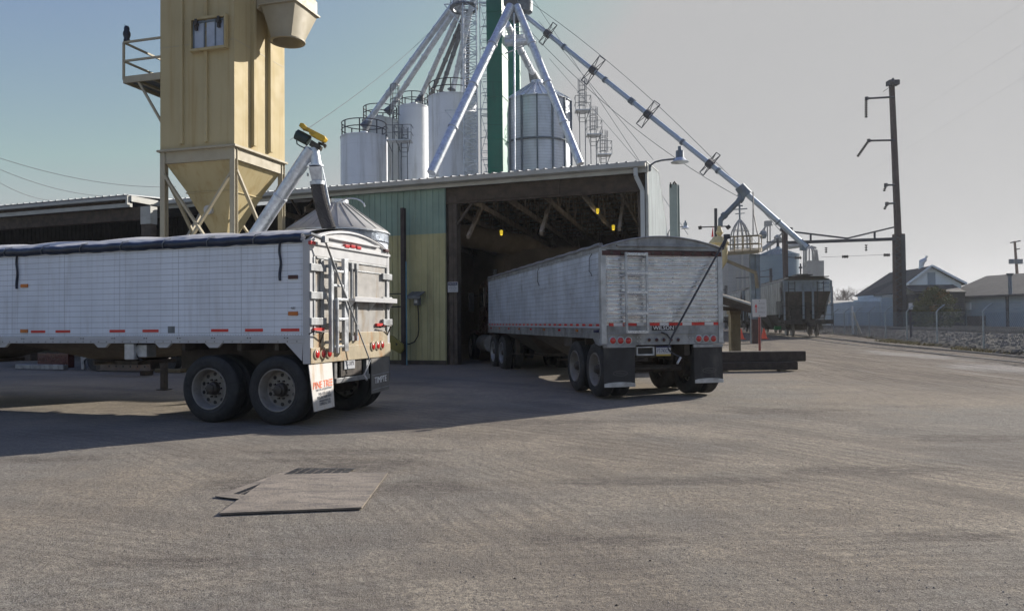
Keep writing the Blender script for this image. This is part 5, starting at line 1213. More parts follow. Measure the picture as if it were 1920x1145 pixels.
# service platform between legs
A_ = W(946, 78, 50.6); C_ = W(986, 78, 50.6); root = thing('service_platform', 'small galvanised drum-sided platform between the green legs', 'platform', tuple(A_))
b = B(); b.tube([W(946, 82, 50.6), W(989, 79, 50.6)], .22, 12); b.tube([W(946, 72, 50.9), W(985, 70, 50.9)], .2, 12); b.hexa([W(946, 79, 50.5), W(986, 77, 50.5), W(986, 77, 51.2), W(946, 79, 51.2), W(946, 74, 50.5), W(984, 71, 50.5), W(984, 71, 51.2), W(946, 74, 51.2)]); b.build('drum', GALV, root, world=True, smooth=40)
b = B()
for py in (62, 52): b.tube([W(948, py, 50.5), W(982, py - 2, 50.5)], .03, 4)
for px in (948, 965, 982): b.tube([W(px, 74, 50.5), W(px, 50, 50.5)], .03, 4)
b.tube([W(947, 101, 50.5), W(983, 86, 50.5)], .05, 4)
b.build('railing', GALV, root, world=True)

def spout(label, p, q, r, m=GALV, joints=3, end=None):
    base = V(p) if V(p).z < V(q).z else V(q)
    root = thing('grain_spout', label, 'spout', tuple(base), 0, 'galvanised grain spouts'); b = B(); b.tube([p, q], r, 12); b.build('pipe', m, root, world=True, smooth=50)
    b = B(); d = (V(q) - V(p)).normalized()
    for k in range(1, joints + 1): c0 = lp(p, q, k / (joints + 1)); b.tube([c0 - d * .06, c0 + d * .06], r * 1.22, 12)
    b.build('flange', m, root, world=True, smooth=50)
    if end: b = B(); b.tube([V(end[0]), V(end[1])], r * 1.7, 12, rs=[r * 1.15, r * 1.9]); b.build('end_boot', GALVD, root, world=True, smooth=50)
    return root
HD = W(962, 8, 50.)
spout('widest galvanised spout running down-left from the head to the shed roof', W(957, 12, 49.5), W(809, 324, 44), .28)
spout('thick galvanised spout running down-right in front of the ribbed silo', W(969, 12, 49.5), W(1088, 308, 46), .25)
spout('short spout feeding the conical roof of the ribbed silo', W(950, 45, 51), W(1002, 143, 59), .24, end=(W(997, 133, 58.2), W(1003, 150, 59.6)))
spout('long spout ending on top of the shortest white silo', W(862, -8, 54), W(686, 233, 56), .21, end=(W(693, 226, 56), W(682, 240, 56)))
spout('second spout from the left ending at the half-hidden silo', W(868, -3, 54.5), W(731, 205, 61), .2, end=(W(735, 200, 61), W(725, 212, 61)))
spout('spout ending at the cap of the middle-height silo', W(872, -2, 54.5), W(790, 180, 62.5), .2, end=(W(791, 178, 62.5), W(786, 192, 62.5)))
spout('thin weathered spout passing between the middle and tallest silos', W(874, 20, 55), W(803, 190, 66), .17, GALVD)
spout('weathered spout landing on the left roof of the tallest white silo', W(876, 25, 55), W(826, 172, 60), .17, GALVD)
spout('bluish spout landing near the centre of the tallest silo roof', W(888, -5, 54), W(849, 168, 57.5), .2, end=(W(850, 166, 57.5), W(846, 172, 57.5)))
spout('vertical spout dropping to the right of the tallest silo roof', W(869, 22, 54.5), W(868, 172, 58), .2)
spout('second vertical weathered spout beside the lattice tower', W(878, 20, 55.5), W(876, 172, 60), .16, GALVD)
spout('thin vertical pipe hanging in front of the ribbed silo', W(964, 25, 50.), W(965, 318, 49), .06, joints=0)

# the long spout to the rail loader
J = W(1393, 357, 44.); E1 = W(1512, 463, 43.5); Q0 = W(985, 30, 50.5)
root = thing('conveyor_spout', 'very long galvanised spout sloping down to the rail cars', 'spout', tuple(E1))
b = B(); b.tube([Q0, J], .155, 12); b.tube([J, E1], .165, 12); b.build('pipe', mat('blue_grey_spout', (.42, .50, .60), .5, .4, vamt=.15, dirt=(.14, .15, .17), dscale=(2, 2, 2), damt=.5), root, world=True, smooth=50)
b = B()
for t in (.2, .4, .52, .53, .75, .9): c0 = lp(Q0, J, t); d = (J - Q0).normalized(); b.tube([c0 - d * .08, c0 + d * .08], .21, 12)
c0 = lp(J, E1, .55); b.tube([c0, lp(J, E1, .57)], .22, 12); b.build('flange', STEELB, root, world=True, smooth=50)
b = B(); b.tube([W(1386, 349, 44), W(1400, 366, 44)], .42, 14, rs=[.30, .36]); b.prism([W(1386, 362, 43.8), W(1401, 362, 43.8), W(1396, 374, 43.8), W(1389, 374, 43.8)], (0, .4, 0)); b.build('diverter', STEELB, root, world=True, smooth=40)
b = B(); b.prism([W(1504, 448, 43.4), W(1519, 460, 43.4), W(1512, 466, 43.4), W(1512, 469, 43.4), W(1504, 468, 43.4)], (0, .4, 0)); b.build('end_boot', STEELB, root, world=True)
b = B(); b.tube([W(1392, 370, 44), W(1351, 412, 44)], .16, 12); b.tube([W(1390, 372, 44), W(1386, 377, 44)], .21, 12); b.tube([W(1360, 402, 44), W(1356, 406, 44)], .21, 12); b.tube([W(1351, 410, 44), W(1351, 424, 44)], .15, 12); b.build('branch_pipe', STEELB, root, world=True, smooth=50)
fd = (J - Q0).normalized(); up_ = (V((0, 0, 1)) - fd * fd.z).normalized(); sd_ = fd.cross(up_)
b = B()
for (px, py), hh, ww in (((1027, 57), 1.5, 1.0), ((1112, 125), 1.5, .9), ((1215, 213), 1.35, .9), ((1331, 305), 1.2, .8)):
    t = (px - 985) / (1393 - 985); t = (W(px, py, 48) - EYE).x / (W(px, py, 48)).y
    # point of the pipe seen there
    lo_, hi_ = 0., 1.
    for _ in range(30):
        m_ = (lo_ + hi_) / 2; c0 = lp(Q0, J, m_)
        if c0.x / c0.y < t: lo_ = m_
        else: hi_ = m_
    hh, ww = (.78, .38) if ww == 1.0 else (.95, .42) if ww == .9 and hh == 1.5 else (.88, .36) if ww == .9 else (.75, .24)
    ring = [c0 + up_ * hh - fd * ww, c0 + up_ * hh + fd * ww, c0 - up_ * hh + fd * ww, c0 - up_ * hh - fd * ww]
    ring = [p + sd_ * s for p, s in zip(ring, (-.3, .3, .3, -.3))]
    for i in range(4): b.tube([ring[i], ring[(i + 1) % 4]], .03, 4); b.tube([ring[i], c0], .025, 4)
    b.tube([c0 - fd * .2, c0 + fd * .2], .26, 8)
    b.build('truss_frame', CATST, root, world=True); b = B()
def wire(label, pts, r=.012, m=WIRE, sag=0., name='cable', cat='cable', grp='cables', n=14):
    p, q = V(pts[0]), V(pts[1]); b = B(); b.tube([p.lerp(q, k / n) - V((0, 0, sag * 4 * (k / n) * (1 - k / n))) for k in range(n + 1)], r, 4); return b.build(name, m, cat=cat, label=label, group=grp)
wire('upper stay cable stretched above the long spout', (W(990, 2, 50), W(1470, 440, 44)), .016, sag=-.9, grp='stay cables')
wire('lower stay cable stretched below the long spout', (W(995, 60, 50), W(1390, 372, 44)), .016, sag=.9, grp='stay cables')
wire('fine guy wire from the elevator head down to the ribbed silo ladder', (W(1000, 0, 50), W(1290, 440, 40)), .014, grp='stay cables')
wire('fine guy wire crossing the sky left of the elevator down to the auger', (W(862, 0, 54), W(545, 262, 30)), .015, sag=.6, grp='stay cables')
wire('fine guy wire landing behind the rail loading platform', (W(1010, 40, 50), W(1225, 300, 44)), .014, grp='stay cables')
wire('second fine guy wire from the elevator to the shed corner', (W(1030, 110, 50), W(1210, 318, 40)), .012, grp='stay cables')
for i, (y0, y1, xx, lab) in enumerate(((293, 350, 330, 'top power wire'), (312, 368, 240, 'middle power wire'), (334, 374, 140, 'lowest power wire'))):
    wire(lab + ' crossing the sky at far left above the open shed', (W(-20, y0 - 3, 60), W(xx, y1, 75)), .022, sag=.8, name='power_line', cat='power line', grp='power lines at far left')
for px0, py0, px1, py1, lab in ((1810, 130, 1935, 72, 'upper power wire in the top right sky'), (1790, 192, 1935, 135, 'lower power wire in the right sky'), (1850, 40, 1935, -6, 'power wire at the top right corner of the sky')):
    wire(lab, (W(px0 - 500, py0 + 320, 260), W(px1, py1, 60)), .0045, name='power_line', cat='power line', grp='power lines at right', sag=1.)

# ------------------------------------------------------------------ rail loading platform
PD = 41.
root = thing('loading_platform', 'ochre railed loading platform on steel columns beside the rail cars', 'platform', (gx(1418, PD), PD, g(0, PD)))
b = B(); b.hexa([W(1361, 479, PD), W(1422, 475, PD), W(1429, 471, PD + 2.2), W(1375, 474, PD + 2.2), W(1361, 473, PD), W(1422, 468, PD), W(1429, 464, PD + 2.2), W(1375, 467, PD + 2.2)]); b.build('deck', PLATY, root, world=True)
b = B()
for py, dy in ((442, 0), (457, 0)):
    b.tube([W(1362, py + 2, PD), W(1423, py - 1, PD), W(1428, py, PD + 2.2), W(1376, py + 2, PD + 2.2)], .035, 4)
for px in (1362, 1377, 1392, 1407, 1423): b.tube([W(px, 474, PD), W(px, 442, PD)], .035, 4)
for px in (1378, 1394, 1410, 1428): b.tube([W(px, 470, PD + 2.2), W(px, 443, PD + 2.2)], .03, 4)
b.build('railing', PLATY, root, world=True)
for px0, px1 in ((1409, 1417), (1418.5, 1427)):
    p, q = W(px0, 600, PD + .4), W(px1, 600, PD + .4); b = B(); b.box((p.x, PD + .4, g(0, PD) - .1), (q.x, PD + .65, W(px0, 476, PD + .4).z)); b.build('column', STEELB, root, world=True)
b = B(); b.box((gx(1411, PD), PD, 0), (gx(1426, PD), PD + .2, W(1418, 598, PD).z)); b.build('column_base', COLB, root, world=True)
b = B(); b.bar(W(1363, 490, PD), W(1416, 512, PD), .18, .10); b.bar(W(1362, 487, PD + .3), W(1419, 510, PD + .3), .08); b.bar(W(1417, 512, PD), W(1420, 540, PD), .14); b.build('brace', PLATY, root, world=True)
b = B(); d0 = PD
def lat2(prof, cx, D): b.lathe([((W(cx + r_, y, D).x - W(cx, y, D).x), W(cx, y, D).z) for r_, y in prof], (gx(cx, D), D, 0), 20)
lat2([(3, 424), (4, 430), (7, 436), (3, 443)], 1351.5, PD)
lat2([(0, 443), (10, 444), (20, 456), (16, 460), (16, 474), (15, 490), (7, 503), (4, 506), (4, 522), (3, 523)], 1350, PD); b.build('hopper', YEL, root, world=True, smooth=30)
b = B(); b.tube([W(1412, 442, PD + 1), W(1412, 360, PD + 2.6)], .03, 4); b.tube([W(1421, 442, PD + 1), W(1413, 400, PD + 2), W(1412, 362, PD + 2.6)], .035, 4); b.build('hanger_rods', CATST, root, world=True)
# pole with crossarm
D = 42.5; root = thing('utility_pole', 'slim dark pole with a crossarm left of the loading platform', 'pole', (gx(1342, D), D, g(0, D)))
b = B(); b.tube([(gx(1342, D), D, g(0, D)), W(1342, 391, D)], .09, 8); b.build('pole', CATST, root, world=True, smooth=50)
b = B(); b.tube([W(1312, 426, D), W(1368, 424, D)], .035, 6); b.tube([W(1368, 424, D), W(1363, 428, D)], .12, 6); b.tube([W(1312, 424, D), W(1313, 430, D)], .1, 6); b.build('crossarm', BLK, root, world=True)
b = B(); b.prism([W(1334, 444, D - .2), W(1338, 444, D - .2), W(1337, 424, D - .2)], (0, .05, 0)); b.build('pennant', SIGNR, root, world=True)
# sign, lean-to, beams, cones
D = 25.; p = W(1424, 600, D); root = thing('yard_sign', 'white sign board with a red arrow on a rusty red post', 'sign', (p.x, D, g(0, D)), -.1)
b = B(); zt_ = W(1424, 565, D).z - g(0, D); b.cyl((0, .03, -.05), (0, .03, zt_), .04, seg=8); b.build('post', REDPOST, root, smooth=50)
s_ = D / FPX; z1 = W(1424, 561, D).z - g(0, D); z0 = W(1424, 594, D).z - g(0, D); hw = 12.5 * s_
b = B(); b.box((-hw, -.03, z0), (hw, -.01, z1)); sb = b.build('board', SIGNW, root, bevel=.004)
b = B(); xa = -hw + .11; zm = (z0 + z1) / 2; H_ = z1 - z0
b.box((xa - .012, -.036, zm - H_ * .25), (xa + .012, -.031, zm + H_ * .1)); b.prism([(xa - .04, -.036, zm + H_ * .06), (xa + .04, -.036, zm + H_ * .06), (xa, -.036, zm + H_ * .26)], (0, .005, 0)); b.build('arrow', SIGNR, sb)
b = B()
for i, row in enumerate(('TRUCKS', 'SCALE', 'OFFICE')):
    b.text(row, M.Translation(V((.06, -.0345, zm + H_ * (.26 - .25 * i)))) @ M.Rotation(PI / 2, 4, 'X'), .08, width=.22)
b.build('lettering', mat('pale_grey_ink', (.32, .31, .31), .5), sb)
b = B(); b.box((-.012, -.037, z1 - .07), (.012, -.031, z1 - .04)); b.box((-.012, -.037, z0 + .03), (.012, -.031, z0 + .06)); b.build('bolts', INK, sb)
D = 23.2; root = thing('timber_canopy', 'low plank roof carried on a thick treated timber post', 'canopy', (gx(1378, D), D, g(0, D)))
b = B(); b.box((gx(1370.5, D), D, -.05), (gx(1388.5, D), D + .28, W(1380, 580, D).z)); b.box((gx(1376, D), D - .02, 0), (gx(1377.5, D), D, W(1380, 585, D).z)); b.build('post', WOODL, root, world=True, bevel=.012)
b = B(); b.box((gx(1368, D), D - .06, W(1380, 589, D).z), (gx(1389, D), D + .34, W(1380, 577, D).z)); b.build('cap', WOODL, root, world=True, bevel=.01)
b = B(); 
RA = [W(1300, 538, D - .9), W(1405.5, 572, D - .9), W(1405.5, 566, D + 1.5), W(1300, 534, D + 1.5)]
dn = V((0, 0, -.10)); b.hexa([p + dn for p in RA] + RA); b.build('roof', WOODP, root, world=True)
b = B()
for k in range(5): t = k / 4; b.bar(RA[0].lerp(RA[3], t) + V((0, 0, -.16)), RA[1].lerp(RA[2], t) + V((0, 0, -.16)), .06, .14)
b.bar(RA[1] + V((.02, 0, -.12)), RA[2] + V((.02, 0, -.12)), .05, .22); b.bar(W(1300, 575, D - .2), W(1389, 580, D - .2), .1, .12); b.build('rafters', WOODD, root, world=True)
b = B(); b.bar(RA[0] + V((0, -.03, .02)), RA[1] + V((.02, -.03, .02)), .05, .05); b.build('drip_edge', GUT, root, world=True)
def baulk(lab, px1, py0, py1, D, L_, m=TIE, x0px=None, dz=0, dep=.32):
    q = W(px1, py1, D); z0 = q.z; z1 = W(px1, py0, D).z; b = B(); F = Fr((q.x, D, 0), R(2)); b.m = F.m
    b.box((-L_, 0, z0), (0, dep, z1)); return b.build('timber_baulk', m, cat='timber', label=lab, bevel=.03, group='stacked timber baulks')
gz0 = W(1500, 696, 21.3).z
baulk('upper tarred timber baulk overhanging the one below at right', 1512, 657.5, 677, 21.5, 5.2, dep=.42)
baulk('lower tarred timber baulk lying on small wooden blocks', 1497, 677.6, 693, 21.3, 5.0, dep=.40)
b = B(); zz = W(1471, 693.5, 21.3).z; p = W(1471, 697, 21.2); b.box((p.x - .12, p.y, g(0, 21) - .01), (p.x + .1, p.y + .3, zz - .002)); b.build('wood_block', WOODL, cat='wood block', label='small pale wood block under the right end of the baulks', bevel=.01)
b = B(); p = W(1360, 697, 21.2); b.box((p.x - .12, p.y, g(0, 21) - .01), (p.x + .1, p.y + .3, zz - .002)); b.build('wood_block', WOODL, cat='wood block', label='small wood block under the baulks beside the rubber flap', bevel=.01)
def cone(lab, px, py, D=48.):
    p = W(px, py, D); zz = g(0, D); root = thing('traffic_cone', lab, 'cone', (p.x, D, zz), 0, 'orange traffic cones'); h_ = 20.5 / FPX * D * .98
    b = B(); b.lathe([(.21, .03), (.03, h_)], seg=16); b.lathe([(.03, h_), (0, h_)], seg=16); b.build('body', CONE, root, smooth=50)
    b = B(); b.box((-.24, -.24, 0), (.24, .24, .035)); b.build('base', CONE, root)
cone('orange traffic cone fully visible right of the sign post', 1432.5, 630); cone('orange traffic cone half hidden left of the sign post', 1415.5, 629, 46); cone('orange traffic cone just showing behind the treated timber post', 1389, 625, 48)

# ------------------------------------------------------------------ rail cars
def track_x(y): return 20.3 + .155 * (y - 49) + (0 if y > 45 else -.00 * (45 - y))
CF = Fr((19.45, 49.0, g(0, 49) + .10), math.atan2(.985, .15))   # x forward = away from the camera
rc = thing('hopper_car', 'nearer grey covered hopper rail car with sooty sloped end and ladders', 'rail car', CF.loc, CF.rz, 'covered hopper rail cars')
CLn = 16.2; HWc = 1.52; ZT = W(1500, 519, 49).z - CF.loc.z; ZB = 1.05; ZS_ = 1.45
def cx_(k): return k
b = B()
for s in (1, -1):
    b.hexa([(1.9, s * HWc, ZS_), (CLn - 1.9, s * HWc, ZS_), (CLn - 1.9, s * (HWc - .06), ZS_), (1.9, s * (HWc - .06), ZS_), (.35, s * HWc, ZT - .25), (CLn - .35, s * HWc, ZT - .25), (CLn - .35, s * (HWc - .06), ZT - .25), (.35, s * (HWc - .06), ZT - .25)])
b.build('side_sheet', CARG, rc)
b = B()
for s in (1, -1):
    for k in range(19):
        x = 1.1 + k * (CLn - 2.2) / 18; z0 = ZS_ if 1.9 < x < CLn - 1.9 else ZS_ + .9; b.box((x - .09, s * HWc, z0), (x + .09, s * (HWc + .13), ZT - .3))
b.build('side_rib', CARP, rc)
b = B(); rf = [(-.0, s_, z_) for s_, z_ in ((-HWc, ZT - .25), (-HWc + .1, ZT - .12), (-.9, ZT + .03), (0, ZT + .08), (.9, ZT + .03), (HWc - .1, ZT - .12), (HWc, ZT - .25))]
b.prism([(.35, y, z) for _, y, z in rf], (CLn - .7, 0, 0)); b.build('roof', CARG, rc)
b = B(); b.box((.1, -.35, ZT + .12), (CLn - .1, .35, ZT + .17)); b.box((-.1, -1.3, ZT - .02), (.35, 1.3, ZT + .03)); b.build('running_board', CARD, rc)
b = B(); 
for k in range(6): b.box((1.4 + k * 2.4, -.35, ZT + .17), (3.2 + k * 2.4, .35, ZT + .28))
b.build('roof_hatch', CARG, rc)
for e, sx_ in ((0, 1), (1, -1)):
    X = lambda x: x if e == 0 else CLn - x
    b = B(); b.box((X(.30), -HWc, ZT - .95), (X(.36), HWc, ZT - .2)); b.build('end_sheet', CARB, rc)
    b = B(); b.hexa([(X(1.5), -HWc + .45, ZB + .1), (X(1.56), -HWc + .45, ZB + .1), (X(1.56), HWc - .25, ZB + .1), (X(1.5), HWc - .25, ZB + .1), (X(.33), -HWc + .02, ZT - .95), (X(.39), -HWc + .02, ZT - .95), (X(.39), HWc - .02, ZT - .95), (X(.33), HWc - .02, ZT - .95)]); b.build('slope_sheet', mat('sooty_brown_sheet', (.085, .072, .06), .8, vamt=.35, vs=1.5, dirt=(.05, .045, .04), dscale=(1, 2, 1), damt=.7) if e == 0 else bpy.data.materials['sooty_brown_sheet'], rc)
    b = B()
    for y in (-HWc + .04, HWc - .04): b.box((X(.05), y - .05, ZB), (X(.15), y + .05, ZT - .25)); b.bar((X(.1), y, ZT - .3), (X(1.9), y, ZB + .2), .08)
    for y in (-.35, .25): b.box((X(.2), y - .06, ZB + .1), (X(.3), y + .06, ZT - .9))
    b.build('end_post', CARB, rc)
    b = B()
    for y in (1.02, -.78):
        for dy in (-.2, .2): b.box((X(.0), y + dy - .02, ZB), (X(.04), y + dy + .02, ZT - .3))
        for k in range(8): b.box((X(.0), y - .2, ZB + .15 + k * .38), (X(.04), y + .2, ZB + .18 + k * .38))
    for z in (ZB + .35, ZB + .95): b.box((X(0.02), -HWc, z), (X(.06), HWc, z + .03))
    for s in (1, -1):
        for k in range(6): b.box((X(.2), s * (HWc + .06), ZB - .3 + k * .4), (X(.65), s * (HWc + .09), ZB - .27 + k * .4))
        for x in (.2, .63): b.box((X(x), s * (HWc + .06), ZB - .35), (X(x + .03), s * (HWc + .09), ZB + 2.2))
    b.build('ladder', CARD, rc)
    b = B(); b.box((X(-.05), -HWc, ZB - .12), (X(2.2), HWc, ZB + .03)); b.box((X(-.08), -HWc, ZB - .25), (X(.1), HWc, ZB - .0)); b.box((X(.4), .1, ZB), (X(1.3), 1.0, ZB + .8)); b.cyl((X(.9), -.7, ZB + .35), (X(.9), -.15, ZB + .35), .3, seg=12); b.box((X(.25), -.15, ZB), (X(.5), .1, ZB + 1.2)); b.build('end_platform', CARD, rc)
    b = B(); b.box((X(-.75), -.13, ZB - .33), (X(.0), .13, ZB - .1)); b.box((X(-.85), -.2, ZB - .38), (X(-.6), .2, ZB - .05)); b.box((X(-.3), -.35, ZB - .15), (X(-.1), .35, ZB + .0)); b.build('coupler', CARD, rc)
    b = B(); b.bar((X(-.1), -.5, ZB - .1), (X(-.2), -.35, .3), .03); b.bar((X(-.1), .45, ZB - .1), (X(-.2), .3, .3), .03); b.tube([(X(-.1), .15, ZB - .1), (X(-.3), .2, .4), (X(-.35), .1, .15)], .03, 6); b.build('brake_hose', CARD, rc)
    for y in (1.05, -1.05):
        b = B(); b.hexa([(X(.9), y - .12, .42), (X(3.3), y - .12, .42), (X(3.3), y + .12, .42), (X(.9), y + .12, .42), (X(1.6), y - .12, .85), (X(2.6), y - .12, .85), (X(2.6), y + .12, .85), (X(1.6), y + .12, .85)]); b.build('truck_frame', CARD, rc)
    for x in (1.2, 3.0):
        for y in (.78, -.78):
            b = B(); b.lathe([(.0, -.07), (.42, -.07), (.46, -.05), (.42, .0), (.42, .07), (.36, .075), (.30, .04), (.0, .06)], (X(x), y, .42), 24, M.Rotation(-PI / 2 if y > 0 else PI / 2, 3, 'X')); b.build('wheel', RAIL, rc, smooth=30)
for k in range(3):
    x0 = 2.9 + k * 3.55; b = B(); b.hexa([(x0 + 1.2, -.7, .35), (x0 + 2.2, -.7, .35), (x0 + 2.2, .7, .35), (x0 + 1.2, .7, .35), (x0, -HWc + .05, ZS_), (x0 + 3.4, -HWc + .05, ZS_), (x0 + 3.4, HWc - .05, ZS_), (x0, HWc - .05, ZS_)]); b.build('outlet_hopper', CARD, rc)
b = B(); b.box((0, .0, 0), (0, 0, 0)); 
p = CF.on(1548, 520, x=.3); q = CF.on(1536.5, 534, x=.3); b = B(); b.box((.285, CF.on(1558, 520, x=.28).y, ZT - .95), (.30, q.y, ZT - .22)); pn = b.build('number_panel', mat('pale_number_panel', (.36, .42, .46), .6), rc)
ym = (CF.on(1558, 520, x=.28).y + q.y) / 2
b = B(); b.text('ADMX', M.Translation(V((.283, ym, ZT - .42))) @ M(((0, 0, -1, 0), (-1, 0, 0, 0), (0, 1, 0, 0), (0, 0, 0, 1))), .2, width=.5); b.text('52014', M.Translation(V((.283, ym, ZT - .68))) @ M(((0, 0, -1, 0), (-1, 0, 0, 0), (0, 1, 0, 0), (0, 0, 0, 1))), .16, width=.4); b.build('lettering', NAVY, pn)
r2c = copy_tree(rc); r2c.location = CF.m @ V((CLn + 1.3, 0, 0)); r2c['label'] = 'farther covered hopper rail car coupled behind the nearer one, mostly hidden'
b = B(); p = W(1459.5, 615, 52); b.box((p.x - .25, p.y, p.z - .1), (p.x + .25, p.y + .2, p.z + .15)); b.build('crate', mat('green_plastic', (.0, .2, .05), .5), cat='box', label='small bright green box on the ground beneath the nearer rail car')

# ------------------------------------------------------------------ tracks, ballast, fence
BAL = mat('ballast_stone', (.022, .021, .021), .95, vs=14., vamt=.5, spec=.1, bump=1., bs=12)
BALP = mat('ballast_fill', (.12, .11, .10), .95, vs=10., vamt=.3, bump=1., bs=12)
dirn = V((.2, .98, 0)); nrmv = V((.98, -.2, 0)); T0 = V((30, 44, 0))
def bank(n_, t): p = T0 + dirn * t + nrmv * n_; return p
prof = [(-8.6, -.25), (-7.6, .16), (-6.2, .30), (-4.4, .42), (-2.6, .60), (-1.8, .62), (6.5, .62), (8, .45), (11, .0), (12, -.3)]
b = B(); ts = [-34 + k * 1.2 for k in range(90)] + [76 + k * 12 for k in range(40)]
fine = []
for i in range(len(prof) - 1):
    for k in range(3): fine.append((lerp(prof[i][0], prof[i + 1][0], k / 3), lerp(prof[i][1], prof[i + 1][1], k / 3)))
fine.append(prof[-1])
vs_ = []
for t in ts:
    for n_, z in fine: p = bank(n_, t); vs_.append((p.x, p.y, z + .05 * mn.noise(V((p.x * .9, p.y * .9, 0))) + g(p.x, p.y) * .17 * min(5, max(0, -n_ - 2.6))))
m_ = len(fine); b.add(vs_, [(j * m_ + i, j * m_ + i + 1, (j + 1) * m_ + i + 1, (j + 1) * m_ + i) for j in range(len(ts) - 1) for i in range(m_ - 1)])
b.build('ballast_bank', BAL, kind='structure', smooth=1)
def pl3(r):
    t = -26 + 70 * r.random() ** 1.3; n_ = r.uniform(-8.2, -1.6); p = bank(n_, t); z = 0
    for i in range(len(prof) - 1):
        if prof[i][0] <= n_ <= prof[i + 1][0]: z = lerp(prof[i][1], prof[i + 1][1], (n_ - prof[i][0]) / (prof[i + 1][0] - prof[i][0]))
    return p.x, p.y, z + g(p.x, p.y) * .17 * min(5, max(0, -n_ - 2.6)) + .01
pebbles('ballast_stones', 'loose grey ballast stones on the track bank', 8000, pl3, .04, .13, mat('ballast_chips', (.018, .018, .018), .9, c2=(.17, .166, .16), vs=2.2, spec=.1))
b = B()
for n_ in (-.72, .72):
    p, q = bank(n_, -34), bank(n_, 300); b.bar(p + V((0, 0, .77)), q + V((0, 0, .77)), .08, .07); b.bar(p + V((0, 0, .69)), q + V((0, 0, .69)), .03, .12)
b.build('main_rails', RAIL, kind='structure')
b = B()
for n_ in (4.2, 5.6): p, q = bank(n_, -34), bank(n_, 300); b.bar(p + V((0, 0, .74)), q + V((0, 0, .74)), .07, .15)
b.build('far_rails', RAIL, kind='structure')
b = B()
for k in range(150): p = bank(-1.3, -33 + k * .65); q = bank(1.3, -33 + k * .65); b.bar(p + V((0, 0, .60)), q + V((0, 0, .60)), .22, .12)
b.build('track_ties', TIE, kind='structure')
b = B()
RR = [V((17.35, 16, 0)), V((17.95, 26.2, 0)), V((18.6, 36, 0)), V((20.2, 49, 0)), V((25.6, 85, 0)), V((34, 140, 0))]
for off in (0, -1.5):
    pts = [p + V((off, 0, 0)) for p in RR]
    for i in range(len(pts) - 1):
        n2 = 6
        for k in range(n2):
            a1_, a2_ = pts[i].lerp(pts[i + 1], k / n2), pts[i].lerp(pts[i + 1], (k + 1) / n2); a1_.z = g(0, a1_.y) + (.018 if off == 0 else -.03); a2_.z = g(0, a2_.y) + (.018 if off == 0 else -.03); b.bar(a1_, a2_, .075, .10)
b.build('siding_rails', RAIL, kind='structure')
# fence
fp_ = [(1567, 625), (1582.7, 629.6), (1600, 629.5), (1617, 628.5), (1651, 629), (1687, 634), (1728, 640), (1780, 645.5), (1842.8, 657), (1940, 672)]
fD = []
for px, py in fp_:
    p = G(px, py); fD.append(V((p.x, p.y, g(p.x, p.y))))
line0 = V((19.55, 31, 0)); line1 = V((23.5, 50.5, 0))
root = thing('chain_link_fence', 'chain-link fence with angled barbed-wire arms along the railway', 'fence', (line0.x, line0.y, g(0, 31)))
fps = [line0.lerp(line1, t) for t in (-.62, -.30, 0, .27, .50, .70, .88, 1.05, 1.22, 1.4)]
for p in fps:
    z0 = g(p.x, p.y); b = B(); b.tube([(p.x, p.y, z0 - .1), (p.x, p.y, z0 + 1.65), (p.x + .1, p.y - .02, z0 + 1.78), (p.x + .36, p.y - .07, z0 + 1.98)], .035, 8); b.build('post', mat('pale_fence_post', (.30, .34, .36), .5, .3), root, world=True, smooth=50) if p is fps[0] else b.build('post', bpy.data.materials['pale_fence_post'], root, world=True, smooth=50)
b = B()
for i in range(len(fps) - 1):
    a1_, a2_ = fps[i], fps[i + 1]; z1_, z2_ = g(0, a1_.y), g(0, a2_.y); L_ = (a2_ - a1_).length
    b.bar((a1_.x, a1_.y, z1_ + 1.62), (a2_.x, a2_.y, z2_ + 1.62), .012)
    for hh, ox in ((1.80, .12), (1.88, .22), (1.97, .34)): b.bar((a1_.x + ox, a1_.y, z1_ + hh), (a2_.x + ox, a2_.y, z2_ + hh - .0), .008)
    n2 = int(L_ / .16); hh = 1.55
    for k in range(-int(hh / .16), n2):
        for s in (1, -1):
            s0, s1 = k * .16, k * .16 + hh
            u0, u1 = max(0, s0), min(L_, s1)
            if u1 <= u0: continue
            za, zb_ = (u0 - s0, u1 - s0) if s > 0 else (hh - (u0 - s0), hh - (u1 - s0))
            p1, p2 = a1_.lerp(a2_, u0 / L_), a1_.lerp(a2_, u1 / L_); b.bar((p1.x, p1.y, z1_ + .06 + za), (p2.x, p2.y, z2_ + .06 + zb_), .0055)
b.build('mesh', STEELB, root, world=True)
D = 39.; p = G(1708, 638); root = thing('trackside_sign', 'small blank white sign on a dark rusty post by the fence', 'sign', tuple(p)); s_ = p.y / FPX
b = B(); b.box((-.05, -.02, 0), (.05, .02, 60 * s_)); b.build('post', RUSTB, root); b = B(); b.box((-3.6 * s_, -.05, 58 * s_), (3.6 * s_, -.03, 70 * s_)); b.build('board', SIGNW, root)
p = G(1599, 629.5); root = thing('vent_standpipe', 'pale standpipe with a white brace leaning against it near the rail car', 'pipe', tuple(p)); s_ = p.y / FPX
b = B(); b.tube([(0, 0, 0), (0, 0, 56 * s_)], .07, 8); b.build('pipe', GALV, root, smooth=50); b = B(); b.tube([(17 * s_, 0, 0), (1 * s_, 0, 44 * s_)], .07, 8); b.build('brace', mat('cream_pipe', (.55, .5, .4), .5), root, smooth=50)

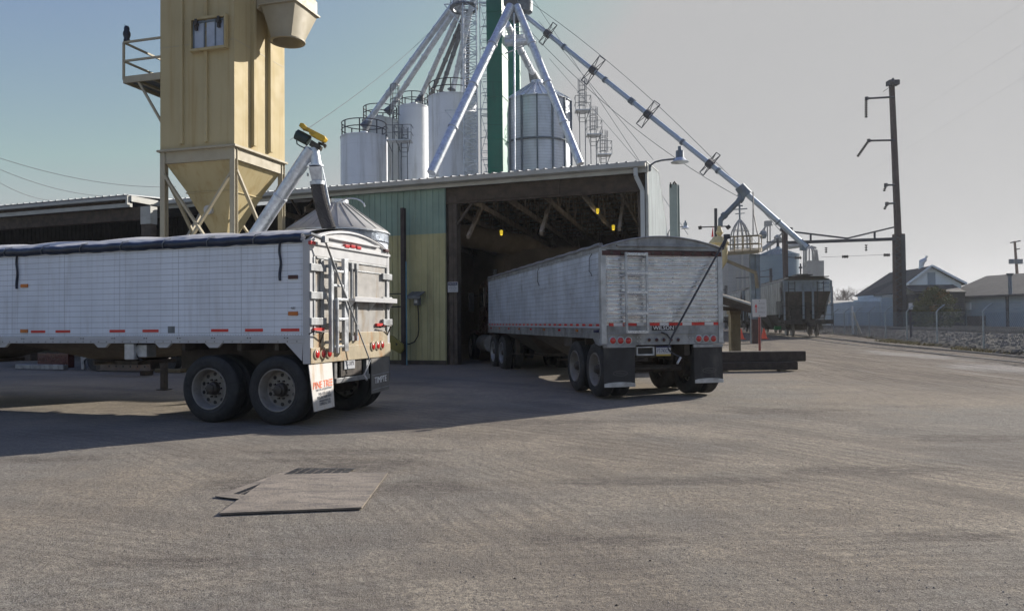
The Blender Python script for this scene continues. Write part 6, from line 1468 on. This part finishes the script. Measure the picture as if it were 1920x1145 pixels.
# ------------------------------------------------------------------ catenary gantry
root = thing('catenary_gantry', 'tall tapering dark steel railway mast with a beam over the tracks and insulator strings', 'mast', (gx(1690, 68), 68, .5))
D = 68.
def mst(b, px0t, px1t, pyt, px0b, px1b, pyb, D, dep):
    b.hexa([W(px0b, pyb, D), W(px1b, pyb, D), W(px1b, pyb, D) + V((0, dep, 0)), W(px0b, pyb, D) + V((0, dep, 0)), W(px0t, pyt, D), W(px1t, pyt, D), W(px1t, pyt, D) + V((0, dep, 0)), W(px0t, pyt, D) + V((0, dep, 0))])
b = B(); mst(b, 1680, 1697, 438, 1682, 1700, 615, D, .7); b.build('lower_mast', RUSTB, root, world=True)
b = B()
for k in range(14):
    y0 = 442 + k * 12; b.bar(W(1678 + k * .2, y0, D - .04), W(1690, y0 + 6, D - .04), .07); b.bar(W(1690, y0 + 6, D - .04), W(1678 + k * .2, y0 + 12, D - .04), .07)
b.box(W(1690, 440, D - .1), W(1700, 612, D)); b.build('lacing', CATST, root, world=True)
b = B(); mst(b, 1670.5, 1677.5, 158, 1681, 1691, 440, D + .1, .4); b.build('upper_mast', RUSTB, root, world=True)
b = B(); b.box(W(1668, 158, D - .1), W(1680, 154, D + .6)); b.bar(W(1667, 160, D), W(1684, 150, D), .12); b.tube([W(1672, 155, D), W(1675, 147, D)], .22, 8, rs=[.25, .08]); b.bar(W(1656, 172, D), W(1674, 160, D), .04)
for px, y0, y1 in ((1625, 185, 182), (1629, 264, 263), (1661, 347, 347), (1663, 382, 381)): b.tube([W(px, y0, D), W(1677, y1, D)], .09, 6); b.tube([W(px, y0 - 3, D), W(px, y0 + 3, D)], .16, 6)
b.build('crossarm', CATST, root, world=True)
b = B()
b.bar(W(1474, 455, D + 2), W(1680, 448, D), .25, .28)
for p0, p1 in (((1482, 434), (1590, 447)), ((1588, 447), (1684, 424)), ((1520, 440), (1520, 452)), ((1640, 435), (1640, 448))): b.bar(W(*p0, D + 1), W(*p1, D + 1), .14)
b.build('cross_beam', CATST, root, world=True)
b = B(); mst(b, 1469, 1477, 430, 1474, 1479, 600, D + 2, .5); b.build('left_column', RUSTB, root, world=True)
b = B(); b.box(W(1467, 432, D + 1.9), W(1481, 428, D + 2.6)); b.build('column_cap', CATST, root, world=True)
ins = B()
def insul(p, q, n_, r):
    for k in range(n_): c0 = lp(p, q, k / max(1, n_ - 1)); c1 = lp(p, q, (k + .5) / max(1, n_ - 1)); ins.tube([c0, c1], r, 8, rs=[r, r * .5])
    ins.tube([p, q], r * .3, 5)
insul(W(1624, 188, D), W(1624, 219, D), 10, .16); insul(W(1626, 268, D), W(1609, 292, D), 9, .15); insul(W(1660, 351, D), W(1658, 357, D), 3, .14); insul(W(1662, 385, D), W(1659, 391, D), 3, .14)
insul(W(1549, 464, D), W(1549, 472, D), 3, .14); insul(W(1624, 459, D), W(1624, 468, D), 3, .14)
ins.build('insulator', BLK, root, world=True)
for px0, py, n_, lab in ((1580, 481, 3, 'left'), (1658, 478, 3, 'right')):
    ins = B(); insul(W(px0, py, D - 4), W(px0 + 9, py, D - 4), 4, .15)
    ins.tube([W(px0 - 40, py + 1, D - 4), W(px0 + 40, py - 2, D - 4)], .012, 4); ins.build('insulator_string', BLK, cat='insulator', label=f'{lab} one of two dark insulator strings hung on a wire below the beam')
ins = B(); insul(W(1491, 483, D), W(1501, 483, D), 4, .16); ins.tube([W(1478, 482, D + 2), W(1492, 483, D)], .03, 4); ins.build('insulator_string', BLK, cat='insulator', label='dark insulator string reaching right from the left gantry column')

# ------------------------------------------------------------------ houses beyond the tracks
def roofq(b, q, t=.12):
    q = [V(p) for p in q]; b.hexa([p - V((0, 0, t)) for p in q] + q)
HF = Fr((W(1747, 600, 80).x, 80., .3), math.atan2(-.2, .98))  # x right, y away
hs = thing('house', 'pale blue clapboard house with a dark shingle roof and white gable end', 'house', HF.loc, HF.rz)
rz_ = W(1747, 498, 80).z - .3; he = 4.0; xw = 4.1; LN = 14.
xl = HF.on(1682, 548, y=0).x; xr = HF.on(1806, 530, y=0).x; zl = HF.on(1682, 548, y=0).z; zr = HF.on(1803, 532, y=0).z
b = B(); b.add([(xl + .2, 0, 0), (xr - .2, 0, 0), (xr - .2, 0, zr), (0, 0, rz_ - .15), (xl + .2, 0, zl)], [(0, 1, 2, 3, 4)]); b.add([(xl + .2, 0, 0), (xl + .2, LN, 0), (xl + .2, LN, zl), (xl + .2, 0, zl)], [(0, 1, 2, 3)]); b.box((xl + .25, .1, 0), (xr - .25, LN, min(zl, zr))); b.build('gable_wall', HOUSEW, hs)
b = B(); b.box((xl + .15, -.05, 0), (xl + .4, .0, zl)); b.box((xl - 1.2, 1.2, 0), (xl + .2, LN, zl - .5)); b.box((xl - 4.5, 2.0, 0), (xl - 1.0, LN, zl - .9)); b.build('side_wall', HOUSE, hs)
# left wing with the large slope
XWL = HF.on(1603, 554, y=LN).x; zwl = HF.on(1603, 554, y=LN).z
b = B(); roofq(b, [(0, -.4, rz_), (xl - .3, -.4, zl - .05), (xl - .3, LN, zl - .05), (0, LN, rz_)]); roofq(b, [(0, -.4, rz_), (0, LN, rz_), (xr + .2, LN, zr), (xr + .2, -.4, zr)])
roofq(b, [HF.i @ W(1680, 548, 84), HF.i @ W(1602, 554.5, 93), HF.i @ W(1668, 511, 94), HF.i @ W(1722, 503, 84)]); b.build('roof', SHING, hs)
A1, A2, A3 = W(1609, 600, 92), W(1682, 600, 84.2), None
wz = W(1609, 555.5, 92).z
b = B(); b.hexa([HF.i @ V((A1.x, A1.y, .2)), HF.i @ V((A2.x, A2.y, .2)), HF.i @ V((A2.x + 3, A2.y + 3, .2)), HF.i @ V((A1.x + 3, A1.y + 3, .2)), HF.i @ V((A1.x, A1.y, wz)), HF.i @ V((A2.x, A2.y, W(1682, 549.5, 84.2).z)), HF.i @ V((A2.x + 3, A2.y + 3, 4.4)), HF.i @ V((A1.x + 3, A1.y + 3, wz))]); b.build('wing_wall', HOUSE, hs)
b = B(); dd = (A2 - A1).normalized(); nn_ = V((dd.y, -dd.x, 0)); c0 = A1.lerp(A2, .36) + nn_ * .03; b.bar(HF.i @ V((c0.x, c0.y, 2.9)), HF.i @ V((c0.x, c0.y, 1.6)), .35, .1); b.build('window', GLASSD, hs)
b = B(); p0 = HF.on(1739, 511, y=-.03); p1 = HF.on(1754, 535, y=-.03); b.box((p0.x, -.05, p1.z), (p1.x, .02, p0.z)); b.build('louvre', SHED, hs)
b = B(); b.bar((0, -.45, rz_), (xl - .3, -.45, zl - .05), .08, .2); b.bar((0, -.45, rz_), (xr + .2, -.45, zr), .08, .2); b.build('bargeboard', HOUSEW, hs)
b = B(); q0 = HF.on(1700, 538, y=-1.2); q1 = HF.on(1795, 534, y=-1.2); roofq(b, [(q0.x, -3.5, q0.z - .55), (q1.x, -3.5, q1.z - .8), (q1.x, 0, q1.z + .1), (q0.x, 0, q0.z + .25)]); b.box((q0.x + .2, -3.2, 0), (q1.x, -.1, q0.z - .75)); b.build('front_porch', SHING, hs)
p = HF.i @ W(1727, 503, 83); b = B(); b.cyl((p.x, p.y, p.z - .3), (p.x + .05, p.y, p.z + .35), .3, .25, seg=12); b.tube([(p.x + .05, p.y, p.z + .35), (p.x + .1, p.y, p.z + .75), (p.x + .5, p.y, p.z + 1.0)], .3, 10, rs=[.26, .33, .2]); b.tube([(p.x + .4, p.y, p.z + .9), (p.x + .62, p.y, p.z + 1.35)], .08, 6, rs=[.06, .15]); b.build('chimney_cowl', GALV, hs, smooth=40)
p = HF.i @ W(1673, 548, 83.5); b = B(); b.tube([(p.x - .3, p.y - .1, p.z + .0), (p.x + .1, p.y - .3, p.z - .4), (p.x + .15, p.y - .3, .2)], .09, 6); b.build('downspout', CATST, hs)
# long shed
S0 = V((W(1784, 600, 79).x, 79, .3)); SF = Fr(S0, math.atan2(-.98, .215))                     # x towards the camera along the wall, y to the right
sh = thing('long_shed', 'long low grey-blue block shed with dark roof beside the house', 'shed', SF.loc, SF.rz)
za = W(1784, 557, 79).z - .3; LS = 34
b = B(); b.box((0, 0, -.2), (LS, 12, za)); b.build('wall', SHED, sh)
b = B(); ridge = W(1810, 528, 84).z + .2; roofq(b, [(-1.5, -.4, za + .02), (LS, -.4, za + .02), (LS, 6, ridge), (-1.5, 6, ridge)], .15); roofq(b, [(-1.5, 6, ridge), (LS, 6, ridge), (LS, 12.4, za), (-1.5, 12.4, za)], .15); b.build('roof', SHING2, sh)
b = B(); b.box((-1.5, -.46, za - .18), (LS, -.38, za + .03)); b.build('eave_board', CATST, sh)
for px in (1804, 1889):
    p = SF.on(px, 590, y=-.05); b = B(); b.box((p.x - .12, -.12, 0), (p.x + .12, -.0, za - .1)); b.build('pilaster', CATST, sh)
p = SF.on(1813, 574, y=-.05); b = B(); b.box((p.x - .5, -.06, p.z - .35), (p.x + .5, .02, p.z + .35)); b.build('window', HOUSEW, sh)
p = SF.on(1833, 606, y=-.1); b = B(); b.box((p.x - .9, -.5, 0), (p.x + .9, -.02, 1.4)); b.build('bin_box', RUSTB, sh)
p = SF.i @ W(1894, 535, 68.5); b = B(); b.tube([(p.x, p.y, p.z - .8), (p.x, p.y, p.z + 1.0)], .16, 8); b.tube([(p.x, p.y, p.z + .9), (p.x, p.y, p.z + 1.1)], .3, 8, rs=[.2, .32]); b.build('vent_pipe', STEELB, sh, smooth=50)
# distant greenhouses / low white building
D = 120.; p0, p1 = W(1562, 600, D), W(1612, 600, D); root = thing('greenhouse', 'low pale building far beyond the tracks left of the house', 'building', (p0.x, D, .3))
b = B(); b.box((p0.x, D, .3), (p1.x, D + 8, W(1570, 570, D).z)); b.build('wall', HOUSE, root, world=True)
b = B(); roofq(b, [W(1561, 571, D - .5), W(1613, 571, D - .5), W(1613, 563, D + 5), W(1561, 563, D + 5)]); b.build('roof', FARW, root, world=True)
# utility pole
D = 105.; root = thing('utility_pole', 'wooden utility pole with crossarms and transformer cans at the right edge', 'pole', (gx(1908, D), D, .3))
b = B(); b.tube([W(1909, 540, D), W(1902.5, 452, D)], .2, 8, rs=[.22, .15]); b.tube([(gx(1912, D), D, .3), W(1909, 541, D)], .22, 8); b.build('pole', mat('pole_timber', (.16, .11, .085), .85), root, world=True, smooth=50)
b = B(); b.bar(W(1894.5, 455, D), W(1913, 451.5, D), .16); b.bar(W(1903, 468, D), W(1912, 466, D), .14); b.build('crossarm', CATST, root, world=True)
for px, r_ in ((1896.5, .34), (1908.5, .42), (1911.5, .42)): b = B(); b.cyl(W(px, 494.5, D - .5), W(px, 486, D - .5), r_, seg=12); b.build('transformer', STEELB, root, world=True, smooth=50)

# ------------------------------------------------------------------ far grain plant
D = 100.; root, x, r, h = silo('grain_bin', 'blue-grey steel bin with ribbed conical roof beyond the rail cars', 1424, 1498, 477, D, BLUEB, rail=False, cone=.38)
b = B()
for k in range(36):
    a = 2 * PI * k / 36; b.bar((math.cos(a) * (r + .05), math.sin(a) * (r + .05), h + .05), (math.cos(a) * .4, math.sin(a) * .4, h + r * .38), .12, .2)
b.build('roof_rib', BLUEB, root)
b = B(); b.cyl((0, 0, h + r * .38), (0, 0, h + r * .38 + 1.4), .2, seg=8); b.bar((-1.5, 0, h + r * .38 + .9), (3.5, 0, h + r * .38 + .8), .15); b.build('top_vent', CATST, root)
D = 118.; x0, x1 = gx(1366, D), gx(1411, D); root = thing('concrete_silo', 'tall pale grey clad silo block behind the loading platform', 'silo', (x0, D, .3))
b = B(); b.box((x0, D, .3), (x1, D + 5, W(1390, 470, D).z)); b.build('block', CONC, root, world=True)
b = B()
for px in (1382, 1391, 1400): b.box((gx(px, D), D - .15, .3), (gx(px + 4, D), D, W(1390, 508, D).z if px != 1391 else W(1390, 476, D).z))
b.build('pipe_run', FARW, root, world=True)
D = 119.; root = thing('spout_dome', 'pale dome of converging spouts topped by a mast on the far silo', 'elevator head', tuple(W(1388, 470, D)))
b = B()
for k in range(12):
    a = 2 * PI * k / 12; R_ = 1.55; pts = [V((R_ * math.cos(a) * f, R_ * math.sin(a) * f, z_)) for f, z_ in ((1, 0), (.98, 1.8), (.85, 3.0), (.5, 4.1), (.12, 4.9))]; b.tube(pts, .11, 5)
for f, z_ in ((1, .3), (.98, 1.6), (.8, 3.2)): b.lathe([(1.55 * f, z_), (1.6 * f, z_ + .12), (1.5 * f, z_ + .12)], seg=16)
b.build('spouts', FARW, root)
b = B(); b.tube([(0, 0, 4.8), (0, 0, 7.6)], .14, 6); b.bar((-1.0, 0, 6.6), (1.2, 0, 6.7), .16); b.bar((-.7, 0, 5.9), (.8, 0, 6.0), .12); b.bar((-.5, 0, 7.2), (.5, 0, 7.2), .2); b.tube([(0, 0, 5), (2.6, 0, 1.2)], .06, 4); b.build('mast', STEELB, root)
D = 110.; root = thing('far_elevator_head', 'small distant elevator head on two thin legs above the blue-grey bin', 'elevator', tuple(W(1440, 470, D)))
b = B(); b.box(W(1436, 423, D), W(1444, 415, D + .8)); b.bar(W(1434, 424, D), W(1449, 422, D), .12); b.build('head', FARW, root, world=True)
b = B()
for px in (1439, 1444): b.tube([W(px, 470, D), W(px, 420, D)], .1, 5)
b.tube([W(1437, 423, D), W(1424, 440, D)], .12, 5); b.tube([W(1434, 428, D), W(1432, 445, D)], .08, 5)
b.build('legs', FARW, root, world=True)
b = B(); b.tube([W(1427, 440, D), W(1435, 440, D)], .6, 10); b.build('cyclone', STEELB, root, world=True)
b = B(); b.tube([W(1426, 470, D - 5), W(1462, 446, D - 5)], .3, 8); b.tube([W(1456, 450, D - 5), W(1462, 446, D - 5)], .6, 8); b.tube([W(1440, 462, D - 6), W(1472, 432, D - 8)], .12, 5); b.build('inclined_conveyor', FARW, root, world=True)
b = B(); b.tube([W(1478, 463, D), W(1512, 458, D)], .35, 8); b.tube([W(1512, 458, D), W(1512, 462, D)], .4, 8); b.tube([W(1507, 470, D), W(1507, 500, D)], .12, 5); b.tube([W(1511, 470, D), W(1511, 500, D)], .12, 5); b.build('bridge', FARW, root, world=True)
D = 125.; root = thing('headhouse', 'pale boxy far headhouse with bundled spouts on its roof', 'building', tuple(W(1530, 520, D)))
b = B(); b.hexa([W(1505, 600, D), W(1515, 600, D - 2), W(1545, 600, D - 2), W(1535, 600, D + 4), W(1505, 493, D), W(1515, 488.5, D - 2), W(1545, 488.5, D - 2), W(1535, 488.5, D + 4)]); b.build('block', FARW, root, world=True)
b = B()
for k in range(9): a = 2 * PI * k / 9; c0 = W(1519, 489, D); c1 = W(1519, 462, D); b.tube([c0 + V((.75 * math.cos(a), .75 * math.sin(a), 0)), c0.lerp(c1, .75) + V((.75 * math.cos(a), .75 * math.sin(a), 0)), c1], .1, 5)
for px in (1526, 1531, 1534): b.tube([W(px, 489, D), W(px - 3, 468, D)], .16, 5)
b.bar(W(1520, 462, D), W(1530, 465, D), .3); b.bar(W(1524, 470, D), W(1533, 472, D), .2); b.build('spouts', FARW, root, world=True)
D = 90.; root = thing('bracket_pole', 'short dark pole with two arms in front of the blue-grey bin', 'pole', (gx(1447, D), D, .3))
b = B(); b.box((gx(1445.5, D), D, .3), (gx(1449.5, D), D + .3, W(1447, 503, D).z)); b.bar(W(1405, 513, D), W(1446, 505, D), .06); b.bar(W(1380, 521, D), W(1449, 518, D), .1); b.build('pole', CATST, root, world=True)
D = 88.; root = thing('signal_post', 'thin far signal post rising above the nearer rail car', 'post', (gx(1502, D), D, .3)); b = B(); b.tube([(gx(1502, D), D, .3), W(1501, 494, D)], .09, 6); b.tube([W(1501, 503, D), W(1501, 500, D)], .22, 8); b.build('post', CATST, root, world=True)
D = 95.; root = thing('signal_post', 'short far signal post left of the rail cars', 'post', (gx(1361, D), D, .3)); b = B(); b.tube([(gx(1361, D), D, .3), W(1361, 535, D)], .2, 6); b.bar(W(1356, 543, D), W(1362, 543, D), .1); b.bar(W(1356, 552, D), W(1362, 551, D), .1); b.build('post', CATST, root, world=True)
# ------------------------------------------------------------------ vegetation
def leafcloud(b, c, rx, ry, rz_, n, s, r, k=0, squash=None):
    b.k = k
    for _ in range(n):
        while True:
            p = V((r.uniform(-1, 1), r.uniform(-1, 1), r.uniform(-1, 1)))
            if .35 < p.length < 1: break
        q = V((c[0] + p.x * rx, c[1] + p.y * ry, c[2] + p.z * rz_)); d = V((r.uniform(-1, 1), r.uniform(-1, 1), r.uniform(-.6, 1))).normalized(); t = d.cross(V((r.uniform(-1, 1), r.uniform(-1, 1), r.uniform(-1, 1)))).normalized()
        l_ = s * r.uniform(.6, 1.5); b.add([q, q + d * l_ * .6 + t * l_ * .3, q + d * l_ * 1.3, q + d * l_ * .6 - t * l_ * .3], [(0, 1, 2, 3)])
r = random.Random(3); D = 66.; cx = gx(1752, D); Hh = W(1748, 541, D).z - .4
root = thing('evergreen_shrub', 'bushy rust-tinged evergreen standing before the long shed', 'shrub', (cx, D, .4))
b = B(); b2 = B()
for k in range(170):
    t = r.random() ** .8; wd = 2.05 * (1 - t ** 2.2) ** .6 * (1 if t > .12 else .75) + .15; a = r.random() * 6.3; rr_ = wd * r.uniform(.35, 1.); c0 = (rr_ * math.cos(a), rr_ * math.sin(a) * .9, .3 + t * (Hh - .5)); sz = r.uniform(.3, .55)
    leafcloud(b if r.random() > .07 else b2, c0, sz, sz, sz * .8, 85, .13, r)
b.build('crown', NEEDLE, root); b2.build('browned_tips', NEEDLEO, root)
b = B(); b.tube([(0, 0, 0), (.1, 0, 1.5), (0, .1, Hh - .5)], .12, 8, rs=[.14, .1, .03]); b.build('trunk', BARK, root)
def baretree(label, px, pyt, D, spread, seed, base=.3, lv=5):
    r = random.Random(seed); H = W(px, pyt, D).z - base; x = gx(px, D); root = thing('bare_tree', label, 'tree', (x, D, base), 0, 'bare winter trees far away'); tb_, cb = B(), B()
    def grow(p, d, L_, rad, l_):
        q = p + d * L_; (tb_ if l_ < 2 else cb).tube([p, p.lerp(q, .5) + V((r.uniform(-.05, .05), 0, r.uniform(-.03, .05))) * L_, q], rad, 4 if l_ > 1 else 6, caps=False, rs=[rad, rad * .85, rad * .65])
        if l_ >= lv: return
        for k in range(3 if l_ else 4):
            a = r.random() * 6.3; sp = r.uniform(.35, .8) * spread; nd = (d + V((math.cos(a) * sp, math.sin(a) * sp, r.uniform(.05, .3)))).normalized(); grow(p.lerp(q, r.uniform(.65, 1)), nd, L_ * r.uniform(.6, .8), max(rad * .58, .018), l_ + 1)
    grow(V((0, 0, 0)), V((0, 0, 1)), H * .30, H * .022, 0)
    tb_.build('trunk', BARK, root); cb.build('crown', BARK, root)
for i, (px, py, D, sp, lab) in enumerate(((1572, 518, 150, 1.3, 'pale bare tree just right of the rail cars'), (1594, 522, 160, 1.3, 'bare tree between the rail cars and the house'), (1634, 506, 170, 1.3, 'taller bare tree above the left eave of the house'), (1612, 540, 165, 1.1, 'small bare tree beside the left corner of the house'), (1806, 514, 160, 1., 'small bare tree behind the right slope of the house'), (1918, 500, 150, 1.1, 'bare tree at the right edge behind the long shed'), (1356, 560, 170, 1.1, 'bare tree far left of the rail cars'))):
    baretree(lab, px, py, D, sp, 20 + i, lv=5 if i != 6 else 4)
# far wooded ridge closing the horizon
b = B(); n = 240; r = random.Random(9)
vs_ = []
for k in range(n + 1):
    a = -1.3 + 2.6 * k / n; R_ = 600; x, y = R_ * math.sin(a), R_ * math.cos(a); h_ = 6 + 4 * mn.noise(V((k * .09, 0, 0))) + 1.6 * mn.noise(V((k * .5, 2, 0)))
    vs_ += [(x, y, -3), (x, y, h_), (x * 1.15, y * 1.15, h_ + 1), (x * 1.15, y * 1.15, -3)]
b.add(vs_, [(4 * k + i, 4 * (k + 1) + i, 4 * (k + 1) + i + 1, 4 * k + i + 1) for k in range(n) for i in range(3)]); b.build('hills', mat('far_woods', (.12, .115, .10), .95, vs=.08, vamt=.3, bump=.5, bs=.5), kind='structure')
# dry grass tufts along the siding and fence
b = B(); r = random.Random(11)
for _ in range(2600):
    y = 22 + 26 * r.random(); x = 17.6 + .16 * (y - 26) + r.uniform(.35, 1.6); z = g(x, y)
    if mn.noise(V((x * .8, y * .35, 5))) < .05: continue
    for k in range(3):
        a = r.random() * 6.3; hh = r.uniform(.05, .16); dx, dy = math.cos(a) * .02, math.sin(a) * .02; ox, oy = r.uniform(-.05, .05), r.uniform(-.05, .05)
        b.add([(x + ox - dx, y + oy - dy, z), (x + ox + dx, y + oy + dy, z), (x + ox + dy * 3, y + oy - dx * 3, z + hh)], [(0, 1, 2)])
b.build('dry_grass', DRY, kind='stuff', label='thin dry grass tufts between the siding rail and the fence')
# ------------------------------------------------------------------ air
hz = bpy.data.materials.new('haze'); hz.use_nodes = True; nt = hz.node_tree
for n in list(nt.nodes):
    if n.type == 'BSDF_PRINCIPLED': nt.nodes.remove(n)
pv = nt.nodes.new('ShaderNodeVolumePrincipled'); pv.inputs['Density'].default_value = .0004; pv.inputs['Color'].default_value = (.86, .89, .93, 1); pv.inputs['Anisotropy'].default_value = .3
nt.links.new(pv.outputs[0], [n for n in nt.nodes if n.type == 'OUTPUT_MATERIAL'][0].inputs['Volume'])
b = B(); b.box((-420, -60, -4.5), (640, 1500, 60)); b.build('haze', hz, kind='stuff', label='thin pale haze filling the air')
